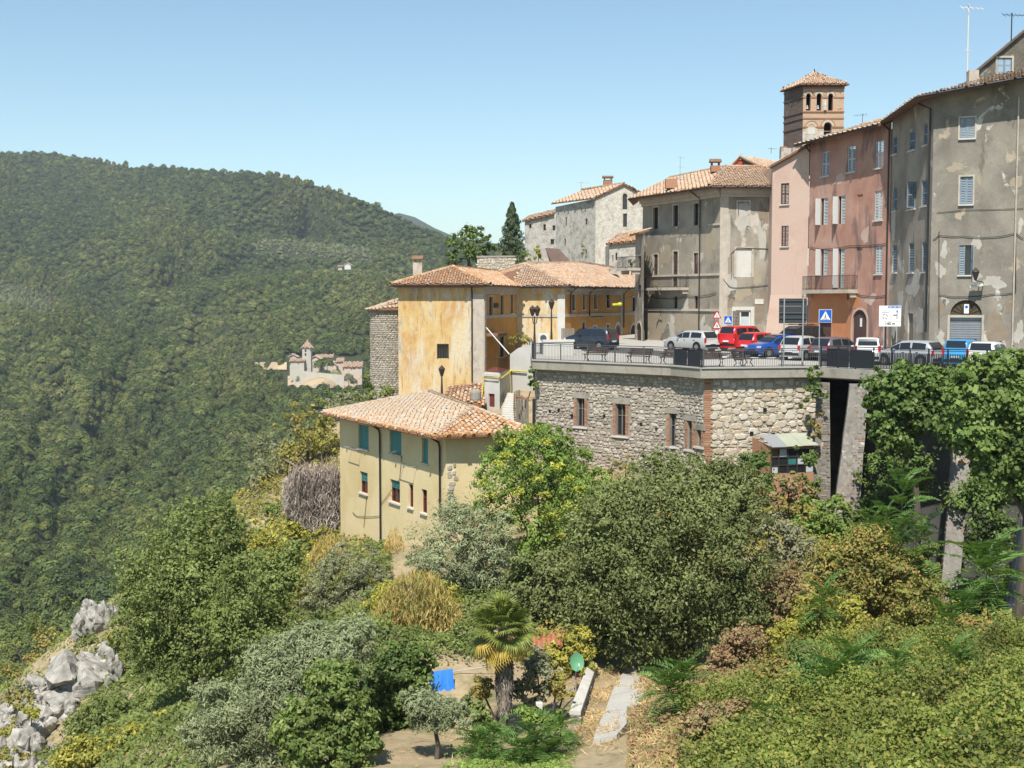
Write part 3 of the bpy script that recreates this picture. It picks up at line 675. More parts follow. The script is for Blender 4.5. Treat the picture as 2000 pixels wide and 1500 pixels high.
def patches(root,f,lst,m,o=.009):
    """areas where the plaster has come away or been made good"""
    for k,(x,y,rx,ry) in enumerate(lst):
        r=random.Random(int(x*3+y)); u,z=f.uv(x,y); u2,_=f.uv(x+rx,y); _,z2=f.uv(x,y-ry); ru,rz=abs(u2-u),abs(z2-z); ph=[r.uniform(0,6.3) for _ in range(4)]; pts=[]
        for q in range(30):
            a=2*math.pi*q/30; k_=1+.22*math.sin(2*a+ph[0])+.16*math.sin(3*a+ph[1])+.12*math.sin(5*a+ph[2])+.07*math.sin(9*a+ph[3])+r.uniform(-.05,.05); pts.append((u+ru*k_*math.cos(a),z+rz*k_*math.sin(a)))
        pts=[(min(max(a,.03),f.L-.03),b) for a,b in pts]
        MB().raw([f.P(a,b,o) for a,b in pts]+[f.P(a,b,-.01) for a,b in pts],[tuple(range(30))]+[(i,(i+1)%30,30+(i+1)%30,30+i) for i in range(30)]).build('plaster_patch',m,root)
mat('patch_pale',[(.41,.385,.335),(.53,.505,.45)],scale=1.2,patches=[((.40,.37,.31),1.5,.58,.72,(1,1,.5))],grain=.1); mat('patch_tan',[(.35,.29,.21),(.42,.36,.27)],scale=1.,grain=.15); mat('patch_brown',[(.24,.19,.14),(.33,.27,.20)],scale=1.,patches=[((.42,.37,.30),1.4,.58,.7,(1,1,1))],grain=.2,bump=.4,bscale=14)
patches(G2,fb,[(1844,489,7,15),(1836,528,9,15),(1908,474,8,14),(1942,551,20,13),(1907,541,10,8),(1846,588,7,8),(1990,650,9,22),(1838,660,8,12),(1993,440,5,14)],'patch_pale')
patches(G2,fb,[(1866,327,15,9),(1912,352,4,9),(1985,357,10,14),(1851,250,4,14)],'patch_tan'); patches(G2,fb,[(1945,642,24,26),(1840,600,6,18),(1972,600,12,12)],'patch_brown')
patches(G2,fa,[(1745,436,5,24),(1785,556,12,26),(1758,590,6,20),(1808,570,5,30),(1797,625,8,22),(1745,640,4,18)],'patch_pale'); patches(G2,fa,[(1800,560,4,20),(1762,640,6,20)],'patch_brown')
# mast on the roof
ch=pz(1888,165,zat(160,78)); ch=Vector((ch.x,80,zat(170,80)))
chimney(G2,Vector((xy(1888,80).x,80,zat(178,80))),.62,zat(138,80)-zat(178,80),'trim_pale',cap=False)
def antenna(px,pyb,pyt,Y,label,arms,m='galvanised',r=.03,grp=None):
    p=pt(px,pyb,Y); top=zat(pyt,Y); e=empty('aerial',p,label,'antenna',grp)
    MB().tube([p,Vector((p.x,p.y,top))],r,6).build('mast',m,e)
    for (dz,ln,el,rz) in arms:
        z=top-dz; mb=MB(); ca,sa=math.cos(rz),math.sin(rz); d=Vector((ca,sa,0)); q=Vector((-sa,ca,0)); o=Vector((p.x,p.y,z))
        mb.tube([o-d*ln*.35,o+d*ln*.65],r*.55,5)
        for k in range(el):
            c0=o+d*ln*(-.3+.95*k/max(1,el-1)); h=ln*(.32-.16*k/el); mb.tube([c0-q*h*.5-Vector((0,0,h*.35)),c0+q*h*.5+Vector((0,0,h*.35))],r*.35,4)
        mb.build('aerial_arm',m,e)
    return e
antenna(1889,140,8,80,'tall white lattice mast with an aerial near its top, on a chimney at upper right',[(.25,1.5,5,.2),(.05,.5,3,1.2),(2.9,.45,2,.5)],'white_paint',.045)
antenna(1975,80,25,86,'dark aerial pole on the stone gable at the upper right corner',[(.15,1.9,7,.1)],'iron',.04)

# ---------------------------------------------------------------- stone gable above the grey building
mat('gable_stone',[(.13,.115,.09),(.22,.195,.155)],scale=1.2,patches=[((.34,.31,.26),1.5,.58,.66,(1,1,1))],bump=.8,bscale=6,grain=.35,bdist=.1)
s0=pt(1893,160,90); sg=empty('stone_gable',Vector((s0.x,90,8)),'dark stone gable with a small window rising above the grey building roof','building')
fg=Fac((xy(1893,90).x,90.),(xy(2120,90).x,90.)); 
uz=lambda x,y:(fg.uv(x,y)[0],fg.uv(x,y)[1])
gw=fg.rect(1948,113,1976,142)
mb=MB(); wall(mb,fg,8,[uz(1893,160),uz(1905,140),uz(2000,60),uz(2030,38),uz(2120,120)],[gw],.25); mb.build('wall','gable_stone',sg)
mb=MB(); mb.poly([fg.P(0,8),fg.P(0,zat(150,90)),fg.P(0,zat(150,90),-8),fg.P(0,8,-8)]); mb.build('side_wall','stone_far',sg)
win(sg,fg,gw,'shut','blue_shutter',surround='trim_pale')
mb=MB(); gp=[fg.P(*uz(x_,y_),0) for x_,y_ in ((1891,163),(1905,140),(2000,60),(2032,36))]
for p,q in zip(gp,gp[1:]): mb.beam(p,q,.5,.12)
mb.build('coping','brick_dark_and_shade',sg)

# ---------------------------------------------------------------- pink building with balcony
p2a=Vector((a.x-.06,a.y-.08)); dirp=Vector((-.363,.932)).normalized()
def along(p,d,px,py=450):
    """point where the plan line p+s*d meets the photograph's column px"""
    k=ray(px,py); k=k.x/k.y; s=(k*p.y-p.x)/(d.x-k*d.y); return p+d*s
p2b=along(p2a,dirp,1580)
fp=Fac(p2b,p2a); P2=empty('pink_building',v3(p2b,ZST),'dusky pink three storey building with pale shutters and a balcony','building')
zp0,zp1=fp.uv(1580,284)[1],fp.uv(1731,247)[1]
L=[((1605,296,1620,344),'shut'),((1655,285,1671,336),'shut'),((1709,275,1726,328),'shut'),
   ((1603,387,1617,439),'tilt'),((1637,383,1651,437),'tilt'),((1674,380,1685,433),'blind'),((1708,373,1724,430),'shut'),
   ((1603,486,1616,538),'tilt'),((1637,485,1649,562),'tilt'),((1673,483,1684,537),'blind'),((1710,479,1723,535),'shut')]
L=[(fp.rect(*x),s) for x,s in L]
r1=fp.rect(1665,605,1693,672); r1=(r1[0],r1[1],ZST,r1[3],1); r2=fp.rect(1599,618,1623,672); r2=(r2[0],r2[1],ZST,r2[3])
mb=MB(); wall(mb,fp,ZST-.3,[(0,zp0+.27),(fp.L,zp1+.27)],[x[0] for x in L]+[r1,r2],.2); mb.build('wall','pink_plaster',P2)
for r,s in L:
    if s=='tilt': win(P2,fp,r,s,'flap_sunlit')
    elif s=='blind': win(P2,fp,r,s,'pink_plaster')
    else: win(P2,fp,r,s,'pale_shutter',sill='sill_stone')
# terracotta painted ground floor bay between the two doors
u0,zt_=fp.uv(1590,573); u1,_=fp.uv(1668,573)
mb=MB(); fp.slab(mb,.4,r2[0]-.02,ZST,zt_,-.05,.012); fp.slab(mb,r2[0]-.02,r2[1]+.02,r2[3]+.02,zt_,-.05,.012); fp.slab(mb,r2[1]+.02,r1[0]-.25,ZST,zt_,-.05,.012); fp.slab(mb,r1[0]-.25,u1+.7,r1[3]+.1,zt_,-.05,.012); mb.build('ground_floor_render','terracotta_plaster',P2)
def arch_ring(f,r,wd,o,m,root,name='arch_surround'):
    a_,b_,c_,d_=r[:4]; rad=(b_-a_)/2; um=(a_+b_)/2; zc=d_-rad; mb=MB()
    for k in range(12):
        t0,t1=math.pi*k/12,math.pi*(k+1)/12
        q=[(um-rad*math.cos(t0),zc+rad*math.sin(t0)),(um-rad*math.cos(t1),zc+rad*math.sin(t1)),(um-(rad+wd)*math.cos(t1),zc+(rad+wd)*math.sin(t1)),(um-(rad+wd)*math.cos(t0),zc+(rad+wd)*math.sin(t0))]
        fr=[f.P(*x,o) for x in q]; bk=[f.P(*x,-.02) for x in q]
        mb.poly(fr); mb.poly([bk[2],bk[3],fr[3],fr[2]]); mb.poly([bk[0],bk[1],fr[1],fr[0]])
    f.slab(mb,a_-wd,a_,c_,zc,-.02,o); f.slab(mb,b_,b_+wd,c_,zc,-.02,o)
    return mb.build(name,m,root)
arch_ring(fp,r1,.16,.03,'pale_pink_plaster',P2)
d=win(P2,fp,r1,'plank','brown_shutter',name='arched_door'); fp.slab(MB(),(r1[0]+r1[1])/2-.06,(r1[0]+r1[1])/2+.14,r1[3]-1.2,r1[3]-.6,-.1,-.07).build('notice','sign_white',d)
win(P2,fp,r2,'plank','brown_shutter',name='garage_door')
def balcony(root,f,x0,x1,yrail,yslab0,yslab1,depth,m='iron_brown',slabm='trim_pale',plants=0):
    u0,u1=f.uv(x0,yslab0)[0],f.uv(x1,yslab0)[0]; xm=(x0+x1)/2
    zr,z1,z0=f.uv(xm,yrail)[1],f.uv(xm,yslab0)[1],f.uv(xm,yslab1)[1]
    b=f.slab(MB(),u0,u1,z0,z1,-.05,depth).build('balcony',slabm,root)
    f.slab(MB(),u0+.1,u0+.25,z0-.3,z0-.003,-.02,depth*.6).build('bracket',slabm,b); f.slab(MB(),u1-.25,u1-.1,z0-.3,z0-.003,-.02,depth*.6).build('bracket',slabm,b)
    mb=MB(); pts=[f.P(u0+.04,zr,0),f.P(u0+.04,zr,depth-.05),f.P(u1-.04,zr,depth-.05),f.P(u1-.04,zr,0)]
    for p,q in zip(pts,pts[1:]):
        mb.beam(p,q,.04,.03); mb.beam(p-Vector((0,0,zr-z1-.1)),q-Vector((0,0,zr-z1-.1)),.03,.02)
        n=max(2,int((q-p).length/.13))
        for k in range(n+1):
            x=p.lerp(q,k/n); mb.beam(Vector((x.x,x.y,z1)),Vector((x.x,x.y,zr)),.022,.022)
    mb.build('railing',m,b); return b,u0,u1,z1,zr
bal,bu0,bu1,bz1,bzr=balcony(P2,fp,1584,1675,539,566,573,.85)
ep=[fp.P(-.3,zp0+.03,1.15),fp.P(fp.L+.02,zp1+.03,1.15)]
rp=[fp.P(-.3,zp0+1.75,-4.8),fp.P(fp.L+.02,zp1+1.75,-4.8)]
roof(P2,[[ep[0],ep[1],rp[1],rp[0]]],ridges=[(rp[0],rp[1])])
pipe(P2,[fp.P(.12,zp0-.1,.5),fp.P(.2,zp0-.55,.15)],.06)
MB().tube([p+Vector((0,0,-.05)) for p in ep],.08,6).build('gutter','iron',P2)
mb=MB(); solid(mb,[p2b,p2b+Vector((8,5)),p2a+Vector((8,4)),p2a],ZST,zp0); mb.build('back_wall','pink_plaster',P2)
wallrun(fp,[(1583,482),(1610,487),(1660,480),(1731,476)],.05,'cable strung across the pink building above its second floor shutters',sag=.04)
wallrun(fp,[(1668,573),(1700,579),(1731,577)],.05,'short cable right of the balcony on the pink building',sag=.03)

# ---------------------------------------------------------------- narrow pale pink house with a sloping verge
p1b=Vector((p2b.x-.05,p2b.y+.05)); p1a=xy(1505,95.6)
f1=Fac(p1a,p1b); P1=empty('narrow_pink_house',v3(p1a,ZST),'narrow pale pink house with brown shutters and a slanting roof edge','building')
wl=[f1.rect(1525,358,1541,399),f1.rect(1526,441,1540,481)]
tp=[(0,f1.uv(1507,325)[1]),(f1.L*.12,f1.uv(1513,322)[1]),(f1.L,f1.uv(1580,283)[1])]
mb=MB(); wall(mb,f1,ZST-.3,tp,wl,.22)
# battered foot
mb.poly([f1.P(-.35,ZST,.45),f1.P(f1.L*.9,ZST,.45),f1.P(f1.L*.9,ZST+4.2,.015),f1.P(-.02,ZST+4.2,.015)]); mb.poly([f1.P(f1.L*.9,ZST,.45),f1.P(f1.L*.9,ZST,0),f1.P(f1.L*.9,ZST+4.2,.015)])
mb.build('wall','pale_pink_plaster',P1)
for r in wl: win(P1,f1,r,'shut','brown_shutter',sill='sill_stone')
roof(P1,[[f1.P(-.15,tp[0][1]-.0,.3),f1.P(-.15,tp[0][1],-7),f1.P(f1.L+.1,tp[2][1]+.08,-7),f1.P(f1.L+.1,tp[2][1]+.08,.3)]])
mb=MB(); solid(mb,[p1a,p1a+Vector((.5,8))],ZST,tp[0][1]); mb.build('side_wall','pale_pink_plaster',P1)

# ---------------------------------------------------------------- grey brown palazzo at the corner
q0=xy(1405,97); dq=Vector((-.424,.906)).normalized(); qa=along(q0,dq,1255); qb=xy(1503,97.2)
fl=Fac(qa,q0); fr=Fac(q0,qb); FLP=fl
G1=empty('palazzo',v3(q0,ZST),'weathered grey brown corner palazzo with tiled hip roof and small balcony','building')
zq=fr.uv(1450,366)[1]
LW=[((1276,405,1286,447),'dark'),((1315,401,1325,442),'dark'),((1355,397,1365,440),'dark'),((1277,497,1285,537),'single'),((1315,491,1324,560),'single'),((1355,494,1364,537),'single'),((1316,579,1323,603),'dark'),((1356,579,1363,603),'dark')]
LW=[(fl.rect(*x),s) for x,s in LW]
RW=[((1441,394,1463,443),'blind'),((1438,486,1468,541),'blind'),((1436,606,1466,668),'door')]
RW=[(fr.rect(*x),s) for x,s in RW]; RW[2]=((RW[2][0][0],RW[2][0][1],ZST,RW[2][0][3]),'door')
mb=MB(); wall(mb,fl,ZST-.4,zq+.3,[x[0] for x in LW],.22); mb.build('wall','grey_plaster',G1)
mb=MB(); wall(mb,fr,ZST-.4,zq+.3,[x[0] for x in RW],.22); mb.build('wall','grey_plaster',G1)
for r,s in LW: win(G1,fl,r,s,'brown_shutter',surround='trim_pale' if r[3]>zat(560,100) else None,sw=.11)
win(G1,fr,RW[0][0],'blind','grey_plaster',surround='trim_pale',sw=.12); win(G1,fr,RW[1][0],'blind','white_plaster',surround='trim_pale',sw=.16)
dw=win(G1,fr,RW[2][0],'none',surround='sill_stone',sw=.28,name='shop_door'); rr_=RW[2][0]
pane(fr,(rr_[0]+.45,rr_[1]-.1,ZST+.9,rr_[3]-.5),-.15,dw,'pale_shutter'); frame_mb(fr,(rr_[0]+.35,rr_[1],ZST,rr_[3]),.12,-.16,-.08).build('door_frame','white_paint',dw)
pane(fr,(rr_[0],rr_[1],ZST,rr_[3]),-.2,dw); louvre(dw,fr,(rr_[0]-.22,rr_[0]+.33,ZST+.3,rr_[3]-.05),'wood_grey',o=.08)
cornice(G1,fl,zq-.75,.75,.5); cornice(G1,fr,zq-.75,.75,.5,u0=.003)
for f,y,u0,u1 in ((fl,538,0,None),(fl,605,0,None)):
    z=f.uv(1330,y)[1]; mb=MB(); f.slab(mb,0,f.L-.01,z-.09,z+.09,-.02,.1); mb.build('string_course','trim_pale',G1)
z=fl.uv(1390,439)[1]; fl.slab(MB(),fl.L-1.6,fl.L-.01,z-.08,z+.08,-.02,.09).build('string_course','trim_pale',G1)
fr.slab(MB(),-.03,.62,ZST,zq-.75,-.02,.05).build('corner_strip','trim_pale',G1)
bg_,u0,u1,z1,zr=balcony(G1,fl,1276,1345,541,562,567,.8)
pipe(G1,[fl.P(fl.uv(1362,380)[0],zq-.05,.7),fl.P(fl.uv(1370,380)[0],zq-.7,.13),fl.P(fl.uv(1370,380)[0],ZST+1.2,.13)],.06,'iron_brown')
fr.slab(MB(),fr.uv(1474,590)[0],fr.uv(1491,590)[0],fr.uv(1482,594)[1],fr.uv(1482,584)[1],0,.05).build('plaque','sill_stone',G1)
o=1.2
el,ec,er=fl.P(-.4,zq,o),Vector((q0.x,q0.y,zq))+fl.n3*o+fr.n3*o*.4,fr.P(fr.L+.25,zq,o)
rk=pz(1418,326,zq+2.1); rb=Vector((rk.x-3.6,rk.y+8.5,rk.z-.1)); rr2=Vector((rk.x+4.6,rk.y+1.2,rk.z+.1))
roof(G1,[[el,ec,rk,rb],[ec,er,rr2,rk],[Vector((el.x+1,el.y+6,zq)),el,rb]],ridges=[(ec,rk),(rk,rb),(rk,rr2)])
MB().tube([p+Vector((0,0,-.08)) for p in (el,ec,er)],.08,6).build('gutter','iron_brown',G1)
chimney(G1,pt(1310,368,102),.9,.75,'brick_worn',cap=False); chimney(G1,pt(1397,336,101),.75,.5,'brick_worn')
mb=MB(); solid(mb,[qa,qa+Vector((6,5)),qb+Vector((2,8)),qb],ZST,zq); mb.build('back_wall','grey_plaster',G1)
patches(G1,fr,[(1452,425,16,24),(1421,470,5,60),(1488,470,7,40),(1428,560,8,30)],'patch_pale'); patches(G1,fr,[(1482,600,10,34),(1425,590,9,14),(1490,420,8,24)],'patch_brown'); patches(G1,fr,[(1445,575,20,12),(1478,540,12,14)],'patch_tan')
patches(G1,fl,[(1283,640,22,30),(1345,640,30,28),(1300,500,12,18),(1388,470,10,40),(1330,455,20,8)],'patch_tan'); patches(G1,fl,[(1305,652,14,18),(1375,650,16,16)],'patch_pale')
patches(P2,fp,[(1600,575,6,8),(1700,585,10,10),(1690,460,6,18),(1640,350,10,9)],'pale_pink_plaster')
wallrun(fr,[(1412,545),(1425,560),(1440,562),(1505,556)],.06,'cable looping below the whitened window of the corner palazzo',sag=.03)
wallrun(fr,[(1428,545),(1428,495),(1440,484),(1500,486)],.05,'cable framing the whitened blind window of the corner palazzo')
wallrun(fl,[(1256,574),(1300,583),(1345,578),(1400,572)],.06,'sagging cable below the balcony of the corner palazzo',sag=.12)
antenna(1328,372,305,104,'thin twin aerial on the corner palazzo roof',[(.1,.9,4,.8),(.9,.6,3,.2)],r=.022)

# ---------------------------------------------------------------- house behind the palazzo
H=empty('tiled_house',Vector((xy(1440,106).x,106,0)),'tile roofed house behind the palazzo with a strip of red under its gable','building')
fh=Fac((xy(1418,105).x,105.),(xy(1540,105).x,105.)); hz=lambda x,y:(fh.uv(x,y)[0],fh.uv(x,y)[1])
mb=MB(); wall(mb,fh,2,[hz(1418,335),hz(1445,310),hz(1506,340),hz(1540,340)]); mb.build('wall','stone_far_pale',H)
A1,B1,C1=fh.P(*hz(1443,307),.4),fh.P(*hz(1512,343),.4),fh.P(*hz(1416,336),.4)
bk=Vector((1.5,9,.0))
roof(H,[[B1,B1+bk+Vector((4.5,0,.4)),A1+bk+Vector((4,0,.5)),A1],[C1+bk,C1,A1,A1+bk]],ridges=[(A1,B1)])
mb=MB(); mb.poly([fh.P(*hz(1424,326),.3),fh.P(*hz(1448,322),.3),fh.P(*hz(1450,313),.3),fh.P(*hz(1440,313),.3)]); mb.poly([fh.P(*hz(1424,326),.27),fh.P(*hz(1448,322),.27),fh.P(*hz(1450,313),.27),fh.P(*hz(1440,313),.27)]); mb.build('red_sheet','red_awning',H)
for x,w_,y0,y1 in ((1535,.95,312,290),): chimney(H,pt(x,y0,104),w_,zat(y1,104)-zat(y0,104),'stone_far',cap=False)
k=H.children[-1]; MB().box(pt(1530,295,104)+Vector((0,0,.1)),(.5,.5,.5)).build('chimney_pot','terracotta',k)
chimney(H,pt(1556,312,103),.8,.95,'stone_far',cap=False)
antenna(1684,265,222,100,'small aerial above the pink building roof',[(.1,1.0,5,2.6),(1.,.8,4,2.4)],'iron',.02)
antenna(1506,300,288,108,'tiny aerial left of the bell tower',[(.1,.8,4,.3)],'iron',.02)

# ---------------------------------------------------------------- bell tower
TY=116.; tc=xy(1562,TY); td=xy(1641,TY); tl=along(tc,Vector((-.30,.954)),1531,220)
T=empty('bell_tower',v3(tc,6),'brick bell tower with arched belfry openings and a low tiled cap','tower')
ft=Fac(tc,td); fs=Fac(tl,tc)
ztp=ft.uv(1600,165)[1]; zst=ft.uv(1600,256)[1]
def tr(x0,y0,x1,y1): return ft.rect(x0,y0,x1,y1)+(1,)
op=[tr(1574.5,182,1583.5,216),tr(1595,182,1604.5,216),tr(1617.5,182.5,1627,216),tr(1578,242,1592,262),tr(1609,238.5,1624.5,270)]
mb=MB(); wall(mb,ft,zst,ztp,[op[0],op[1],op[2],(op[4][0],op[4][1],zst,op[4][3],1)],.45); mb.build('wall','brick_tower',T)
mb=MB(); wall(mb,ft,5,zst-.002,[(op[4][0],op[4][1],op[4][2],zst-.02)],.45); mb.build('base_wall','stone_far_pale',T)
mb=MB(); so=[]
dep=fs.L; wall(mb,fs,5,ztp,so,.4); mb.build('side_wall','brick_dark_and_shade',T)
mb=MB(); tr_=Vector((td.x,td.y))+(tl-tc); solid(mb,[td,tr_,tl],5,ztp); mb.build('back_wall','brick_dark_and_shade',T)
MB().box(((tc.x+td.x)/2+.2,TY+dep*.5,(zst+ztp)/2-1.5),(2.2,1.7,(ztp-zst)+3)).build('belfry_shade','shade_black',T)  # near-black box behind the belfry openings, its colour stands for their shade
for k in (0,1,2): 
    w_=frame_mb(ft,op[k],.03,-.44,-.4).build('belfry_opening','shade_black',T)
arch_ring(ft,(op[3][0],op[3][1],op[3][2],op[3][3]),.2,.03,'arch_pale',T)
ft.slab(MB(),op[3][0],op[3][1],op[3][2],op[3][3]-.33,-.02,.012).build('blind_arch','white_plaster',T)
for k in (0,1,2): arch_ring(ft,op[k][:2]+(op[k][3]-.24,op[k][3]),.18,.035,'arch_pale',T); arch_ring(ft,(op[k][0]-.2,op[k][1]+.2,op[k][3]-.22,op[k][3]+.2),.07,.05,'brick_worn',T,'arch_moulding')
arch_ring(ft,op[4][:2]+(op[4][3]-.36,op[4][3]),.22,.03,'arch_pale',T); arch_ring(ft,(op[4][0]-.24,op[4][1]+.24,op[4][3]-.34,op[4][3]+.24),.07,.05,'brick_worn',T,'arch_moulding'); arch_ring(ft,(op[3][0]-.22,op[3][1]+.22,op[3][3]-.34,op[3][3]+.24),.07,.05,'brick_worn',T,'arch_moulding')
for y in (172,189.5,218.5,230.5,248):
    z=ft.uv(1600,y)[1]
    for f in (ft,fs):
        mb=MB(); hs=[o for o in op if o[2]-.05<z<o[3]] if f is ft else []
        ed=[-.03 if f is fs else -.035]+[e for o in hs for e in (o[0]-.02,o[1]+.02)]+[f.L+.035]
        for k in range(0,len(ed),2): f.slab(mb,ed[k],ed[k+1],z-.06,z+.06,-.02,.07 if f is ft else .068)
        mb.build('string_course','brick_worn' if f is ft else 'brick_dark_and_shade',T)  # courses on the side get the darker brick, shade included in the colour
ft.slab(MB(),.0,ft.L,ft.uv(1600,172)[1]+.062,ztp,0,.06).build('frieze','brick_dark_and_shade',T)
zn=ft.uv(1611,205)[1]; st=MB(); ft.slab(st,ft.uv(1607,205)[0],ft.uv(1615,205)[0],ft.uv(1611,216)[1],ft.uv(1611,195)[1],-.01,.02); st.build('niche','arch_pale',T)
MB().lathe(ft.P(ft.uv(1611,215)[0],ft.uv(1611,215.5)[1],.12),[(.13,0),(.12,.3),(.14,.5),(.08,.62),(.085,.75),(.03,.82)],8).build('statue','white_plaster',T)
for x,y in ((1578,212),(1599,212)):
    q=ft.P(ft.uv(x,y)[0],ft.uv(x,y)[1],-.35); MB().lathe(q,[(.16,0),(.13,.1),(.1,.3),(.04,.36)],10).build('bell','galvanised',T)
oo=.38; tz=ztp
e0=Vector((tl.x,tl.y,tz))+fs.n3*oo+Vector((0,.3,0)); e1=Vector((tc.x,tc.y,tz))+fs.n3*oo+ft.n3*oo; e2=Vector((td.x,td.y,tz))+ft.n3*oo+Vector((oo,0,0)); e3=Vector((tr_.x,tr_.y,tz))+Vector((oo,oo,0))
ap=(e0+e1+e2+e3)/4; ap.z=zat(141,TY+1.6)
roof(T,[[e0,e1,ap],[e1,e2,ap],[e2,e3,ap],[e3,e0,ap]],th=.12,pitch=.2,expo=.34)
MB().tube([ap,ap+Vector((0,0,.3))],.05,6).build('finial','iron',T)

# ---------------------------------------------------------------- tall stone house on the hilltop (church like) and its wings
MY=152.; m1=xy(1163,MY,450); m2=xy(1268,MY-.6,450); md=Vector((-.5,.866)); m0=along(m1,md,1085,450)
M=empty('stone_hall',v3(m1,3),'tall pale stone hall with a gable, arched window and bell chimney','building')
fm=Fac(m1,m2); fn=Fac(m0,m1); mz=lambda x,y:(fm.uv(x,y)[0],fm.uv(x,y)[1])
aw=fm.rect(1216,378,1225,409)+(1,); bw=fm.rect(1217,417,1224.5,443)
mb=MB(); wall(mb,fm,2.5,[(0,fm.uv(1163,388)[1]),mz(1219,360),mz(1268,386)],[aw,bw],.4); mb.build('gable_wall','stone_far_pale',M)
lw=[fn.rect(1104,424,1107,441),fn.rect(1143,427,1147,439),fn.rect(1118,440,1120,452),fn.rect(1102,466,1105,478)]
mb=MB(); wall(mb,fn,2.5,[(0,fn.uv(1085,404)[1]),(fn.L,fn.uv(1163,388)[1])],lw,.4); mb.build('side_wall','stone_far',M)
for f,r in ((fm,aw),(fm,bw)): win(M,f,r[:4],'dark')
for r in lw: win(M,fn,r,'dark')
arch_ring(fm,aw,.2,.04,'trim_pale',M)
r=fn.rect(1108,444,1132,458); 
mat('old_plaster_dark',[(.12,.13,.135),(.19,.195,.195)],scale=.8,bump=.2); 
g=fm.P(*mz(1219,359),.25); s1=fm.P(0,fm.uv(1163,387)[1],.25)-fm.d3*.4; s2=fm.P(*mz(1269,385),.25)
bk=Vector((md.x,md.y,0))*(fn.L+.3); 
roof(M,[[s1+bk,s1,g,g+bk+Vector((0,0,-.2))],[s2,s2+bk,g+bk+Vector((0,0,-.2)),g]],pitch=.3,expo=.5,ridges=[(g,g+bk)])
mb=MB(); solid(mb,[m0,m0+Vector((4,2)),m2],2.5,zat(410,MY)); mb.build('back_wall','stone_far',M)
cb=chimney(M,pt(1187,372,MY+4),1.1,zat(352,MY+4)-zat(372,MY+4),'brick_worn')
fwd=Vector((-.8,.6)); w1=along(m0,fwd,1025,450); W_=empty('stone_wing',v3(w1,3),'low stone wing with small windows left of the pale stone hall','building')
fw=Fac(w1,m0+Vector((-.05,-.05))); ww=[fw.rect(1033,438,1038,446),fw.rect(1061,438,1066,450),fw.rect(1079,440,1084,450),fw.rect(1075,467,1082,477)]
mb=MB(); wall(mb,fw,2,[(0,fw.uv(1025,433)[1]),(fw.L,fw.uv(1085,418)[1])],ww,.3); mb.build('wall','stone_far',W_)
for r in ww: win(W_,fw,r,'dark')
t0,t1=fw.P(-.2,fw.uv(1025,432)[1],.3),fw.P(fw.L,fw.uv(1085,417)[1],.3)
roof(W_,[[t0,t1,t1+Vector((1,5,1.)),t0+Vector((1,5,1.))]],pitch=.3,expo=.5)
sh=empty('brown_lean_to',pt(1095,520,140),'brown sheet roofed lean-to against the stone hall','shed')
a_,b_,c_,d_=pt(1065,484,140),pt(1092,486,139),pt(1117,514,138),pt(1080,516,139)
mat('brown_sheet',[(.15,.10,.08),(.22,.155,.13)],scale=1); mb=MB(); mb.poly([d_,c_,b_,a_]); dn=Vector((0,0,-.15)); mb.poly([a_+dn,b_+dn,c_+dn,d_+dn]); 
for p,q in ((a_,b_),(b_,c_),(c_,d_),(d_,a_)): mb.poly([p,q,q+dn,p+dn])
mb.build('roof','brown_sheet',sh); MB().box(pt(1072,507,140.5),(1.8,1.2,2)).build('wall','stone_far',sh); MB().box(pt(1090,512,139.6),(.5,.5,1.6)).build('post','brick_worn',sh)
LR=empty('low_stone_house',pt(1220,520,140),'low stone house with an orange tiled roof beside the palazzo','building')
flr=Fac(xy(1190,140,500),xy(1250,138.5,500)); lw=[flr.rect(1202,494,1205.5,508),flr.rect(1196,498,1198,510)]
mb=MB(); wall(mb,flr,0,[(0,flr.uv(1192,477)[1]),(flr.L,flr.uv(1250,472)[1])],lw,.3); solid(mb,[flr.A,flr.A+Vector((0,6))],0,flr.uv(1192,477)[1]); mb.build('wall','stone_far',LR)
for r in lw: win(LR,flr,r,'dark')
p0,p1=flr.P(-.3,flr.uv(1190,476)[1],.35),flr.P(flr.L,flr.uv(1250,470)[1],.35)
roof(LR,[[p0,p1,p1+Vector((0,4,1.25)),p0+Vector((1.6,4,1.2))]],m='roof_tile_orange',pitch=.28,expo=.45)
antenna(1135,385,355,156,'faint aerial on the ridge of the pale stone hall',[(.1,1.6,5,.1)],r=.03)
# low garden wall left of the cypress
f=Fac(xy(932,131,512),xy(1006,130,512)); lwall=empty('garden_wall',v3(f.A,1),'low rubble wall with stone coping between round tree and cypress','wall')
mb=MB(); f.slab(mb,0,f.L,1.2,f.uv(965,503)[1],-.5,0); mb.build('masonry','mortar',lwall)
stone_mass(f,stones_on(f,(0,f.L,1.6,f.uv(965,504)[1]),(.16,.3),(.25,.6),seed=4),'stone_warm',lwall,.05)
f.slab(MB(),-.05,f.L+.05,f.uv(965,503)[1]+.003,f.uv(965,499.5)[1],-.55,.08).build('coping','concrete',lwall)

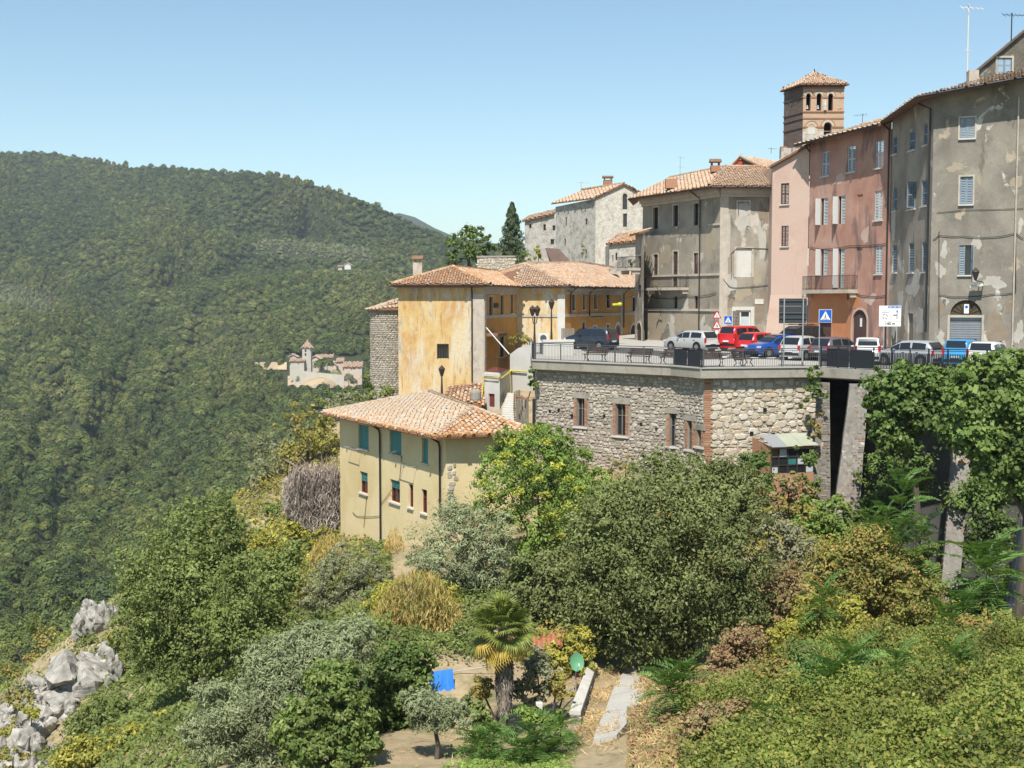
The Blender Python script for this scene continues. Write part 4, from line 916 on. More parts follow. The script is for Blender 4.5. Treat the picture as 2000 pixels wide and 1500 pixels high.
# ---------------------------------------------------------------- slim shaded house between orange building and palazzo
sa=xy(1240,106); sb=xy(1257,103.2); fsb=Fac(sa,sb); N=empty('slim_house',v3(sa,ZST),'slim shadowed house with an iron balcony left of the corner palazzo','building')
r=[fsb.rect(1247,500,1252,530),fsb.rect(1247,556,1252,580)]; ar=fsb.rect(1243,630,1253,690); ar=(ar[0],ar[1],ZST,ar[3],1)
mb=MB(); wall(mb,fsb,ZST-.3,fsb.uv(1248,456)[1],r+[ar],.25); solid(mb,[sa,sa+Vector((1.5,9))],ZST,fsb.uv(1248,456)[1]); mb.build('wall','grey_plaster',N)
for x in r: win(N,fsb,x,'single','brown_shutter')
arch_ring(fsb,ar,.15,.03,'trim_pale',N); win(N,fsb,ar,'plank','wood_dark',name='door')
fsl=Fac(xy(1228,107.2),sa); fsl2=Fac(sa+Vector((-.9,.5)),sb); balcony(N,fsl2,1226,1250,502,524,529,1.1,'iron','trim_pale')
z=fsb.uv(1248,456)[1]; roof(N,[[fsb.P(-.5,z,.4),fsb.P(fsb.L-.15,z,.4),fsb.P(fsb.L-.15,z+.3,-.5),fsb.P(-.2,z+.3,-.5)]])

# ---------------------------------------------------------------- orange convent like building
OE=1.22
o1=xy(778,95.2,650); o2=xy(945,95.,650); fo1=Fac(o1,o2)
o3=along(o2,Vector((.245,.97)),1009,600); fo2=Fac(o2,o3); o4=xy(1103,104.4,600); fo3=Fac(o3,o4)
o5=along(o4,Vector((.40,.917)),1213,600); o6=along(o4,Vector((.40,.917)),1246,600); fo4=Fac(o4,o5); fo5=Fac(o5,o6)
O=empty('orange_building',v3(o2,-10),'long ochre building with tiled hip roofs and a flaking blank end wall','building')
ow_=fo1.rect(855,673,875,700)
mb=MB(); wall(mb,fo1,-12,OE+.12,[ow_],.35); mb.build('end_wall','orange_worn',O)
win(O,fo1,ow_,'dark',surround='wood_dark',sw=.06); g=O.children[-1]; mb=MB(); 
for k in range(1,4): fo1.slab(mb,ow_[0]+(ow_[1]-ow_[0])*k/4-.015,ow_[0]+(ow_[1]-ow_[0])*k/4+.015,ow_[2],ow_[3],-.06,-.03)
mb.build('window_bar','iron',g)
r2=[fo2.rect(955,580,962,616),fo2.rect(977,577,983,614.5),fo2.rect(997,575.5,1002,612)]; r2d=fo2.rect(976,657,984,697)
mb=MB(); wall(mb,fo2,-12,OE+.12,r2+[r2d],.3); mb.build('wall','orange_plaster',O)
mb=MB(); wall(mb,fo3,-12,OE+.12,[],.3); mb.build('wall','orange_worn',O)
r4=[fo4.rect(1117,574,1123,606),fo4.rect(1138,573,1143,604.5),fo4.rect(1160,573,1165.5,603),fo4.rect(1184.5,571,1191.5,601)]
l4=[fo4.rect(1137,627,1143,651)+(1,),fo4.rect(1159,638,1165,652),fo4.rect(1185,634,1190,660)]
ad=fo4.rect(1201.5,634,1211,690); ad=(ad[0],ad[1],ZST,ad[3],1); r5=[fo5.rect(1235,581,1241.5,608)]; a5=fo5.rect(1231,634,1243,690); a5=(a5[0],a5[1],ZST,a5[3],1)
mb=MB(); wall(mb,fo4,ZST-.4,OE+.12,r4+l4+[ad],.3); mb.build('wall','orange_plaster',O)
mb=MB(); wall(mb,fo5,ZST-.4,OE+.12,r5+[a5],.3); mb.build('wall','orange_plaster',O)
for f,rs in ((fo2,r2),(fo4,r4),(fo5,r5)):
    for r in rs: win(O,f,r,'dark',surround='trim_pale',sill='sill_stone',sw=.16)
win(O,fo2,r2d,'single','wood_dark',surround='trim_pale',sw=.12)
arch_ring(fo4,l4[0],.12,.03,'trim_pale',O); win(O,fo4,l4[0][:4],'dark')
for r in l4[1:]: win(O,fo4,r,'dark',surround='sill_stone',sw=.18)
arch_ring(fo4,ad,.3,.04,'white_plaster',O); win(O,fo4,ad,'plank','wood_grey',name='arched_door')
arch_ring(fo5,a5,.22,.04,'white_plaster',O); win(O,fo5,a5,'plank','wood_dark',name='arched_door')
z=fo4.uv(1165,616)[1]; sgn=fo4.slab(MB(),fo4.uv(1152,616)[0],fo4.uv(1178,616)[0],z-.16,z+.16,0,.06).build('sign_board','sign_black',O)
frame_mb(fo4,(fo4.uv(1152,616)[0]-.05,fo4.uv(1178,616)[0]+.05,z-.22,z+.22),.06,.0,.075).build('sign_frame','trim_pale',sgn)
fo2.slab(MB(),fo2.uv(964,596)[0],fo2.uv(973,596)[0],fo2.uv(968,601)[1],fo2.uv(968,592)[1],0,.05).build('plaque','sign_black',O)
# pilasters, bands, cornices
mb=MB(); fo1.slab(mb,fo1.uv(922,650)[0],fo1.L+.02,-12,OE-.7,-.02,.1); mb.build('pilaster','trim_pale',O)
mb=MB(); fo2.slab(mb,.0,.45,-12,OE-.7,-.02,.09); mb.build('pilaster','trim_pale',O)
mb=MB(); fo3.slab(mb,fo3.uv(1089,610)[0],fo3.L+.03,-5.,OE-.7,-.02,.1); mb.build('pilaster','white_plaster',O)
mb=MB(); fo4.slab(mb,fo4.L-.35,fo4.L+.1,ZST,OE-.4,-.02,.1); mb.build('pilaster','trim_pale',O)
for f in (fo2,fo3,fo4,fo5):
    z=-1.25; mb=MB(); f.slab(mb,.46 if f is fo2 else 0,f.L-.02 if f is not fo3 else fo3.uv(1089,610)[0],z-.14,z+.1,-.02,.07); mb.build('string_course','trim_pale',O)
for f in (fo2,fo3,fo4): cornice(O,f,OE-.7,.68,.35,m='trim_pale' if f is not fo3 else 'orange_worn')
cornice(O,fo1,OE-.25,.25,.3,m='brick_worn'); cornice(O,fo5,OE-.3,.3,.3)
ov=.75
E1=fo1.P(-.5,OE,ov); E2=fo1.P(fo1.L+.55,OE,ov); R1=pt(885,521,99.3); V1=pz(1010,556,OE)
V1=fo2.P(fo2.L-.6,OE,.55); R2=pt(972,531,113.); E3=fo3.P(-.35,OE,ov); E4=fo3.P(fo3.L+.5,OE,ov); R3=pt(1026,515.5,109.); R4=pt(1134,513.5,116.); E5=fo4.P(fo4.L,OE+.06,ov); R5=pt(1200,524,124); E6=fo5.P(fo5.L+.2,OE+.1,ov); R6=pt(1246,536,129)
Bk=fo1.P(-.8,OE,-9)
roof(O,[[E1,E2,R1],[E2,V1,R2,R1],[Bk,E1,R1]],m='roof_tile_orange',ridges=[(E2,R1),(R1,R2),(E1,R1)])
roof(O,[[E3,E4,R3],[V1+Vector((-.2,.4,0)),E3,R3,R2]],m='roof_tile',ridges=[(E4,R3),(R2,R3)])
roof(O,[[E4,E5,R4,R3],[E5,E6,R6,R5],[E5,R5,R4]],m='roof_tile',ridges=[(R3,R4),(R4,R5)])
MB().box(pt(1199,530,119.5),(.9,.9,.55)).build('roof_hatch','stone_far',O)
c_=chimney(O,pt(816,548,97.5),.72,zat(513,97.5)-zat(548,97.5),'trim_pale')
pipe(O,[fo1.P(fo1.uv(922,600)[0],OE-.2,.3),fo1.P(fo1.uv(922,600)[0],OE-.7,.12),fo1.P(fo1.uv(922,600)[0],-8.5,.12)],.07,'iron_brown')
for x,y in ((1112,612),(1149,617),(1216,640)):
    u=fo4.uv(x,590)[0]; pipe(O,[fo4.P(u+.3,OE-.1,.6),fo4.P(u,OE-.6,.14),fo4.P(u,fo4.uv(x,y)[1],.14)],.06)
MB().tube([E1+Vector((0,0,-.05)),E2+Vector((0,0,-.05))],.08,6).build('gutter','iron_brown',O)
MB().tube([E3+Vector((0,0,-.05)),E4+Vector((0,0,-.05)),E5+Vector((0,0,-.05)),E6+Vector((0,0,-.05))],.08,6).build('gutter','iron_brown',O)
mb=MB(); solid(mb,[o1,o1+Vector((1,9)),o6+Vector((-5,6)),o6],-12,OE); mb.build('back_wall','orange_worn',O)
# small porch canopy, ground floor doors of the shaded face
cp=fo2.slab(MB(),fo2.uv(948,655)[0],fo2.uv(966,655)[0],fo2.uv(957,656)[1],fo2.uv(957,650)[1],0,1.0).build('porch_canopy','roof_base',O)

# round stone tower left of the orange wall
S=empty('stone_tower',pt(752,760,98.5)-Vector((0,0,6)),'grey rubble tower with a tiled half roof left of the ochre end wall','tower')
ctr=xy(764,101.2,650); rad=(764-724)/F*101; ztw=zat(604,98.5)
mb=MB(); mb.lathe((ctr.x,ctr.y,-14),[(rad,0),(rad,ztw+14)],28); mb.build('masonry','mortar_grey',S)
mb=MB(); r_=random.Random(8); z=-9.
while z<ztw-.1:
    h=r_.uniform(.12,.2); an=math.pi*.9
    while an<math.pi*1.75:
        wd=r_.uniform(.15,.36); f=Fac((ctr.x+rad*math.cos(an),ctr.y+rad*math.sin(an)),(ctr.x+rad*math.cos(an+.01),ctr.y+rad*math.sin(an+.01)))
        vs,fs_=stone_raw(f,(0,z+h/2,wd-.03,h-.03,r_.randrange(10**6)),.05); mb.raw(vs,fs_,r_.random()*.98+.01); an+=wd/rad
    z+=h
o=mb.build('rubble_stone','stone_grey',S); o['kind']='stuff'
apx=pt(790,580,101.); pl=[]; n=14
for k in range(n+1):
    an=math.pi*.85+math.pi*.95*k/n; pl.append(Vector((ctr.x+(rad+.28)*math.cos(an),ctr.y+(rad+.28)*math.sin(an),ztw)))
roof(S,[[pl[k],pl[k+1],apx] for k in range(n)],m='roof_tile_pale',th=.1)

# ---------------------------------------------------------------- cream house with teal blinds below the terrace
YE=-7.0
L_=pz(652,801,YE); C_=pz(872,855,YE); y2=xy(871,64.6,900); y1=along(y2,Vector((-.507,.862)),664,900); y3=y2+Vector((.906,.42)).normalized()*4.3
Yh=empty('cream_house',v3(y2,-15),'cream plastered house with teal blinds and a pale tiled hip roof','house')
f1=Fac(y1,y2); f2=Fac(y2,y3); zt=YE+.06
yw=[((700,830,720,876),'teal_blind',0.),((761,841,784,887),'teal_blind',0.),((824,856,836,904),'teal_blind',0.),((703,922,718,963),'green_blind',.55),((762,938,781,981),'green_blind',.62),((798,946,807,991),None,1.),((823,956,834,1002),None,1.)]
yr=[(f1.rect(*x),m,k) for x,m,k in yw]
mb=MB(); wall(mb,f1,-19,zt,[r[0] for r in yr],.3); mb.build('wall','cream_plaster',Yh)
mb=MB(); wall(mb,f2,-19,zt,[],.3); solid(mb,[y3,y3+Vector((-5,8.5)),y1],-17,zt); mb.build('wall','cream_plaster',Yh)
for r,m,k in yr:
    if m: win(Yh,f1,r+(k,),'roll',m,sill='sill_stone',fm='red_brown_door')
    else: win(Yh,f1,r,'dark',sill='sill_stone',fm='red_brown_door')
q_=stone_mass(f2,stones_on(f2,(.05,.6,-12.5,zt-1.6),(.2,.34),(.28,.55),seed=9),'stone_grey',Yh,.04,'quoin_stone')
ov=.9; Lc=f1.P(-.55,YE,ov); Cc=Vector((y2.x,y2.y,YE))+f1.n3*ov+f2.n3*ov*.75; Rc=f2.P(f2.L+.4,YE,ov)
Rg1=pz(924,797,-5.92); Rg0=pz(838,766,-5.92); Bk1=Vector((y3.x-3.5,y3.y+9,YE)); Bk0=Vector((y1.x+3.5,y1.y+5.5,YE))
roof(Yh,[[Lc,Cc,Rg1,Rg0],[Rc,Bk1,Rg1],[Bk1,Bk0,Rg0,Rg1],[Bk0,Lc,Rg0]],m='roof_tile_pale',ridges=[(Cc,Rg1),(Rg1,Rg0),(Rc,Rg1),(Lc,Rg0)])
roof(Yh,[[Cc+Vector((.01,-.01,0)),Rc,Rg1]],m='roof_tile_orange',pitch=.28,expo=.42,name='hip_roof')
mb=MB()
for p,q in ((Lc,Cc),(Cc,Rc)):
    n=int((q-p).length/.21)
    for k in range(n):
        a_=p.lerp(q,(k+.5)/n); dr=Vector((0,0,.0)); nn=(f1.n3 if p is Lc else f2.n3); mb.tube([a_+nn*.08+Vector((0,0,.02)),a_-nn*.4+Vector((0,0,.1))],[.1,.08],7,True,rng.random()*.98+.01)
o=mb.build('eave_tile','roof_tile_orange',Yh); o['kind']='stuff'
MB().tube([p-Vector((0,0,.1)) for p in (Lc,Cc,Rc)],.07,6).build('gutter','terracotta',Yh)
for x,yb in ((745,1060),(862,1010)):
    u=f1.uv(x,900)[0]; pipe(Yh,[f1.P(u-.75,zt-.12,.62),f1.P(u-.1,zt-.55,.12),f1.P(u,zt-.8,.1),f1.P(u,f1.uv(x,yb)[1],.1)],.06)
# clothes line brackets and cables on the wall
for (x,y,ln,lb) in ((688,873,1.5,'clothes line rack below the first teal blind of the cream house'),(790,905,1.6,'clothes line rod between teal blinds of the cream house')):
    u,z=f1.uv(x,y); mb=MB(); mb.tube([f1.P(u,z,.0),f1.P(u,z+.05,.5)],.018,5); mb.tube([f1.P(u+ln,z,.0),f1.P(u+ln,z+.02,.5)],.018,5); mb.tube([f1.P(u-.1,z+.05,.5),f1.P(u+ln+.1,z+.02,.5)],.022,5)
    mb.build('clothes_rack','galvanised',None,label=lb,cat='clothes rack')
u,z=f1.uv(772,884); mb=MB()
for k in range(5): mb.tube([f1.P(u-.4+.12*k,z-.1+.02*k,.12+.05*k),f1.P(u+.5,z+.12+.03*k,.1+.05*k)],.012,4)
mb.build('clothes_rack','white_paint',None,label='white folding airer hung under the middle teal blind',cat='clothes rack')
wallrun(f1,[(690,1000),(700,1008),(745,1007)],.05,'cable on the lower cream wall left of its drainpipe',r=.015,sag=.05)
wallrun(f1,[(786,890),(782,935),(745,985)],.05,'cable dropping from the middle teal blind of the cream house',r=.015,sag=.03)
wallrun(f1,[(718,965),(712,1030)],.05,'cable hanging straight below the lower left window of the cream house',r=.015)
# ================================================================ terrace, street and retaining walls
ZT=-3.7
FP=[Vector(p) for p in ((1.26,76.2),(8.95,69.6),(10.25,67.0),(17.0,68.2),(19.1,65.6),(21.4,63.6),(25.6,61.4),(32,58.5),(44,54))]
def street(y): return ZT+np.interp(y,[82,96,140],[0,.28,.5])
mb=MB(); ys=[None,72,77,82,89,96,118,142]
for p,q in zip(FP,FP[1:]):
    for ya,yb in zip(ys,ys[1:]):
        a0=p.y if ya is None else max(ya,p.y); a1=q.y if ya is None else max(ya,q.y); b0=max(yb,p.y); b1=max(yb,q.y)
        if b0-a0<1e-3 and b1-a1<1e-3: continue
        mb.poly([(p.x,a0,street(a0)),(q.x,a1,street(a1)),(q.x,b1,street(b1)),(p.x,b0,street(b0))])
mb.build('terrace_pavement','paving',kind='structure')
# asphalt street behind the pavement
RF=[(5,88),(9.5,83),(11,79.5),(16.5,78.),(21,72.5),(25,69.5),(30,66),(44,61)]
mb=MB()
for (x0,y0_),(x1,y1_) in zip(RF,RF[1:]):
    for k in range(4):
        f=lambda y,t:y+t*7.5
        a0,a1,b0,b1=f(y0_,k/4),f(y1_,k/4),f(y0_,(k+1)/4),f(y1_,(k+1)/4)
        mb.poly([(x0,a0,street(a0)+.006),(x1,a1,street(a1)+.006),(x1,b1,street(b1)+.006),(x0,b0,street(b0)+.006)])
mb.build('road','asphalt',kind='structure')
mb=MB()
for k in range(9):
    x=10.5+k*1.9; y=83.6-.5*k; mb.poly([(x,y,street(y)+.012),(x+.12,y,street(y)+.012),(x+2.3,y+5,street(y+5)+.012),(x+2.18,y+5,street(y+5)+.012)])
for k in range(6):
    x=12.3+k*1.0; y=80.2; mb.poly([(x,y-.25*k,street(y)+.012),(x+.5,y-.25*k-.12,street(y)+.012),(x+1.3,y+2.6-.25*k,street(y)+.012),(x+.8,y+2.7-.25*k,street(y)+.012)])
mb.build('road_marking','road_paint',kind='structure')
def inset(pts,d):
    out=[]
    for i,p in enumerate(pts):
        ns=[]
        if i>0: e=(p-pts[i-1]).normalized(); ns.append(Vector((-e.y,e.x)))
        if i<len(pts)-1: e=(pts[i+1]-p).normalized(); ns.append(Vector((-e.y,e.x)))
        n=sum(ns,Vector((0,0))).normalized(); out.append(p+n*d/max(.5,n.dot(ns[0])))
    return out
mb=MB(); I1=inset(FP,.55); TH=.52
for k,(p,q) in enumerate(zip(FP,FP[1:])):
    # broken into short lengths with a slightly uneven lip
    n=max(1,int((q-p).length/1.4))
    for j in range(n):
        a_=p.lerp(q,j/n); b_=p.lerp(q,(j+1)/n); ai=I1[k].lerp(I1[k+1],j/n); bi=I1[k].lerp(I1[k+1],(j+1)/n); r1=rng.normal(0,.03); 
        mb.poly([v3(a_,ZT-TH),v3(b_,ZT-TH+0),v3(b_,ZT),v3(a_,ZT)])
        mb.poly([v3(a_,ZT-TH),v3(b_,ZT-TH),v3(bi,ZT-TH-.12),v3(ai,ZT-TH-.12)])
deep=inset(FP[3:],6.0)
for k in range(len(FP)-4): mb.poly([v3(FP[3+k],ZT-TH-.01),v3(FP[4+k],ZT-TH-.01),v3(deep[k+1],ZT-TH-.2),v3(deep[k],ZT-TH-.2)])
e=FP[0]; mb.poly([v3(e,ZT-TH),v3(e,ZT),(e.x,84,ZT),(e.x,84,ZT-TH)])
slab=mb.build('terrace_slab','concrete',kind='structure')
for i,(p,q) in enumerate(zip(FP[:4],FP[1:4])):
    f=Fac(p,q); f.slab(MB(),.02,f.L-.02,ZT+.001,ZT+.07,-.42,.07).build('kerb_stone','paving',slab)

# rubble retaining wall, left stretch with windows
wp=inset(FP,.5)
RW_=empty('retaining_wall',v3(wp[0],-10),'grey rubble retaining wall with brick framed windows under the terrace','wall')
fA=Fac(wp[0],wp[1]); fB=Fac(wp[1],wp[2]); ztop=ZT-TH-.1
hA=[fA.rect(1127,778,1142,833),fA.rect(1203,789,1222,851)]; hA2=fA.rect(1308,808,1324,872)
hB=[fB.rect(1343,822,1352,878),fB.rect(1362,840,1370,872)]
hA.append(hA2)
mb=MB(); wall(mb,fA,-16,ztop,hA,.35); wall(mb,fB,-16,ztop,hB,.35); solid(mb,[wp[0],wp[0]+Vector((0,10))],-14,ztop); mb.build('masonry','mortar_grey',RW_)
for f,hs in ((fA,hA),(fB,hB)):
    ex=[(r[0]-.2,r[1]+.2,r[2]-.05,r[3]+.3) for r in hs]
    ss=stones_on(f,(0,f.L,-10.6,ztop),(.13,.24),(.2,.55),ex,seed=21+int(f.L))
    stone_mass(f,ss,'stone_grey',RW_,.05)
    for r in hs:
        wn=win(RW_,f,r,'dark',fm='wood_grey')
        z=r[2]; mb=MB()
        while z<r[3]-.05:
            for u in (r[0]-.2,r[1]+.01): f.slab(mb,u,u+.18,z+.006,z+.075,-.02,.045+.01*rng.random(),rng.random()*.98+.01)
            z+=.085
        o=mb.build('jamb_brick','brick_worn',wn); o['kind']='stuff'
        f.slab(MB(),r[0]-.32,r[1]+.32,r[3]+.01,r[3]+.3,-.02,.06).build('lintel','concrete',wn)
        f.slab(MB(),r[0]-.25,r[1]+.25,r[2]-.12,r[2]-.01,-.02,.12).build('sill','sill_stone',wn)
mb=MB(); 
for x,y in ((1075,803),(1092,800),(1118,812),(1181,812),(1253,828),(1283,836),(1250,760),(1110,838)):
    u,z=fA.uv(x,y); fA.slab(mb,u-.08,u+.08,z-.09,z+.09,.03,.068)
mb.build('putlog_shade','shade_black',RW_)  # dark blocks proud of the wall, painted as the shade of small holes
# right stretch: big pale stones, each its own piece
RV=empty('pale_retaining_wall',v3(wp[2],-10),'pale retaining wall of big irregular stones with a brick corner','wall')
fC=Fac(wp[2],wp[3]); mb=MB(); wall(mb,fC,-16,ztop,[],.3); mb.build('masonry','mortar',RV)
ub=fC.uv(1393,800)[0]
ss=stones_on(fC,(ub,fC.L,-10.9,ztop),(.17,.42),(.26,.86),(),seed=33)
ss.sort(key=lambda s:-s[2]*s[3])
for i,s in enumerate(ss):
    if i>=290: break
    vs,fs_=stone_raw(fC,s,.075); MB().raw(vs,fs_).build('stone','stone_warm',RV)
# filler chips between the stones
stone_mass(fC,ss[290:]+stones_on(fC,(ub,fC.L,-10.9,ztop),(.1,.15),(.1,.24),(),seed=35),'stone_warm',RV,.03,'stone_chip')
z=-10.6; n=0; shared=None
while z<ztop-.05:
    wd=ub-.04-(.12 if n%2 else 0)
    fC.slab(MB(),.01,wd,z+.008,z+.115,-.02,.04+.012*rng.random()).build('brick','brick_worn',RV); z+=.128; n+=1
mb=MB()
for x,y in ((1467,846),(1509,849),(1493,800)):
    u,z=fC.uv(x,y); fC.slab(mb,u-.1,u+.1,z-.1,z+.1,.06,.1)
mb.build('putlog_shade','shade_black',RV)  # dark blocks again, hole shade given by their colour

# dark recess and buttresses to the right
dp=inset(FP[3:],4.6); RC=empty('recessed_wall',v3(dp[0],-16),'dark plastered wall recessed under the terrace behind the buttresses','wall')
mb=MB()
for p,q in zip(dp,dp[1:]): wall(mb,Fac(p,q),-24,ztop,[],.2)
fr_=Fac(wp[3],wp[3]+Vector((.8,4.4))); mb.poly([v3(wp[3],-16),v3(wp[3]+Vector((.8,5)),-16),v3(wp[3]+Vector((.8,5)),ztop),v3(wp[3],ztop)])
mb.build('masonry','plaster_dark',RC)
def buttress(label,top,foot,wt,wf,thk,m='buttress_stone',bricks=0):
    """leaning pier from its foot (px,py,Y) to its head under the slab (px,Y)"""
    T_=pt(top[0],top[1],top[2]); B_=pt(*foot); B_.z-=1.5
    e=empty('buttress',Vector((B_.x,B_.y,B_.z+1.5)),label,'buttress'); n=9; mb=MB(); rings=[]
    for k in range(n+1):
        t=k/n; c=B_.lerp(T_,t); w_=(wf*(1-t)+wt*t)*(1+.03*math.sin(k*2.3)); d=thk+.5
        rings.append([c+Vector((-w_/2,0,0)),c+Vector((w_/2,.06,0)),c+Vector((w_/2+.25,d,0)),c+Vector((-w_/2+.25,d,0))])
    for r0,r1 in zip(rings,rings[1:]):
        for i in range(4): mb.poly([r0[i],r0[(i+1)%4],r1[(i+1)%4],r1[i]])
    mb.poly(rings[-1]); mb.build('masonry',m,e)
    # proud facing stones and bricks up the front
    mb=MB(); z=0
    fh=Fac((T_.x-wt/2,T_.y),(T_.x+wt/2,T_.y))
    for k in range(60):
        t=k/60; c=B_.lerp(T_,t); w_=(wf*(1-t)+wt*t); u=-w_/2
        while u<w_/2-.12:
            sw=min(rng.uniform(.16,.42),w_/2-u); 
            if rng.random()<.62:
                h=(T_.z-B_.z)/60*.86; mb.obox(c+Vector((u+.01,-.012-rng.random()*.03,-h/2)),Vector((sw-.03,.05,0)),Vector((0,.12,0)),Vector((0,(T_.y-B_.y)/60*.86,h)),rng.random()*.98+.01)
            u+=sw
    o=mb.build('facing_stone','buttress_face',e); o['kind']='stuff'
    return e
buttress('slim pale brick and stone buttress at the right end of the pale wall',(1608,748,67.6),(1606,975,66.2),.72,1.0,.6)
buttress('long leaning stone buttress right of the dark recess',(1679,752,64.9),(1648,1015,60.8),1.0,1.35,.6)
buttress('narrow leaning buttress emerging from under the fig tree',(1893,745,62),(1840,1278,53.2),.95,.8,.4)
buttress('buttress at the right edge behind the big ailanthus fronds',(2060,745,58),(1972,1225,47.8),1.,.75,.4)

# ---------------------------------------------------------------- railings
def rail_run(label,pts,post=1.9,h=1.06,bar=.115,m='rail_grey',bw=.02,screens=()):
    e=empty('railing',v3(pts[0],ZT),label,'railing'); mb=MB(); posts=[]
    for si,(p,q) in enumerate(zip(pts,pts[1:])):
        p,q=v3(p,ZT),v3(q,ZT); L=(q-p).length; n=max(1,round(L/post)); d=(q-p)/L
        for k in range(n+(1 if si==len(pts)-2 else 0)):
            posts.append(p+d*L*k/n)
        for k in range(int(L/bar)):
            c=p+d*(k+.5)*bar; mb.box((c.x,c.y,ZT+.53),(bw,bw,.86))
        r=MB(); r.beam(p+Vector((0,0,h)),q+Vector((0,0,h)),.05,.045); r.build('top_rail',m,e)
        r=MB(); r.beam(p+Vector((0,0,.1)),q+Vector((0,0,.1)),.03,.03); r.beam(p+Vector((0,0,h-.1)),q+Vector((0,0,h-.1)),.03,.03); r.build('cross_rail',m,e)
    for c in posts: MB().box((c.x,c.y,ZT+h/2),(.065,.065,h+.06)).build('post',m,e)
    o=mb.build('baluster',m,e); o['kind']='stuff'
    for p,q in screens:
        p,q=v3(p,ZT),v3(q,ZT); d=(q-p).normalized(); nn=Vector((d.y,-d.x,0)); n=max(1,round((q-p).length/1.7))
        for k in range(n):
            a_=p.lerp(q,k/n)+d*.05; b_=p.lerp(q,(k+1)/n)-d*.05
            MB().obox(a_+nn*.035+Vector((0,0,.06)),b_-a_,nn*.012,Vector((0,0,h-.2))).build('screen',m if False else 'rail_screen',e)
    return e
RI=inset(FP,.22)
rail_run('grey bar railing along the left terrace edge beside the benches',[RI[0],RI[1]])
rail_run('dark screened railing panel closing the left end of the terrace',[Vector((1.3,79.5)),RI[0]+Vector((.05,.12))],screens=[(Vector((1.3,79.4)),RI[0]+Vector((.05,.2)))],m='rail_screen')
rail_run('dark screened railing panel at the projecting corner of the terrace',[RI[1]+Vector((.06,-.06)),RI[2]+Vector((-.03,.05))],screens=[(RI[1]+Vector((.06,-.06)),RI[2]+Vector((-.03,.05)))],m='rail_screen',post=1.4)
rail_run('thin grey railing above the pale retaining wall',[RI[2]+Vector((.05,.02)),RI[3]],post=2.4,bar=.13,bw=.016)
rail_run('black railing in front of the parked cars at right, with dark mesh',[RI[3]+Vector((.04,0)),RI[4],RI[5],RI[6],RI[7]],post=1.0,bar=.085,bw=.045,m='rail_screen',screens=[(RI[3]+Vector((.3,-.2)),RI[4])],h=1.2)

# ---------------------------------------------------------------- benches
def bench(label,px,Y,rz):
    p=pt(px,700,Y); e=empty('bench',Vector((p.x,Y,ZT)),label,'bench','slatted benches along the terrace railing')
    for k in range(4): MB().box((p.x,Y-.2+.12*k,ZT+.43),(1.55,.1,.035)).build('seat_slat','wood_dark',e)
    for k in range(4): MB().box((p.x,Y+.27+.035*k,ZT+.52+.1*k),(1.55,.03,.085)).build('back_slat','wood_dark',e)
    for s in (-.62,.62):
        mb=MB(); x=p.x+s; mb.tube([(x,Y-.3,ZT),(x,Y-.1,ZT+.22),(x,Y-.22,ZT+.41)],.03,5); mb.tube([(x,Y+.32,ZT),(x,Y+.1,ZT+.22),(x,Y+.22,ZT+.41),(x,Y+.4,ZT+.88)],.03,5); mb.tube([(x,Y-.25,ZT+.405),(x,Y+.24,ZT+.405)],.025,5); mb.tube([(x,Y-.22,ZT+.62),(x,Y+.3,ZT+.64)],.025,5); mb.build('leg_frame','iron',e)
    # turn about its own base
    e.rotation_euler=(0,0,rz); return e
bench('slatted bench in front of the dark blue car',1162,75.4,-.6); bench('slatted bench between the dark blue car and the silver estate',1247,73.,-.6)
bench('slatted bench partly hidden by the dark corner screen',1312,71.4,-.7); bench('slatted bench just right of the dark corner screen',1389,69.4,.25); bench('slatted bench nearest the long sign board posts',1452,69.3,.9)

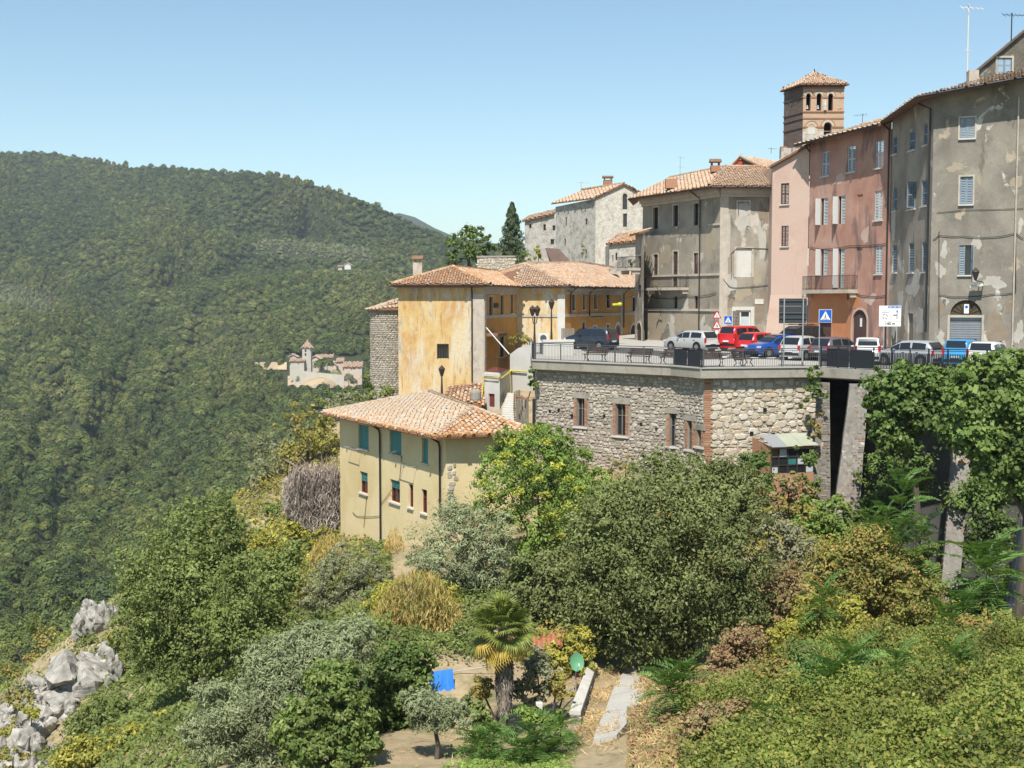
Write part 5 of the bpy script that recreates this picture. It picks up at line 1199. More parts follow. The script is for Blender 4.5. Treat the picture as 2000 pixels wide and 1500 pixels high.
# ---------------------------------------------------------------- cars
def car(label,px,py,Y,rz,body,L=3.7,W=1.62,H=1.5,style='hatch',roofm=None,rack=False):
    z0=street(Y); p=pt(px,py,Y); e=empty('parked_car',(0,0,0),label,'car','cars parked along the street')
    if style=='van': X=[-.5,-.49,-.47,-.44,-.30,-.10,.04,.16,.27,.36,.45,.49,.5]; TP=[.3,.62,.85,.97,1,1,.99,.95,.72,.64,.56,.48,.3]
    elif style=='wagon': X=[-.5,-.485,-.46,-.41,-.30,-.12,.03,.12,.22,.34,.45,.49,.5]; TP=[.32,.58,.74,.95,.99,1,.98,.88,.68,.62,.55,.46,.32]
    else: X=[-.5,-.485,-.46,-.39,-.28,-.12,.04,.13,.24,.35,.45,.49,.5]; TP=[.32,.58,.74,.95,.99,1,.97,.86,.66,.61,.54,.46,.32]
    BT=[.32,.56,.60,.62,.62,.61,.60,.60,.595,.585,.53,.45,.32]
    st=[]
    for i,(x,t,b) in enumerate(zip(X,TP,BT)):
        wf=W/2*(1-.14*abs(x*2)**5); b=min(b,t); zb=.17 if abs(x)<.47 else .24
        wr=wf*.97-(t-b)*H*.24
        half=[(wf*.9,zb),(wf,zb+.12),(wf*1.0,.42*H),(wf*.975,b*H),(wr,t*H-(.05 if t-b>.1 else .015)),(wr*.8,t*H),(0,t*H+.012)]
        st.append([Vector((x*L,y,z)) for y,z in half])
    mb=MB(); vs=[];fs=[]
    for s in st: vs+=s+[Vector((v.x,-v.y,v.z)) for v in s[-2::-1]]
    n=13
    for i in range(len(st)-1):
        for k in range(n-1): a=i*n+k; fs.append((a,a+1,a+n+1,a+n))
    fs.append(tuple(range(n))); fs.append(tuple((len(st)-1)*n+k for k in range(n))[::-1])
    mb.raw(vs,fs); body_o=mb.build('body',body,e,smooth=False); body_o.data.shade_smooth()
    for pl in body_o.data.polygons:
        if len(pl.vertices)>4: pl.use_smooth=False
    def q(i,fi,k,fk,sgn=1,o=.008):
        """point on the body side between stations i/i+1, profile k/k+1"""
        a=st[i][k].lerp(st[i][k+1],fk); b=st[i+1][k].lerp(st[i+1][k+1],fk); v=a.lerp(b,fi)
        return Vector((v.x,sgn*(v.y+o),v.z+.002))
    for sgn in (1,-1):
        for (i0,f0,i1,f1) in ((3,.1,4,.75),(4,.95,6,.0),(6,.1,7,.55)):
            g=MB(); lo=.1; hi=.86; N=4
            for j in range(N):
                def at(t,fk):
                    u=(i0+f0)+((i1+f1)-(i0+f0))*t; i=min(int(u),len(st)-2); return q(i,u-i,3,fk,sgn)
                g.poly([at(j/N,lo),at((j+1)/N,lo),at((j+1)/N,hi),at(j/N,hi)])
            g.build('side_window','car_glass',e)
    def strip(name,i0,f0,i1,f1,wf,m,off):
        g=MB(); pts=[]; N=4
        for j in range(N+1):
            u=(i0+f0)+((i1+f1)-(i0+f0))*j/N; i=min(int(u),len(st)-2); f=u-i
            c=st[i][5].lerp(st[i+1][5],f); s_=st[i][4].lerp(st[i+1][4],f); pts.append((c.x,s_.y*wf,c.z))
        for j in range(N):
            a,b=pts[j],pts[j+1]; d=Vector((b[0]-a[0],0,b[2]-a[2])); nn=Vector((-d.z,0,d.x)).normalized()
            if nn.z<0: nn=-nn
            if off<0 and nn.x>0: nn=-nn
            o_=nn*.02
            g.poly([Vector((a[0],-a[1],a[2]))+o_,Vector((b[0],-b[1],b[2]))+o_,Vector((b[0],b[1],b[2]))+o_,Vector((a[0],a[1],a[2]))+o_])
        return g.build(name,m,e)
    strip('rear_window',1,.45,3,-.12,.86,'car_glass',-1); strip('windscreen',6,.15,8,-.08,.9,'car_glass',1)
    if roofm: strip('roof_panel',3,.2,6,0,.92,roofm,1)
    # wheels
    for sx in (-.31,.30):
        for sy in (-1,1):
            c=Vector((sx*L,sy*(W/2-.09),.30)); ar=MB(); ar.tube([c+Vector((0,sy*-.1,.03)),c+Vector((0,sy*.094,.03))],.365,18); ar.build('wheel_arch','plastic_black',e)
            wh=MB().tube([c+Vector((0,-.09*sy,0)),c+Vector((0,.1*sy,0))],.30,18).build('wheel','tyre',e)
            rm=MB(); rm.tube([c+Vector((0,.08*sy,0)),c+Vector((0,.108*sy,0))],.185,14); rm.build('rim','rim',wh)
    for sy in (-1,1):
        y=sy*W*.41
        mb=MB(); mb.box((-.487*L,y,.53*H if style!='van' else .6*H),(.07,.15,.30 if style=='hatch' else .34)); mb.build('tail_light','tail_red',e)
        mb=MB(); mb.box((.475*L,y*.95,.47*H),(.16,.26,.13)); mb.build('headlight','lamp_clear',e)
        mb=MB(); mb.box((.12*L,sy*(W/2+.06),.64*H),(.1,.16,.11)); mb.build('door_mirror',body,e)
        mb=MB(); mb.box((-.02*L,sy*(W/2+.004),.53*H),(.16,.02,.03)); mb.box((-.25*L,sy*(W/2+.0),.54*H),(.16,.03,.03)); mb.build('door_handle','plastic_black',e)
    MB().box((-.497*L,0,.27*H),(.07,W*.84,.16)).build('rear_bumper','plastic_black',e); MB().box((.497*L,0,.23*H),(.07,W*.82,.16)).build('front_bumper','plastic_black',e)
    MB().box((.505*L,0,.33*H),(.03,W*.5,.1)).build('grille','plastic_black',e)
    MB().box((-.512*L,0,.40*H),(.02,.5,.11)).build('number_plate','sign_white',e)
    if rack:
        mb=MB()
        for x in (-.2,.02): mb.box((x*L,0,H+.09),(.06,W*.8,.035))
        for y in (-.36,.36): mb.box((-.1*L,y*W,H+.05),(.42*L,.04,.04))
        mb.build('roof_rack','plastic_black',e)
    e.location=(p.x,Y,z0); e.rotation_euler=(0,0,rz); return e
D=R
car('dark blue people carrier parked by the low white wall, left of all cars',1155,690,90,D(142),'car_navy',3.9,1.62,1.55,'van')
car('silver estate car parked before the corner palazzo',1350,690,88.5,D(128),'car_silver',4.1,1.66,1.46,'wagon')
car('red van with square rear window, left of the red hatchback',1452,690,88.5,D(42),'car_red',4.0,1.7,1.78,'van')
car('red hatchback between the red van and the blue car',1486,693,85.2,D(40),'car_red',3.6,1.62,1.48)
car('bright blue hatchback with a black roof, facing the railing',1515,694,81.5,D(205),'car_blue',3.9,1.7,1.48,'hatch','car_black')
car('black off-road car with a roof rack behind the blue hatchback',1556,690,87,D(212),'car_black',4.4,1.8,1.85,'wagon',None,True)
car('silver hatchback with red tail light under the crossing sign',1570,703,77.5,D(47),'car_silver',3.7,1.62,1.52)
car('mauve grey hatchback just right of the crossing sign post',1634,700,77,D(40),'car_mauve',3.8,1.66,1.46)
car('white hatchback seen from behind between the two road signs',1694,700,72.5,D(74),'car_white',3.5,1.6,1.56,'van')
car('pale grey hatchback parked below the white direction sign',1776,704,70.5,D(131),'car_grey',3.8,1.66,1.46)
car('sky blue hatchback in front of the arched garage door',1882,705,69.,D(56),'car_sky',3.6,1.6,1.56,'van')
car('white hatchback nearest the fig tree at the right end',1930,712,65.8,D(56),'car_white',3.6,1.6,1.54,'van')

# ---------------------------------------------------------------- signs and street lamps
def flat_tri(mb,c,sx,z0,h,o): mb.poly([c+Vector((-sx,o,z0)),c+Vector((sx,o,z0)),c+Vector((0,o,z0+h))])
def walker(mb,c,s,o):
    """a walking figure standing on stripes"""
    P=lambda x,z:c+Vector((x*s,o,z*s))
    mb.poly([P(.05*math.cos(2*math.pi*k/10),.40+.05*math.sin(2*math.pi*k/10)) for k in range(10)])
    for a,b,w_ in (((0,.33),(-.01,.16),.055),((-.01,.17),(-.13,-.02),.04),((-.01,.17),(.11,-.02),.04),((0,.31),(-.10,.20),.028),((0,.31),(.11,.19),.028)):
        d=Vector((b[0]-a[0],b[1]-a[1])).normalized(); n=Vector((-d.y,d.x))*w_/2
        mb.poly([P(a[0]+n.x,a[1]+n.y),P(b[0]+n.x,b[1]+n.y),P(b[0]-n.x,b[1]-n.y),P(a[0]-n.x,a[1]-n.y)])
def sign_pole(e,x,y,z1,m='galvanised',r=.03,name='pole',zb=None): return MB().tube([(x,y,street(y) if zb is None else zb),(x,y,z1)],r,8).build(name,m,e)
def crossing_sign(label,px,yc,Y,size,zr=0):
    c=pt(px,yc,Y); e=empty('crossing_sign',Vector((c.x,Y,street(Y))),label,'road sign'); sign_pole(e,c.x-size*.42 if px>1500 else c.x,Y+.06,c.z+size*.5)
    p=MB().box((c.x,Y,c.z),(size,.03,size)).build('panel','sign_white',e); MB().box((c.x,Y-.012,c.z),(size*.94,.012,size*.94)).build('blue_field','blue_paint',p)
    mb=MB(); flat_tri(mb,c,size*.4,-size*.32,size*.7,-.024); mb.build('white_triangle','sign_white',p)
    mb=MB(); walker(mb,c+Vector((0,0,-size*.22)),size*.78,-.03)
    for k in range(5): mb.poly([c+Vector((size*(-.30+.13*k),-.029,-size*.3)),c+Vector((size*(-.24+.13*k),-.029,-size*.3)),c+Vector((size*(-.21+.11*k),-.029,-size*.23)),c+Vector((size*(-.26+.11*k),-.029,-size*.23))])
    mb.build('walking_figure','sign_black',p); return e
crossing_sign('large blue pedestrian crossing sign in front of the pink building',1612,617,68.6,.72)
crossing_sign('small blue pedestrian crossing sign by the palazzo shop door',1422,625,92.5,.62)
e=empty('warning_sign',Vector((pt(1401,660,92).x,92,street(92))),'pair of red bordered triangular warning signs stacked on one post','road sign')
cx=pt(1400,640,92).x; sign_pole(e,cx,92.05,zat(606,92))
for yb,yt in ((622,606),(642.5,625)):
    zb,zt_=zat(yb,92),zat(yt,92); h=zt_-zb; c=Vector((cx,92,zb)); mb=MB(); s=h*.58
    mb.raw([c+Vector((-s,.0,0)),c+Vector((s,0,0)),c+Vector((0,0,h)),c+Vector((-s,.03,0)),c+Vector((s,.03,0)),c+Vector((0,.03,h))],[(0,1,2),(3,5,4),(0,3,4,1),(1,4,5,2),(2,5,3,0)]); p=mb.build('panel','red_paint',e)
    mb=MB(); flat_tri(mb,c+Vector((0,0,h*.12)),s*.66,0,h*.68,-.008); mb.build('white_triangle','sign_white',p)
    if yb<630: mb=MB(); walker(mb,c+Vector((0,0,h*.2)),h*.75,-.014); mb.build('walking_figure','sign_black',p)
    else:
        mb=MB()
        for k in (-1,1): mb.poly([c+Vector((k*h*.09-.025,-.014,h*.2)),c+Vector((k*h*.09+.025,-.014,h*.2)),c+Vector((k*h*.05+.02,-.014,h*.5)),c+Vector((k*h*.05-.02,-.014,h*.5))])
        mb.build('road_mark','sign_back',p)
MB().box((cx,91.96,zat(649,92)),(.22,.02,.3)).build('white_plate','sign_white',e)
# big board seen from the back
YB=68.9; e=empty('sign_board',Vector((pt(1548,700,YB).x,YB,ZT)),'large dark road sign board seen from behind on two galvanised posts','road sign')
x0,x1=pt(1522,610,YB).x,pt(1575,610,YB).x; z0,z1=zat(632,YB),zat(583,YB)
for a,b in ((0,.30),(.31,.56),(.57,.99)): MB().obox((x0,YB+.05,z1-(z1-z0)*b),(x1-x0,0,0),(0,.03,0),(0,0,(z1-z0)*(b-a))).build('panel','sign_back',e)
for t in (.09,.58,.78): MB().box(((x0+x1)/2,YB+.02,z1-(z1-z0)*t),(x1-x0-.04,.05,.05)).build('stiffener','rail_grey',e)
for px in (1531,1568): sign_pole(e,pt(px,640,YB).x,YB-.03,z1+.05,r=.04,zb=ZT)
# direction sign
YD=72.5; e=empty('direction_sign',Vector((pt(1738,690,YD).x,YD,street(YD))),'white direction sign with arrows and a roundabout ring on two posts','road sign')
x0,x1=pt(1717,617,YD).x,pt(1760,617,YD).x; z0,z1=zat(637.5,YD),zat(597,YD); zm=z0+(z1-z0)*.25
u1=MB().obox((x0,YD,zm+.008),(x1-x0,0,0),(0,.03,0),(0,0,z1-zm-.008)).build('panel','sign_white',e); u2=MB().obox((x0,YD,z0),(x1-x0,0,0),(0,.03,0),(0,0,zm-z0-.008)).build('distance_panel','sign_white',e)
for px in (1727,1752): sign_pole(e,pt(px,640,YD).x,YD+.06,z1-.05,r=.04)
W_s,H_s=x1-x0,z1-zm; S2=lambda u,v:Vector((x0+u*W_s,YD-.006,zm+v*H_s))
mb=MB(); mb.poly([S2(.40,.84),S2(.97,.84),S2(.97,.97),S2(.40,.97)]); mb.build('blue_strip','blue_paint',u1)
def text(s,loc,size,m,parent,bold=.0):
    cu=bpy.data.curves.new('lettering','FONT'); cu.body=s; cu.size=size; cu.align_x='CENTER'; cu.align_y='CENTER'; cu.offset=bold
    o=bpy.data.objects.new('lettering',cu); COL.objects.link(o); o.parent=parent; o.location=Vector(loc)-ORG[parent.name]; o.rotation_euler=(math.pi/2,0,0); bpy.context.view_layer.update(); me=bpy.data.meshes.new_from_object(o.evaluated_get(bpy.context.evaluated_depsgraph_get())); bpy.data.objects.remove(o); me.materials.clear(); me.materials.append(MATS[m])
    o=link('lettering',me,parent); o.location=Vector(loc)-ORG[parent.name]; o.rotation_euler=(math.pi/2,0,0); return o
mb=MB()
for a,b,v in ((.43,.60,.905),(.64,.78,.905),(.84,.95,.905)):
    for k in range(4): mb.poly([S2(a+(b-a)*k/4,v-.03)+Vector((0,-.004,0)),S2(a+(b-a)*(k+.75)/4,v-.03)+Vector((0,-.004,0)),S2(a+(b-a)*(k+.75)/4,v+.03)+Vector((0,-.004,0)),S2(a+(b-a)*k/4,v+.03)+Vector((0,-.004,0))])
mb.build('strip_lettering','sign_white',u1)
mb=MB()
for v in (.66,.57):
    for k in range(7):
        a=.13+k*.047 if v<.6 else .22+k*.02; 
        if v>.6 and k>3: continue
        mb.poly([S2(a,v-.012),S2(a+(.036 if v<.6 else .015),v-.012),S2(a+(.036 if v<.6 else .015),v+.012),S2(a,v+.012)])
for u,v,du,dv in ((.815,.14,.026,.46),(.70,.36,.12,.05)): mb.poly([S2(u-du/2 if du<.1 else u,v),S2(u+du/2 if du<.1 else u+du,v),S2(u+du/2 if du<.1 else u+du,v+dv),S2(u-du/2 if du<.1 else u,v+dv)])
mb.poly([S2(.775,.60),S2(.855,.60),S2(.815,.74)]); mb.poly([S2(.70,.44),S2(.70,.33),S2(.63,.385)])
mb.poly([S2(.515,.10),S2(.522,.10),S2(.522,.75),S2(.515,.75)])
mb.build('arrow','sign_black',u1)
mb=MB(); rc=S2(.27,.30)
for k in range(16):
    if k%4==3: continue
    a0,a1=2*math.pi*k/16,2*math.pi*(k+1)/16; ro,ri=H_s*.17,H_s*.135
    mb.poly([rc+Vector((math.cos(a)*r_,0,math.sin(a)*r_)) for a,r_ in ((a0,ro),(a1,ro),(a1,ri),(a0,ri))])
mb.poly([rc+Vector((math.cos(a)*H_s*.055,-.003,math.sin(a)*H_s*.055)) for a in [2*math.pi*k/10 for k in range(10)]]) if False else None
mb.build('roundabout_ring','sign_back',u1)
text('140 m',((x0+x1)/2,YD-.008,(z0+zm)/2),.24,'sign_black',u2,.004)
def lantern(e,x,y,z,s=1.,m='iron_brown'):
    mb=MB(); mb.lathe((x,y,z),[(.06*s,0),(.09*s,.05*s),(.21*s,.45*s),(.23*s,.47*s),(.19*s,.56*s),(.07*s,.68*s),(.03*s,.74*s)],8); return mb.build('lantern',m,e)
def lamp_post(label,px,yb,yt,Y,arms=(0,),zb=None):
    c=pt(px,yb,Y); zt_=zat(yt,Y); e=empty('street_lamp',Vector((c.x,Y,c.z)),label,'street lamp')
    MB().tube([(c.x,Y,c.z-.3),(c.x,Y,c.z+.8),(c.x,Y,zt_-.75)],[.1,.06,.045],8).build('pole','iron_brown',e)
    for a in arms:
        if a: MB().tube([(c.x,Y,zt_-1.3),(c.x+a*.7,Y,zt_-1.2),(c.x+a,Y,zt_-.8)],.035,6).build('arm','iron_brown',e)
        lantern(e,c.x+a,Y,zt_-.75,1.)
    return e
lamp_post('double lantern street lamp before the ochre wing',1044,668,596,84,(-.14,.18)); lamp_post('single lantern street lamp right of the double one',1077,664,583,86)
lamp_post('lantern lamp standing by the flaking ochre end wall',863,772,713,82)
# lamp bracket and camera on the grey building
q=fb.P(*fb.uv(1920,556),0); e=empty('wall_lamp',q,'lantern on a bracket beside the lower shutters of the grey building','wall lamp')
l0=fb.P(*fb.uv(1906,548),1.0); MB().tube([q,q+fb.n3*.5+Vector((0,0,.15)),l0],.03,6).build('bracket','iron_brown',e); lantern(e,l0.x,l0.y,l0.z,1.05)
q=fb.P(*fb.uv(1912,560),0); e=empty('floodlight',q,'white floodlight fixed to the grey wall below the lantern','floodlight')
MB().tube([q,q+fb.n3*.4],.03,6).build('bracket','galvanised',e); MB().beam(q+fb.n3*.4+fb.d3*-.5+Vector((0,0,.02)),q+fb.n3*.45+fb.d3*.25+Vector((0,0,.12)),.3,.16).build('housing','white_paint',e)
# yellow hanging lamp on a wire
y0=pt(1205,594,96); e=empty('hanging_lamp',y0,'yellow green street light hanging on a wire before the ochre facade','street lamp')
MB().beam(y0+Vector((-.35,0,-.02)),y0+Vector((.05,0,0)),.3,.16).build('housing','lamp_yellow',e); MB().lathe(y0+Vector((.22,0,-.14)),[(.06,0),(.17,.05),(.2,.14),(.17,.22),(.05,.28)],10).build('globe','lamp_yellow',e)
cable([pt(1108,568,104),pt(1205,588,96),pt(1258,568,100)],'wire carrying the yellow street light across to the palazzo',sag=.05,r=.02)
cable([pt(1108,567,104),pt(1180,565,104),pt(1262,566,102.6)],'upper wire from the ochre wing to the palazzo',sag=.08,r=.02)

# ---------------------------------------------------------------- low wall and steps at the left end of the terrace
lw_=Fac(xy(1062,83,690),xy(1120,83.5,690)); e=empty('low_white_wall',v3(lw_.A,ZT),'low white rendered wall with coping at the left end of the terrace','wall')
lw_.slab(MB(),0,lw_.L,ZT-.02,lw_.uv(1090,668)[1],-.3,0).build('masonry','white_plaster',e); lw_.slab(MB(),-.06,lw_.L+.06,lw_.uv(1090,668)[1]+.003,lw_.uv(1090,663.5)[1],-.36,.06).build('coping','sill_stone',e)
lw2=Fac(xy(1096,97,660),xy(1122,97,660)); e=empty('wood_gate',v3(lw2.A,ZT),'greyish pink wooden gate behind the low white wall','gate')
n=9
for k in range(n): lw2.slab(MB(),lw2.L*k/n+.01,lw2.L*(k+1)/n-.01,ZT,lw2.uv(1108,641)[1],-.04,0).build('board','pale_pink_plaster' if False else 'wood_grey',e)
e=empty('air_conditioner',pt(1061,668,84.5),'white air conditioning unit by the left railing','air conditioner'); c=pt(1061,660,84.5)
MB().box((c.x,84.5,c.z),(.7,.35,.62)).build('casing','white_paint',e); MB().disc((c.x,84.32,c.z),.22,(0,-1,0),14,.02).build('fan_grille','rail_grey',e); MB().box((c.x,84.5,c.z-.75),(.5,.25,.85)).build('stand','rail_grey',e)
# annex with stairs
AX=empty('stair_annex',pt(985,800,86)-Vector((0,0,1)),'white rendered annex with curved outside steps and a small red door','building')
g1=xy(946,85.5,740); g2=xy(976,84.2,740); g3=xy(996,88.2,700); g4=xy(1041,86.2,700)
fx1,fx2,fx3=Fac(g1,g2),Fac(g2,g3),Fac(g3,g4); zf=fx1.uv(961,727)[1]
rd=fx1.rect(954,769,966,795)
mb=MB(); wall(mb,fx1,-12,zf,[rd],.15); wall(mb,fx2,-12,zf,[],.2)
wall(mb,fx3,-12,[(0,fx3.uv(996,692)[1]),(fx3.L*.35,fx3.uv(1012,680)[1]),(fx3.L*.75,fx3.uv(1030,674)[1]),(fx3.L,fx3.uv(1040,674)[1])],[],.2); mb.build('wall','white_plaster',AX)
win(AX,fx1,rd,'plank','red_brown_door',name='door')
mb=MB(); mb.poly([v3(g1,zf+.006),v3(g2,zf+.006),v3(g3,zf+.006),v3(g1+Vector((.6,6)),zf+.006)]); mb.build('balcony_floor','red_brown_door',AX)
mb=MB()
for f in (fx1,fx2):
    mb.beam(f.P(0,zf+.95,-.1),f.P(f.L,zf+.95,-.1),.04,.04)
    for k in range(int(f.L/.22)): mb.beam(f.P(k*.22,zf,-.1),f.P(k*.22,zf+.95,-.1),.018,.018)
mb.build('railing','iron_brown',AX)
fx1.slab(MB(),-.1,fx1.L+.1,zf-.28,zf-.1,-.0,.1).build('edge_band','sill_stone',AX)
zz=zf-.35; MB().tube([fx1.P(.0,zf-4.6,.16),fx1.P(.0,zz,.16),fx1.P(fx1.L,zz,.16),fx2.P(0.05,zz,.14),fx2.P(fx2.L-.1,zz+.3,.14),fx3.P(.15,zz+.3,.12),fx3.P(fx3.L*.78,zz+.28,.12)],.05,6).build('gas_pipe','yellow_pipe',AX)
MB().tube([fx3.P(.12,zz+.3,.12),fx3.P(.12,zz-3.4,.12)],.045,6).build('gas_pipe','yellow_pipe',AX)
for k in range(13):
    t=k/12; yy=768+t*52; c0=pt(np.interp(t,[0,.5,1],[990,981,978]),yy,np.interp(t,[0,1],[85.4,80.])); c1=pt(np.interp(t,[0,.5,1],[1003,1002,1004]),yy,np.interp(t,[0,1],[85.0,79.]))
    d=c1-c0; MB().obox(c0,Vector((d.x,d.y,0)),Vector((.1,.5,0)),Vector((0,0,-.2-.05*k*0))).build('step','sill_stone',AX)
    MB().obox(c0+Vector((0,.03,-.22)),Vector((d.x,d.y,0)),Vector((.1,.5,0)),Vector((0,0,-.9))).build('step_base','white_plaster',AX)
cable([pt(950,640,90),pt(995,692,88.5)],'grey pole sloping down from the ochre pilaster to the annex',r=.05,m='galvanised',name='handrail_pole')
# lean to roof against the ochre wall
e=empty('lean_to',pt(905,775,88),'low lean-to with a pale terracotta roof at the foot of the ochre wall','building')
a_,b_,c_,d_=pt(866,778,84.),pt(946,792,84.),pt(946,748,87.2),pt(876,754,87.2)
roof(e,[[a_,b_,c_,d_]],m='roof_tile_orange',pitch=.26,expo=.42); mb=MB(); mb.poly([a_-Vector((0,0,.2)),b_-Vector((0,0,.2)),b_-Vector((0,0,3)),a_-Vector((0,0,3))]); mb.poly([b_-Vector((0,0,.2)),c_-Vector((0,0,.2)),c_-Vector((0,0,3)),b_-Vector((0,0,3))]); mb.build('wall','orange_worn',e)
c=pt(929,782,76); MB().lathe(c,[(.32,0),(.34,.1),(.34,.5),(.3,.62),(.1,.68)],12).build('water_tank','concrete',None,label='small grey tank standing behind the cream house ridge',cat='tank')
# wooden fence and scrap below the terrace end
e=empty('plank_fence',pt(1020,815,78),'crooked grey plank fence beside the steps','fence')
for k in range(8):
    x=1009+k*3.2; p=pt(x,812+k*1.5,79.5-.35*k); MB().beam(p-Vector((0,0,.6)),p+Vector((rng.normal(0,.05),0,1.75-.06*k+rng.normal(0,.1))),.12,.03).build('plank','wood_grey',e)
MB().beam(pt(1007,772,79.7),pt(1034,782,77),.09,.06).build('rail','wood_grey',e); MB().beam(pt(1024,805,78),pt(1036,764,77.5),.06,.05).build('prop','wood_grey',e)
e=empty('iron_gate',pt(1040,820,77),'dark iron post and rusty rails left of the rubble wall','gate'); MB().beam(pt(1043,832,76.6),pt(1043,779,76.6),.2,.2).build('post','iron',e)
for y in (774,779): MB().beam(pt(1006,y,78),pt(1045,y+3,76.7),.04,.04).build('rail','terracotta',e)
# ---------------------------------------------------------------- shed on the pale wall
e=empty('glazed_shed',pt(1540,935,65),'small brick shed with a patchwork of window panes and pale sheet roof','shed')
YS=65.2; fS=Fac(xy(1507,YS,890),xy(1590,YS+.6,890)); z0,zs0,z1=fS.uv(1545,945)[1],fS.uv(1545,924)[1],fS.uv(1545,876)[1]
mb=MB(); fS.slab(mb,0,fS.L,z0-1,zs0,-.2,0); fS.slab(mb,0,fS.L,z1-.02,z1+.1,-.2,0); mb.poly([fS.P(0,z0-1),fS.P(0,z0-1,-2.4),fS.P(0,z1+.4,-2.4),fS.P(0,z1+.1)]); mb.build('wall','brick_worn',e)
fS.slab(MB(),.02,fS.L-.02,zs0,z1,-.9,-.85).build('inside','shade_black',e)  # near-black board behind the panes, the interior's shade as colour
us=[0,.17,.38,.60,.80,1]; vs_=[0,.33,.66,1]; pm=['pale_shutter','glass','roof_base','glass','glass','pale_shutter','glass','green_blind','glass','glass','pale_shutter','glass','pale_shutter','glass','glass']
wf=MB()
for u in us: fS.slab(wf,max(0,fS.L*u-.03),min(fS.L,fS.L*u+.03),zs0+.002,z1-.022,-.1,.015)
for v in vs_[1:-1]: fS.slab(wf,.031,fS.L-.031,zs0+(z1-zs0)*v-.025,zs0+(z1-zs0)*v+.025,-.09,.01)
wf=wf.build('window','iron_brown',e)
k=0
for i in range(5):
    for j in range(3):
        fS.slab(MB(),fS.L*us[i]+.035,fS.L*us[i+1]-.035,zs0+(z1-zs0)*vs_[j]+.03,zs0+(z1-zs0)*vs_[j+1]-.03,-.06,-.045).build('pane',pm[k],wf); k+=1
for j in range(3):
    u0,u1=fS.L*(-.04+.35*j),fS.L*(.32+.36*j); mb=MB(); up=.02*j
    mb.obox(fS.P(u0,z1+.12+up,.28),fS.d3*(u1-u0),-fS.n3*1.5+Vector((0,0,.5)),Vector((0,0,.025))); mb.build('roof_sheet','pale_green_sheet' if j else 'galvanised',e)
# ---------------------------------------------------------------- garden
gf=lambda px,py,Y: pt(px,py,Y)
e=empty('garden_shed',gf(1075,1290,50),'tiny dark green garden shed with a terracotta roof','shed')
a_,b_,c_,d_=gf(1049,1276,48),gf(1098,1264,48),gf(1108,1236,51),gf(1038,1248,51)
roof(e,[[a_,b_,c_,d_]],m='terracotta',under='terracotta',th=.06,pitch=.2,expo=.4)
mb=MB(); h=Vector((0,0,2.1)); A_,B_=a_.lerp(b_,.06)-Vector((0,-.25,.08)),a_.lerp(b_,.94)-Vector((0,-.25,.08)); C_2,D_2=c_-Vector((0,.1,.1)),d_-Vector((0,.1,.1))
mb.poly([A_,B_,B_-h,A_-h]); mb.poly([D_2,A_,A_-h,D_2-h-Vector((0,0,.6))]); mb.poly([B_,C_2,C_2-h-Vector((0,0,.6)),B_-h]); mb.build('wall','shed_green',e)
MB().obox(A_.lerp(B_,.35)-h+Vector((0,-.04,.05)),(B_-A_)*.35,Vector((0,.03,0)),Vector((0,0,1.8))).build('door','shade_black',e)
# tarp hung from a line
a_,b_=gf(842,1312,46),gf(884,1306,46); dn=gf(885,1362,46).z
mb=MB(); N=10; G=[]
for i in range(N+1):
    for j in range(7):
        t=i/N; s=j/6; p=a_.lerp(b_,t); G.append(Vector((p.x+.06*math.sin(s*5+t*3)*s+.25*s*(t-.3),p.y-.1*math.sin(t*19)*s-.35*s,p.z+(dn-p.z)*s*(1-.18*(1-t)))))
mb.raw(G,[(i*7+j,(i+1)*7+j,(i+1)*7+j+1,i*7+j+1) for i in range(N) for j in range(6)]); mb.build('tarpaulin','tarp_blue',None,True,label='bright blue tarpaulin hanging in the garden',cat='tarpaulin')
cable([gf(828,1318,46.2),gf(960,1300,47)],'line stretched from the blue tarpaulin towards the palm',r=.02,m='galvanised',sag=.03)
f=Fac(xy(878,50,1310),xy(962,49,1300)); e=empty('garden_wall',v3(f.A,-15),'low pale garden wall behind the palm and blue tarpaulin','wall')
f.slab(MB(),0,f.L,f.uv(920,1330)[1]-1,f.uv(920,1303)[1],-.3,0).build('masonry','mortar',e); f.slab(MB(),-.05,f.L+.05,f.uv(920,1303)[1]+.003,f.uv(920,1297)[1],-.4,.08).build('coping','sill_stone',e)
# satellite dish on a pole
c=gf(1127,1293,46); e=empty('satellite_dish',Vector((c.x,46,c.z-1.4)),'round green satellite dish on a short post','satellite dish')
rd_=.285; ax=Vector((.15,-.93,.32)).normalized(); s_=ax.cross(Vector((0,0,1))).normalized(); u_=s_.cross(ax); mb=MB(); R_=[]
for k,(r_,dd) in enumerate(((0.001,-.09),(.12,-.075),(.22,-.035),(rd_,0))):
    R_+= [c+(s_*math.cos(2*math.pi*q/24)*.86+u_*math.sin(2*math.pi*q/24)*1.12)*r_*1.1+ax*dd for q in range(24)]
mb.raw(R_,[(k*24+q,k*24+(q+1)%24,(k+1)*24+(q+1)%24,(k+1)*24+q) for k in range(3) for q in range(24)]); mb.build('dish','dish_green',e,True)
MB().tube([c-ax*.1-Vector((0,0,.0)),c-ax*.22-Vector((0,0,.2)),c-ax*.22-Vector((0,0,1.6))],.03,6).build('post','galvanised',e); MB().tube([c-u_*.3,c+ax*.3-u_*.12],.012,5).build('feed_arm','galvanised',e); MB().box(c+ax*.3-u_*.12,(.06,.06,.09)).build('receiver','white_paint',e)
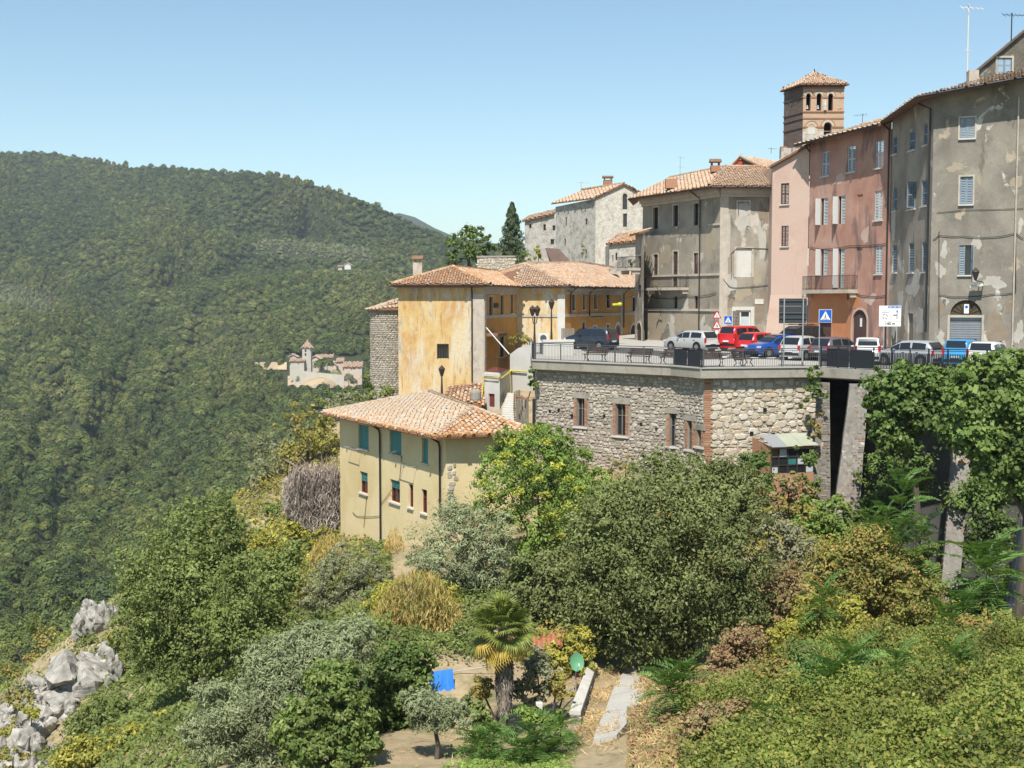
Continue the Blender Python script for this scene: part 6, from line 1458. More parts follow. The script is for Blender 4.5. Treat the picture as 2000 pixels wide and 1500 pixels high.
# sloping garden wall by the path
a0,a1=gf(1152,1288,49),gf(1112,1388,41); b0,b1=gf(1166,1296,49.2),gf(1134,1390,41); e=empty('path_wall',(a1.x,41,-16),'thick garden wall with pale flat coping running beside the path','wall')
mb=MB(); n=5
for k in range(n):
    p0,p1,q0,q1=a0.lerp(a1,k/n),a0.lerp(a1,(k+.985)/n),b0.lerp(b1,k/n),b0.lerp(b1,(k+.985)/n); t=Vector((0,0,.14))
    cb=MB(); cb.raw([p0,q0,q1,p1,p0-t,q0-t,q1-t,p1-t],[(0,1,2,3),(7,6,5,4),(0,4,5,1),(1,5,6,2),(2,6,7,3),(3,7,4,0)]); cb.build('coping_slab','sill_stone',e)
t=Vector((0,0,.143)); h=Vector((0,0,2.2)); i0,i1,j0,j1=[p-t for p in (a0.lerp(b0,.12),a1.lerp(b1,.12),a0.lerp(b0,.88),a1.lerp(b1,.88))]
mb.poly([i0,i1,i1-h,i0-h]); mb.poly([j0,j1,j1-h,j0-h]); mb.poly([i1,j1,j1-h,i1-h]); mb.build('masonry','mortar_grey',e)
fw_=Fac(j1.xy,j0.xy); ss=[s for s in stones_on(fw_,(0,fw_.L,j1.z-1.6,max(j1.z,j0.z)-.05),(.12,.22),(.18,.42),(),seed=77) if s[1]+s[3]/2<j1.z+(j0.z-j1.z)*s[0]/fw_.L-.03]
stone_mass(fw_,ss,'stone_grey',e,.05)
# path of concrete slabs
PT=[(1205,1462,1158,37.5),(1228,1428,1166,39.5),(1242,1400,1180,42),(1262,1368,1192,45),(1283,1338,1206,48),(1300,1312,1222,51)]
mb=MB()
for k in range(len(PT)-1):
    r0,r1=PT[k],PT[k+1]; A_,B_,C_2,D_2=gf(r0[2],r0[1],r0[3]),gf(r0[0],r0[1],r0[3]),gf(r1[0],r1[1],r1[3]),gf(r1[2],r1[1],r1[3])
    m_=(A_+B_+C_2+D_2)/4; pts=[p+(m_-p)*.025 for p in (A_,B_,C_2,D_2)]
    pts=[Vector((p.x,p.y,max(p.z,gz1(p.x,p.y))+.16)) for p in pts]; lo=[p-Vector((0,0,.5)) for p in pts]
    sl=MB(); sl.raw(pts+lo,[(0,1,2,3),(0,4,5,1),(1,5,6,2),(2,6,7,3),(3,7,4,0)]); globals().setdefault('PATHS',[]).append(sl)
PATH=PATHS[0].build('path','path_concrete',kind='structure')
for sl in PATHS[1:]: sl.build('path_slab','path_concrete',PATH)
# pots
e=empty('flower_pot',gf(1073,1352,43.5),'terracotta flower pot on the pale garden floor','pot'); MB().lathe(gf(1073,1350,43.5),[(.12,0),(.2,.28),(.23,.28),(.23,.36),(.19,.36)],12).build('pot','terracotta',e)
MB().lathe(gf(1073,1350,43.5)+Vector((0,0,.33)),[(.18,0),(.17,.03)],12).build('earth','ground_soil',e)
MB().box(gf(1053,1392,41)+Vector((0,0,.2)),(.22,.2,.3)).build('white_bucket','white_paint',None,label='little white box on the ground right of the palm trunk',cat='box')
mb=MB(); mb.tube([gf(1045,1420,40),gf(1085,1375,43),gf(1118,1345,45)],.03,5); mb.build('garden_pole','galvanised',None,label='thin grey pole leaning across the garden bed to the path wall',cat='pole')

# ---------------------------------------------------------------- rocks
import bmesh
from mathutils import Matrix
from mathutils import noise as mnoise
noise_v=lambda p:mnoise.noise_vector(p)
def boulder(name,label,px,py,Y,rx,ry,seed,depth=.8,parent=None,flat=1.):
    r=random.Random(seed); c=pt(px,py,Y); sx,sz=rx/F*Y*1.18,ry/F*Y*1.18; sy=(sx+sz)/2*depth; ph=[r.uniform(0,6.28) for _ in range(9)]; fr=[r.uniform(1.2,3.4) for _ in range(9)]
    bm=bmesh.new(); tilt=Matrix.Rotation(r.uniform(-.35,.15),3,'Y')@Matrix.Rotation(r.uniform(-.2,.2),3,'X'); nb=1 if rx<11 else 9
    for k in range(nb):
        sc=1. if nb==1 else r.uniform(.32,.62); a=r.uniform(0,6.28); q=0 if nb==1 else r.uniform(.1,.62)
        ctr=Vector((math.cos(a)*q*sx,r.uniform(-.35,.35)*sy,math.sin(a)*q*sz)); vs=[]
        for _ in range(22):
            d=Vector((r.gauss(0,1),r.gauss(0,1),r.gauss(0,1))).normalized(); p=Vector((d.x*sx*r.uniform(.75,1.1),d.y*sy*1.1,d.z*sz*r.uniform(.85,1.35)))*sc; vs.append(bm.verts.new(tilt@p+ctr))
        g=bmesh.ops.convex_hull(bm,input=vs); bmesh.ops.delete(bm,geom=list({v for v in g['geom_interior']+g['geom_unused'] if isinstance(v,bmesh.types.BMVert)}),context='VERTS')
    bmesh.ops.subdivide_edges(bm,edges=bm.edges[:],cuts=3 if nb>1 else 2,use_grid_fill=True); am=min(sx,sz)*.05
    for v in bm.verts:
        h=noise_v(v.co*(1.1/max(.4,am*14)))*am*1.6+noise_v(v.co*(3.4/max(.4,am*14)))*am*.8; v.co+=h
    me=bpy.data.meshes.new(name); bm.to_mesh(me); bm.free(); me.materials.append(MATS['rock'])
    o=link(name,me,parent,c); return tag(o,label,'rock','limestone rocks of the outcrop')
for k,(lb,px,py,Y,rx,ry,fl) in enumerate([('tall rounded limestone rock crowning the outcrop',188,1212,80,36,42,1),('narrow upright limestone rock just right of the crowning one',226,1200,80.5,13,28,1),('leaning limestone rock left of the crowning one',152,1228,79.5,18,26,1),
    ('broad limestone face below the dry grass ledge',150,1340,74,66,62,1),('white limestone flank at the left of the broad face',116,1310,75,32,38,1),('limestone block at the right of the broad face, by the dark oak',222,1318,73,20,46,1),
    ('rough limestone lump low on the slope',78,1418,71,38,34,1),('limestone rock at the bottom left edge',70,1462,68,40,44,1),('small pale rock on the far left slope',18,1400,76,34,22,1),('limestone rib dropping to the bottom edge',50,1500,66,44,30,1),('small limestone block perched on the ledge',128,1278,77,8,9,1),('flat limestone ledge under the dry grass',185,1290,76,44,8,1),('pale stone lying below the dark oak',366,1376,60,12,7,1),('broad sloping limestone slab under the left flank',100,1372,73.5,44,30,1),('limestone lump between the broad face and the bottom rocks',128,1392,72,30,26,1),('cracked limestone block above the bottom left rocks',48,1420,71.5,26,24,1),('thin limestone blade behind the crowning rock',172,1190,81.5,14,18,1)]):
    boulder('rock',lb,px,py,Y,rx,ry,k+3)
rr_k=random.Random(3)
for k in range(48):
    px=rr_k.uniform(8,235); py=np.interp(px,[0,120,235],[1440,1340,1270])+rr_k.uniform(-40,85); sz=rr_k.uniform(9,22)
    boulder('rock','small limestone rock poking out of the scrub on the outcrop',px,py,np.interp(py,[1230,1500],[79,67])+.6,sz*1.2,sz,k+60)
# ---------------------------------------------------------------- monastery across the gorge
QY=690.
def far_block(name,label,x0,x1,yb,yt,Y,dep,m,cat='building',gable=None,roofm='roof_far',rt=0.,wins=()):
    a_,b_=xy(x0,Y,yb),xy(x1,Y,yb); f=Fac(a_,b_); zb,zt_=zat(yb,Y)-(6 if Y<900 else 1),zat(yt,Y); e=empty(name,v3((a_+b_)/2,zb),label,cat)
    mb=MB(); 
    if gable: wall(mb,f,zb,[(0,zt_),(f.L/2,zat(gable,Y)),(f.L,zt_)],wins and [f.rect(*w_) for w_ in wins],.5)
    else: wall(mb,f,zb,zt_,[f.rect(*w_) for w_ in wins],.5)
    bk=-f.n*dep; solid(mb,[b_,b_+bk,a_+bk,a_],zb,zt_); mb.build('wall',m,e)
    for w_ in wins: r=f.rect(*w_); f.slab(MB(),r[0],r[1],r[2],r[3],-.45,-.4).build('window','glass',e)
    B3=Vector((bk.x,bk.y,0)); o=.4
    if gable:
        g=f.P(f.L/2,zat(gable,Y)+.1,o); polys=[[f.P(-o,zt_-.1,o)+B3,f.P(-o,zt_-.1,o),g,g+B3],[f.P(f.L+o,zt_-.1,o),f.P(f.L+o,zt_-.1,o)+B3,g+B3,g]]
    else:
        h=Vector((0,0,rt or 2.)); polys=[[f.P(-o,zt_,o),f.P(f.L+o,zt_,o),f.P(f.L+o,zt_,o)+B3*.6+h,f.P(-o,zt_,o)+B3*.6+h]]
    roof(e,polys,m=roofm,pitch=.9,expo=1.6,th=.3); return e,f
mat('roof_far',[(.40,.28,.20),(.48,.36,.27)],scale=.3,pieces=[(.38,.26,.18),(.5,.37,.28),(.44,.32,.24)])
e,f=far_block('monastery_tower','slim stone bell tower with a pointed roof on the far slope',590.5,607.5,715,679,QY,5,'monastery_stone','tower',wins=((595,683,598.5,687.5),(595,690,598.5,695)),rt=.1)
for ch_ in list(e.children):
    if ch_.name.startswith('roof'):
        for g in list(ch_.children): bpy.data.objects.remove(g)
        bpy.data.objects.remove(ch_)
p=[f.P(-.5,zat(679,QY),.5),f.P(f.L+.5,zat(679,QY),.5),f.P(f.L+.5,zat(679,QY),-5.5),f.P(-.5,zat(679,QY),-5.5)]; ap=(p[0]+p[2])/2; ap.z=zat(666,QY)
roof(e,[[p[k],p[(k+1)%4],ap] for k in range(4)],m='roof_far',pitch=.9,expo=1.6,th=.2)
far_block('monastery_church','pale gabled chapel right of the slim bell tower on the far slope',608,624,722,700,QY+2,14,'monastery_pink',gable=696)
far_block('monastery_range','long low range with arched loggia behind the far chapel',624,649,712,699,QY+8,8,'monastery_pink',rt=1.8,wins=((627,702,630,706),(632,702,635,706),(637,702,640,706),(642,702,645,706)))
far_block('monastery_house','small gabled house in the middle of the far monastery',646,657,727,714,QY-6,8,'monastery_pink',gable=709)
far_block('monastery_house','hip roofed house above the long barn of the far monastery',657,671,722,707,QY-2,8,'monastery_pink',rt=2.2)
far_block('monastery_barn','broad pale barn at the right end of the far monastery',670,707,738,717,QY-10,9,'monastery_pink',rt=2.4,wins=((675,730,678,733),(690,719,693,721.5)))
e,f=far_block('monastery_nave','low stone nave left of the slim bell tower',566,594,722,706,QY-3,8,'monastery_stone',rt=1.5,roofm='roof_far')
f=Fac(xy(572,QY-20,730),xy(672,QY-22,730)); e=empty('monastery_wall',v3(f.A,zat(745,QY-20)),'pale terrace wall below the far monastery','wall')
mb=MB(); wall(mb,f,zat(752,QY-20)-6,[(0,zat(722,QY-20)),(f.L*.35,zat(726,QY-20)),(f.L,zat(732,QY-20))],[],.5); mb.build('masonry','monastery_stone',e)
far_block('ruin','ruined stone cottage left of the far monastery',566,579,702,696,QY+20,5,'monastery_stone',gable=693)
far_block('far_house','tiny white house among trees high on the far hill',673,685,524,517,1000,8,'white_paint',gable=514)
far_block('far_house','tiny pale house left of the white one high on the far hill',660,668,525,521,1000,6,'monastery_pink',rt=1.2)
mat('dry_field',[(.46,.34,.20),(.54,.43,.28)],scale=.08,patches=[((.25,.22,.12),.1,.55,.7,(1,1,1))])
mb=MB()
def on_hill(px,py,up=.6):
    yc=float(np.interp(px,CR_PX,CR_PY)); x,y,z=hill_surface(np.array([float(px)]),np.array([(py-yc)/(1440-yc)])); return Vector((x[0],y[0],z[0]+up))
for (x0,x1,ya,yb) in ((562,704,736,760),(498,560,709,724)):
    for i in range(10):
        for j in range(3):
            X_=lambda k:x0+(x1-x0)*k/10
            Y_=lambda k:ya+(yb-ya)*k/3
            mb.poly([on_hill(X_(i),Y_(j+1)),on_hill(X_(i+1),Y_(j+1)),on_hill(X_(i+1),Y_(j)),on_hill(X_(i),Y_(j))])
mb.build('dry_field','dry_field',kind='structure')
# ================================================================ vegetation
def unit(a): return a/np.maximum(np.linalg.norm(a,axis=1,keepdims=True),1e-9)
def rdir(n): return unit(rng.normal(size=(n,3)))
def leaf_quads(P,N,L,asp,T=None,fold=.18):
    n=len(P); N=unit(N)
    T=rdir(n) if T is None else T
    T=unit(T-N*(T*N).sum(1,keepdims=True)); B=np.cross(N,T)
    L=np.broadcast_to(np.asarray(L,float),(n,))[:,None]; W=L*asp
    V=np.stack([P-T*L*.5,P+B*W*.5+N*W*fold-T*L*.06,P+T*L*.5,P-B*W*.5+N*W*fold-T*L*.06],1).reshape(-1,3)
    return V,np.arange(4*n).reshape(n,4)
def crown_cloud(lobes,n,leaf,asp,clump=.3,per=44,up=.35,droop=0.,front=.62):
    """leaves gathered in clumps over the shells of several lobes"""
    w=np.array([l[1]*l[3] for l in lobes]); w=w/w.sum(); nc=max(8,int(n/per))
    li=rng.choice(len(lobes),nc,p=w); C=np.array([l[0] for l in lobes])[li]; Rr=np.array([[l[1],l[2],l[3]] for l in lobes])[li]
    d=rdir(nc); back=(d[:,1]>.15)&(rng.random(nc)<front); d[back,1]*=-1
    low=(d[:,2]<-.3)&(rng.random(nc)<.5); d[low,2]*=-1
    r=.44+.64*rng.random(nc)**.7
    # uneven outline
    r*=1+.2*np.sin(d[:,0]*5+li*2.1)*np.sin(d[:,2]*6+li)
    cp=C+d*Rr*r[:,None]; cr=clump*Rr.mean(1)*(.45+1.*rng.random(nc)**1.5)
    k=rng.integers(0,nc,n); g=rng.normal(size=(n,3))*.5; g[:,2]*=.75
    P=cp[k]+g*cr[k][:,None]
    if droop: P[:,2]-=np.abs(g[:,0])*cr[k]*droop
    N=d[k]*.55+unit(g)*.5+np.array([0,-.05,up])+rng.normal(size=(n,3))*.45
    V,Q=leaf_quads(P,N,leaf*(.65+.7*rng.random(n)),asp)
    tone=(rng.random(nc)*.5)[k]+rng.random(n)*.5
    return V,Q,np.clip(tone,0,.999)
def px_lobes(Y,lobes):
    out=[]
    for l in lobes:
        c=pt(l[0],l[1],Y+(l[4] if len(l)>4 else 0)); k=Y/F; rx,rz=l[2]*k,l[3]*k
        out.append((np.array(c),rx,min(rx,rz)*1.05+.15*max(rx,rz),rz))
    if len(lobes)>3:      # small outer sprays so that no outline is a smooth dome
        for c,rx,ry,rz in list(out):
            for _ in range(3):
                a=rng.uniform(-.5,math.pi+.5); f=rng.uniform(.22,.4); out.append((c+np.array([math.cos(a)*rx*1.0,rng.uniform(-.5,.3)*ry,math.sin(a)*rz*1.0]),rx*f,ry*f,rz*f))
    return out
def trunk_mb(base,lobes,r,mb=None):
    mb=mb or MB(); big=sorted(lobes,key=lambda l:-l[1]*l[3]); ctr=Vector(big[0][0]); base=Vector(base)
    fork=base.lerp(Vector((base.x*.5+ctr.x*.5,base.y*.5+ctr.y*.5,ctr.z)),.45)
    mb.tube([base-Vector((0,0,.5)),base.lerp(fork,.5)+Vector((.06,0,0)),fork],[r*1.35,r,r*.8],8)
    for l in big[:5]:
        t=Vector(l[0]); m_=fork.lerp(t,.5)+Vector((0,0,.15)); mb.tube([fork,m_,t],[r*.6,r*.4,r*.12],6)
    return mb
def tree(name,label,cat,Y,lobes,m,leaf=.17,asp=.55,dens=.40,base=None,r=.16,clump=.3,per=44,group=None,droop=0.,blossom=None,up=.35,bark='bark',minn=500):
    lb=px_lobes(Y,lobes); area=sum(l[2]*l[3] for l in lobes)*3.14; n=int(max(minn,area*dens*(Y/50.)**-.0*(.17/leaf)**1.2*(50/Y)**1.0*.9))
    cx=np.mean([l[0][0] for l in lb]); zb=min(l[0][2]-l[3] for l in lb)
    b=pt(base[0],base[1],Y) if base else Vector((cx,Y,zb))
    e=empty(name,b,label,cat,group)
    V,Q,t=crown_cloud(lb,n,leaf,asp,clump,per,up,droop); soup('crown' if cat=='tree' else 'foliage',V,Q,t,m,e)
    if base: trunk_mb(b,lb,r).build('trunk',bark,e)
    elif cat!='climber':
        for l in lb[:3]: c=Vector(l[0]); MB().tube([Vector((c.x*.7+b.x*.3,c.y,zb-.6)),c,c+Vector((.1,0,l[3]*.6))],[.05,.03,.01],5).build('stem',bark,e)
    if blossom:
        Vs=[];Qs=[];o=0
        for (x,y,s) in blossom:
            c=np.array(pt(x,y,Y-1.3*np.mean([l[2] for l in px_lobes(Y,lobes[:4])[:4]])-.1)); P=c+rng.normal(size=(60,3))*np.array([s,s*.6,s*.5])*Y/F*.4
            v,q=leaf_quads(P,rng.normal(size=(60,3))+np.array([0,-.3,.8]),.17,.5); Vs.append(v);Qs.append(q+o);o+=len(v)
        soup('blossom',np.concatenate(Vs),np.concatenate(Qs),rng.random(o//4),'blossom_yellow',e)
    return e
def bush(label,Y,lobes,m,name='bush',cat='bush',**k): return tree(name,label,cat,Y,lobes,m,**k)

# --- trees of the middle ground
tree('oak','big dark holm oak with a wide crown above the concrete path','tree',50,[(1300,1010,150,105),(1225,1100,120,115),(1385,1090,105,120),(1300,1175,150,85),(1185,1175,80,75),(1415,965,65,60),(1330,935,95,52),(1172,1065,70,65),(1432,1180,52,72),(1260,1240,80,45),(1360,1245,55,40),(1225,1272,62,36),(1155,1240,48,38),(1310,1280,55,26),(1215,975,55,45)],'oak_dark',.15,.5,.34,base=(1322,1302),r=.24,clump=.26)
tree('flowering_tree','bright green tree with yellow blossom clusters in front of the cream house','tree',60,[(1045,885,70,52),(1035,862,55,34),(1085,870,45,36),(990,950,72,58),(1085,955,75,62),(1050,1020,95,62),(1000,905,50,40),(1120,990,45,45),(960,990,35,30),(1040,1080,70,45)],'green_bright',.19,.4,.40,base=(1062,1190),r=.17,droop=.35,clump=.26,
  blossom=[(1035,838,20),(1000,862,17),(1068,862,18),(975,905,18),(1030,905,16),(1085,910,20),(1110,935,16),(945,940,14),(1010,960,18),(1060,965,16),(1115,990,22),(1075,1005,22),(1130,955,16),(990,890,16),(1050,935,14),(1095,1045,16),(960,968,12),(1140,1005,14)])
bush('leafy green shrub at the foot of the rubble wall, right of the yellow blossom',66,[(1120,905,48,45),(1155,945,40,40),(1100,945,35,40)],'green_bright',leaf=.17)
tree('evergreen_oak','large dark evergreen oak on the left slope, beside the white rocks','tree',60,[(395,1050,95,72),(330,1130,95,85),(420,1145,100,95),(320,1225,80,85),(400,1255,90,75),(355,1310,75,45),(290,1180,55,75),(440,1060,50,50),(270,1260,40,50)],'oak_mid',.17,.5,.37,base=(372,1378),r=.22,clump=.26)
tree('ash_tree','lighter green tree just right of the dark evergreen oak','tree',56,[(510,1160,72,80),(465,1240,72,75),(525,1255,62,65),(562,1110,40,48),(520,1325,50,38)],'green_bright' if False else 'oak_mid',.18,.5,.42,base=(500,1375),r=.12)
tree('olive_tree','tall grey green olive tree against the lower cream wall','tree',62,[(700,1110,52,55),(650,1140,48,55),(730,1155,50,58),(680,1185,68,48),(622,1165,34,42)],'olive_dull',.2,.24,.5,base=(690,1240),r=.1,clump=.3)
tree('olive_tree','silvery olive tree at the right foot of the cream house','tree',58,[(905,1020,60,50),(880,1085,80,65),(945,1085,55,60),(845,1090,45,42),(930,1140,60,50),(980,1040,30,40)],'olive_leaf',.2,.24,.5,base=(930,1215),r=.11,clump=.3)
tree('olive_tree','wide silvery olive tree in the lower left foreground','tree',41,[(600,1285,68,70),(555,1330,80,75),(650,1290,70,70),(480,1400,95,75),(590,1390,90,85),(430,1450,60,55),(530,1465,85,55),(700,1245,38,45),(395,1420,40,45)],'olive_leaf',.17,.22,.5,base=(560,1530),r=.14,clump=.28)
tree('walnut_tree','bright green leafy tree in front of the silvery olive, lower left','tree',37,[(655,1340,55,52),(615,1400,50,50),(690,1395,42,60),(640,1455,70,50),(575,1430,42,45),(705,1460,34,44),(600,1480,50,40)],'walnut',.15,.5,.42,base=(660,1560),r=.12,clump=.25)
bush('vivid dark green shrub between the walnut and the blue tarpaulin',44,[(785,1305,55,48),(745,1345,38,55),(770,1375,52,50),(810,1335,38,45),(760,1415,40,40)],'fig_green',leaf=.16)
tree('olive_tree','small olive tree with a bare trunk on the garden terrace','tree',38,[(850,1388,50,32),(815,1372,30,28),(890,1402,34,28),(842,1415,42,22)],'olive_leaf',.13,.24,.55,base=(852,1472),r=.075,clump=.3)
tree('persimmon_tree','small thin tree with reddish fruit beside the flower pot','tree',42.5,[(1050,1315,38,35),(1030,1350,30,28),(1072,1345,24,30),(1045,1285,22,22)],'olive_dull',.16,.5,.32,base=(1053,1385),r=.035)
bush('dark shady shrub between the palm and the big oak',54,[(1080,1130,75,62),(1060,1190,70,52),(1110,1190,45,50),(1030,1150,45,42)],'oak_dark',leaf=.17)
bush('yellow green shrub by the green satellite dish',48,[(1128,1250,36,26),(1100,1290,30,26),(1145,1290,20,34),(1085,1275,24,24)],'yellow_green',leaf=.13)
bush('sprawling weeds on the garden bed right of the palm',42,[(1090,1330,22,22),(1100,1360,18,22),(940,1345,22,26)],'olive_yellow',leaf=.12)
# bamboo / cane thickets: upright blades
def cane(label,Y,px0,px1,ytop,ybot,n,m,name='cane_thicket',h=.75):
    xs=rng.uniform(px0,px1,n); k=rng.random(n); mid=np.abs((xs-(px0+px1)/2)/((px1-px0)/2)); ys=ybot+(ytop+(ybot-ytop)*mid**2.2*.6-ybot)*k**.8
    P=np.array([pt(a,b,Y+c) for a,b,c in zip(xs,ys,rng.uniform(-1.5,1.5,n))]); T=np.stack([rng.normal(0,.3,n),rng.normal(0,.3,n),np.abs(rng.normal(.9,.3,n))],1)
    V,Q=leaf_quads(P,rng.normal(size=(n,3))+np.array([0,-.8,.3]),h*(.3+.5*rng.random(n)),.09,T)
    b=pt((px0+px1)/2,ybot,Y); e=empty(name,b,label,'bush'); soup('blades',V,Q,np.clip(k*.5+rng.random(n)*.5,0,.999),m,e)
    return e
cane('golden cane thicket left of the palm',53,725,905,1115,1270,4200,'cane_gold'); cane('pale golden canes at the near corner of the cream house wall',68,740,800,1030,1190,1500,'cane_gold')
bush('yellow green bamboo tops above the golden canes',54,[(800,1160,75,45),(860,1190,45,50),(770,1210,42,40),(830,1235,50,30)],'yellow_green',leaf=.22,asp=.2,dens=.3)
cane('golden yellow broom under the left end of the cream house',72,600,690,1040,1130,1500,'cane_gold')
bush('yellowing shrub left of the cream house foot',73,[(535,1045,55,32),(500,1075,40,34),(575,1085,46,32)],'yellow_green',leaf=.2)
bush('olive yellow shrub under the dead vines',76,[(615,1052,45,26),(650,1075,34,28)],'yellow_green',leaf=.2)
bush('mixed reddish green scrub below the yellowing shrub',66,[(550,1140,52,48),(600,1200,50,40),(575,1255,36,44),(620,1245,28,36)],'olive_yellow',leaf=.18)
# dead vines hanging on the left of the cream house
def dead_vines():
    n=5200; xs=rng.uniform(552,664,n); k=rng.random(n); top=905+28*np.abs((xs-620)/60)**2; bot=1040-30*np.abs((xs-625)/60)**2
    P=np.array([pt(a,b,78+c) for a,b,c in zip(xs,top+(bot-top)*k,rng.uniform(-1.,1.,n))]); T=np.stack([rng.normal(0,.35,n),rng.normal(0,.3,n),-np.abs(rng.normal(.9,.35,n))],1)
    V,Q=leaf_quads(P,rng.normal(size=(n,3))+np.array([0,-.8,.2]),.55*(.4+.8*rng.random(n)),.07,T)
    e=empty('dead_vines',pt(610,1040,78),'mass of grey brown dead vines hanging left of the cream house','climber'); soup('twigs',V,Q,rng.random(n),'dead_twig',e)
    mb=MB()
    for k in range(26):
        x=rng.uniform(565,660); p=pt(x,rng.uniform(905,925),77.2); q=p+Vector((rng.normal(0,.5),rng.normal(0,.2),-rng.uniform(.4,3.))); mb.tube([p+Vector((rng.normal(0,.3),0,rng.uniform(.1,.7))),p,p.lerp(q,.5)+Vector((rng.normal(0,.25),-.2,0)),q],[.02,.04,.035,.015],5)
    mb.build('branch','dead_twig',e)
    f=Fac(xy(560,79.5,960),xy(668,79.2,960)); f.slab(MB(),0,f.L,zat(1060,79),zat(925,79),-.4,-.1).build('support','shade_black',e)
dead_vines()
# --- trees left of and behind the cream house
for lb,Y,lo,m in [('brownish green tree rising behind the left end of the cream house',88,[(600,835,48,42),(640,860,36,40),(585,890,45,40),(625,800,30,22)],'olive_yellow'),('grey green shrub tree left of the dead vines',90,[(540,900,45,42),(515,945,36,36),(560,940,38,30),(525,985,34,34)],'olive_dull'),
  ('small bright shrub at the lower left of the dead vines',84,[(545,1000,26,24),(530,1022,24,20)],'green_bright'),('dark tree filling the slope above the evergreen oak',95,[(470,980,52,40),(430,1000,50,36),(490,1025,34,30)],'oak_mid'),
  ('bushy oak at the foot of the round stone tower',96,[(735,765,42,26),(705,772,34,20),(760,768,20,20)],'oak_mid'),('olive bush left of the stone tower foot',94,[(680,785,40,22),(650,800,34,20)],'olive_dull'),('round green bush below the far monastery barn',98,[(660,770,26,16),(625,790,28,18)],'oak_mid')]:
    tree('slope_tree',lb,'tree',Y,lo,m,.24,.5,.55,base=(lo[0][0],lo[0][1]+lo[0][3]+30),r=.1)
# --- hilltop trees
tree('round_tree','round green tree on the hilltop left of the rubble garden wall','tree',134,[(915,475,36,30),(905,500,34,24),(938,490,22,28),(925,455,22,16),(885,510,16,16),(945,505,16,16)],'green_bright' if False else 'fig_green',.30,.6,2.6,base=(915,530),r=.2)
def cypress():
    e=empty('cypress',pt(1000,505,136),'tall dark pointed cypress beside the stone wing','tree'); n=5200; t=rng.random(n)**.8; zb,ztp=zat(500,136),zat(396,136)
    rad=(1.3*(1-t)**.75+.08)*np.interp(t,[0,.1,.25,1],[.55,.95,1.,.9]); c=pt(1000,450,136); a=rng.uniform(0,2*math.pi,n); lum=1+.28*np.sin(a*3+t*21)+.2*np.sin(a*5-t*37)
    r=rad*lum*(.55+.5*rng.random(n)**.5); P=np.stack([c.x+r*np.cos(a),136+r*np.sin(a),zb+(ztp-zb)*t],1); T=np.stack([np.cos(a)*.5,np.sin(a)*.5,np.ones(n)],1)
    V,Q=leaf_quads(P,np.stack([np.cos(a),np.sin(a),.3+0*a],1)+rng.normal(size=(n,3))*.5,.34*(.6+.7*rng.random(n)),.35,T); soup('crown',V,Q,rng.random(n),'cypress',e)
    MB().tube([c*0+Vector((c.x,136,zb-1)),Vector((c.x,136,zb+3))],[.2,.1],7).build('trunk','bark',e)
cypress()
bush('leafy shrub at the foot of the dark cypress',133,[(1018,505,18,13),(1002,515,14,8)],'fig_green',leaf=.26,dens=.9); bush('ivy and weeds below the stone wing',137,[(1045,508,14,12),(1052,492,8,10)],'yellow_green',leaf=.24,dens=.8)
bush('small climber on the pale stone hall side wall',150,[(1142,488,6,14),(1138,408,5,8)],'oak_mid',leaf=.25,dens=.8,cat='climber',name='climber',minn=120)
bush('potted greenery on the slim house balcony',104.5,[(1234,514,8,9)],'fig_green',leaf=.14,minn=150,name='balcony_plant',cat='plant')
bush('potted plants on the pink building balcony',fp.P(bu1*.8,0,.5).y,[(1662,562,10,6),(1655,566,14,3)],'oak_mid',leaf=.13,minn=160,name='balcony_plant',cat='plant')
bush('flower pots on the corner palazzo balcony',FLP.P(FLP.L*.4,0,.5).y,[(1282,558,7,4),(1332,559,6,3)],'reddish',leaf=.13,minn=130,name='balcony_plant',cat='plant')
bush('feathery shrub on the annex terrace before the ochre wing',88.5,[(1018,665,22,16),(1005,672,14,12),(1035,668,12,14)],'olive_yellow',leaf=.17)
bush('vine growing on the left end of the rubble wall',76.4,[(1040,730,8,16),(1043,752,9,16),(1036,745,7,18)],'fig_green',leaf=.2,cat='climber',name='vine')
# --- by the retaining walls
bush('ivy hanging over the terrace edge above the pale wall',66.6,[(1590,735,15,18),(1580,765,22,20),(1595,770,16,24),(1575,790,16,14)],'fig_green',leaf=.24,cat='climber',name='ivy')
bush('dry brownish climber on the pale wall above the shed',66.2,[(1592,835,14,26),(1588,860,12,14),(1597,815,9,14)],'olive_yellow',leaf=.17,cat='climber',name='dry_climber')
bush('creeper covering the right side of the glazed shed',64.2,[(1578,905,15,28),(1582,935,18,26),(1552,878,14,9),(1572,958,22,20),(1530,868,14,7),(1556,930,14,16)],'fig_green',leaf=.2,cat='climber',name='creeper')
bush('bright leafy shrub left of the glazed shed',63.5,[(1478,910,28,34),(1458,900,24,26),(1490,945,26,30)],'fig_green',leaf=.2)
bush('yellow brown shrub below the glazed shed',60.5,[(1540,955,36,26),(1570,970,30,20),(1520,985,30,24)],'reddish',leaf=.18)
bush('green shrub at the foot of the slim brick buttress',59,[(1600,1005,42,34),(1625,990,28,22),(1580,1040,44,30),(1640,1040,40,28)],'green_bright',leaf=.19)
bush('straggly olive shrub with bare twigs below the green shrub',56,[(1545,1065,48,40),(1500,1030,30,36),(1560,1110,45,36)],'olive_dull',leaf=.16)
for k,(x,y,rx,ry) in enumerate(((1195,912,12,20),(1222,908,17,22),(1277,905,12,18))):
    bush(['dry brown tuft at the left on the ledge under the rubble wall','larger dry brown tuft in the middle of the ledge under the rubble wall','dry brown tuft at the right on the ledge under the rubble wall'][k],68.4,[(x,y,rx,ry)],'dry_grass' if False else 'olive_yellow',leaf=.2,asp=.2,minn=420,group='dry tufts on the ledge')
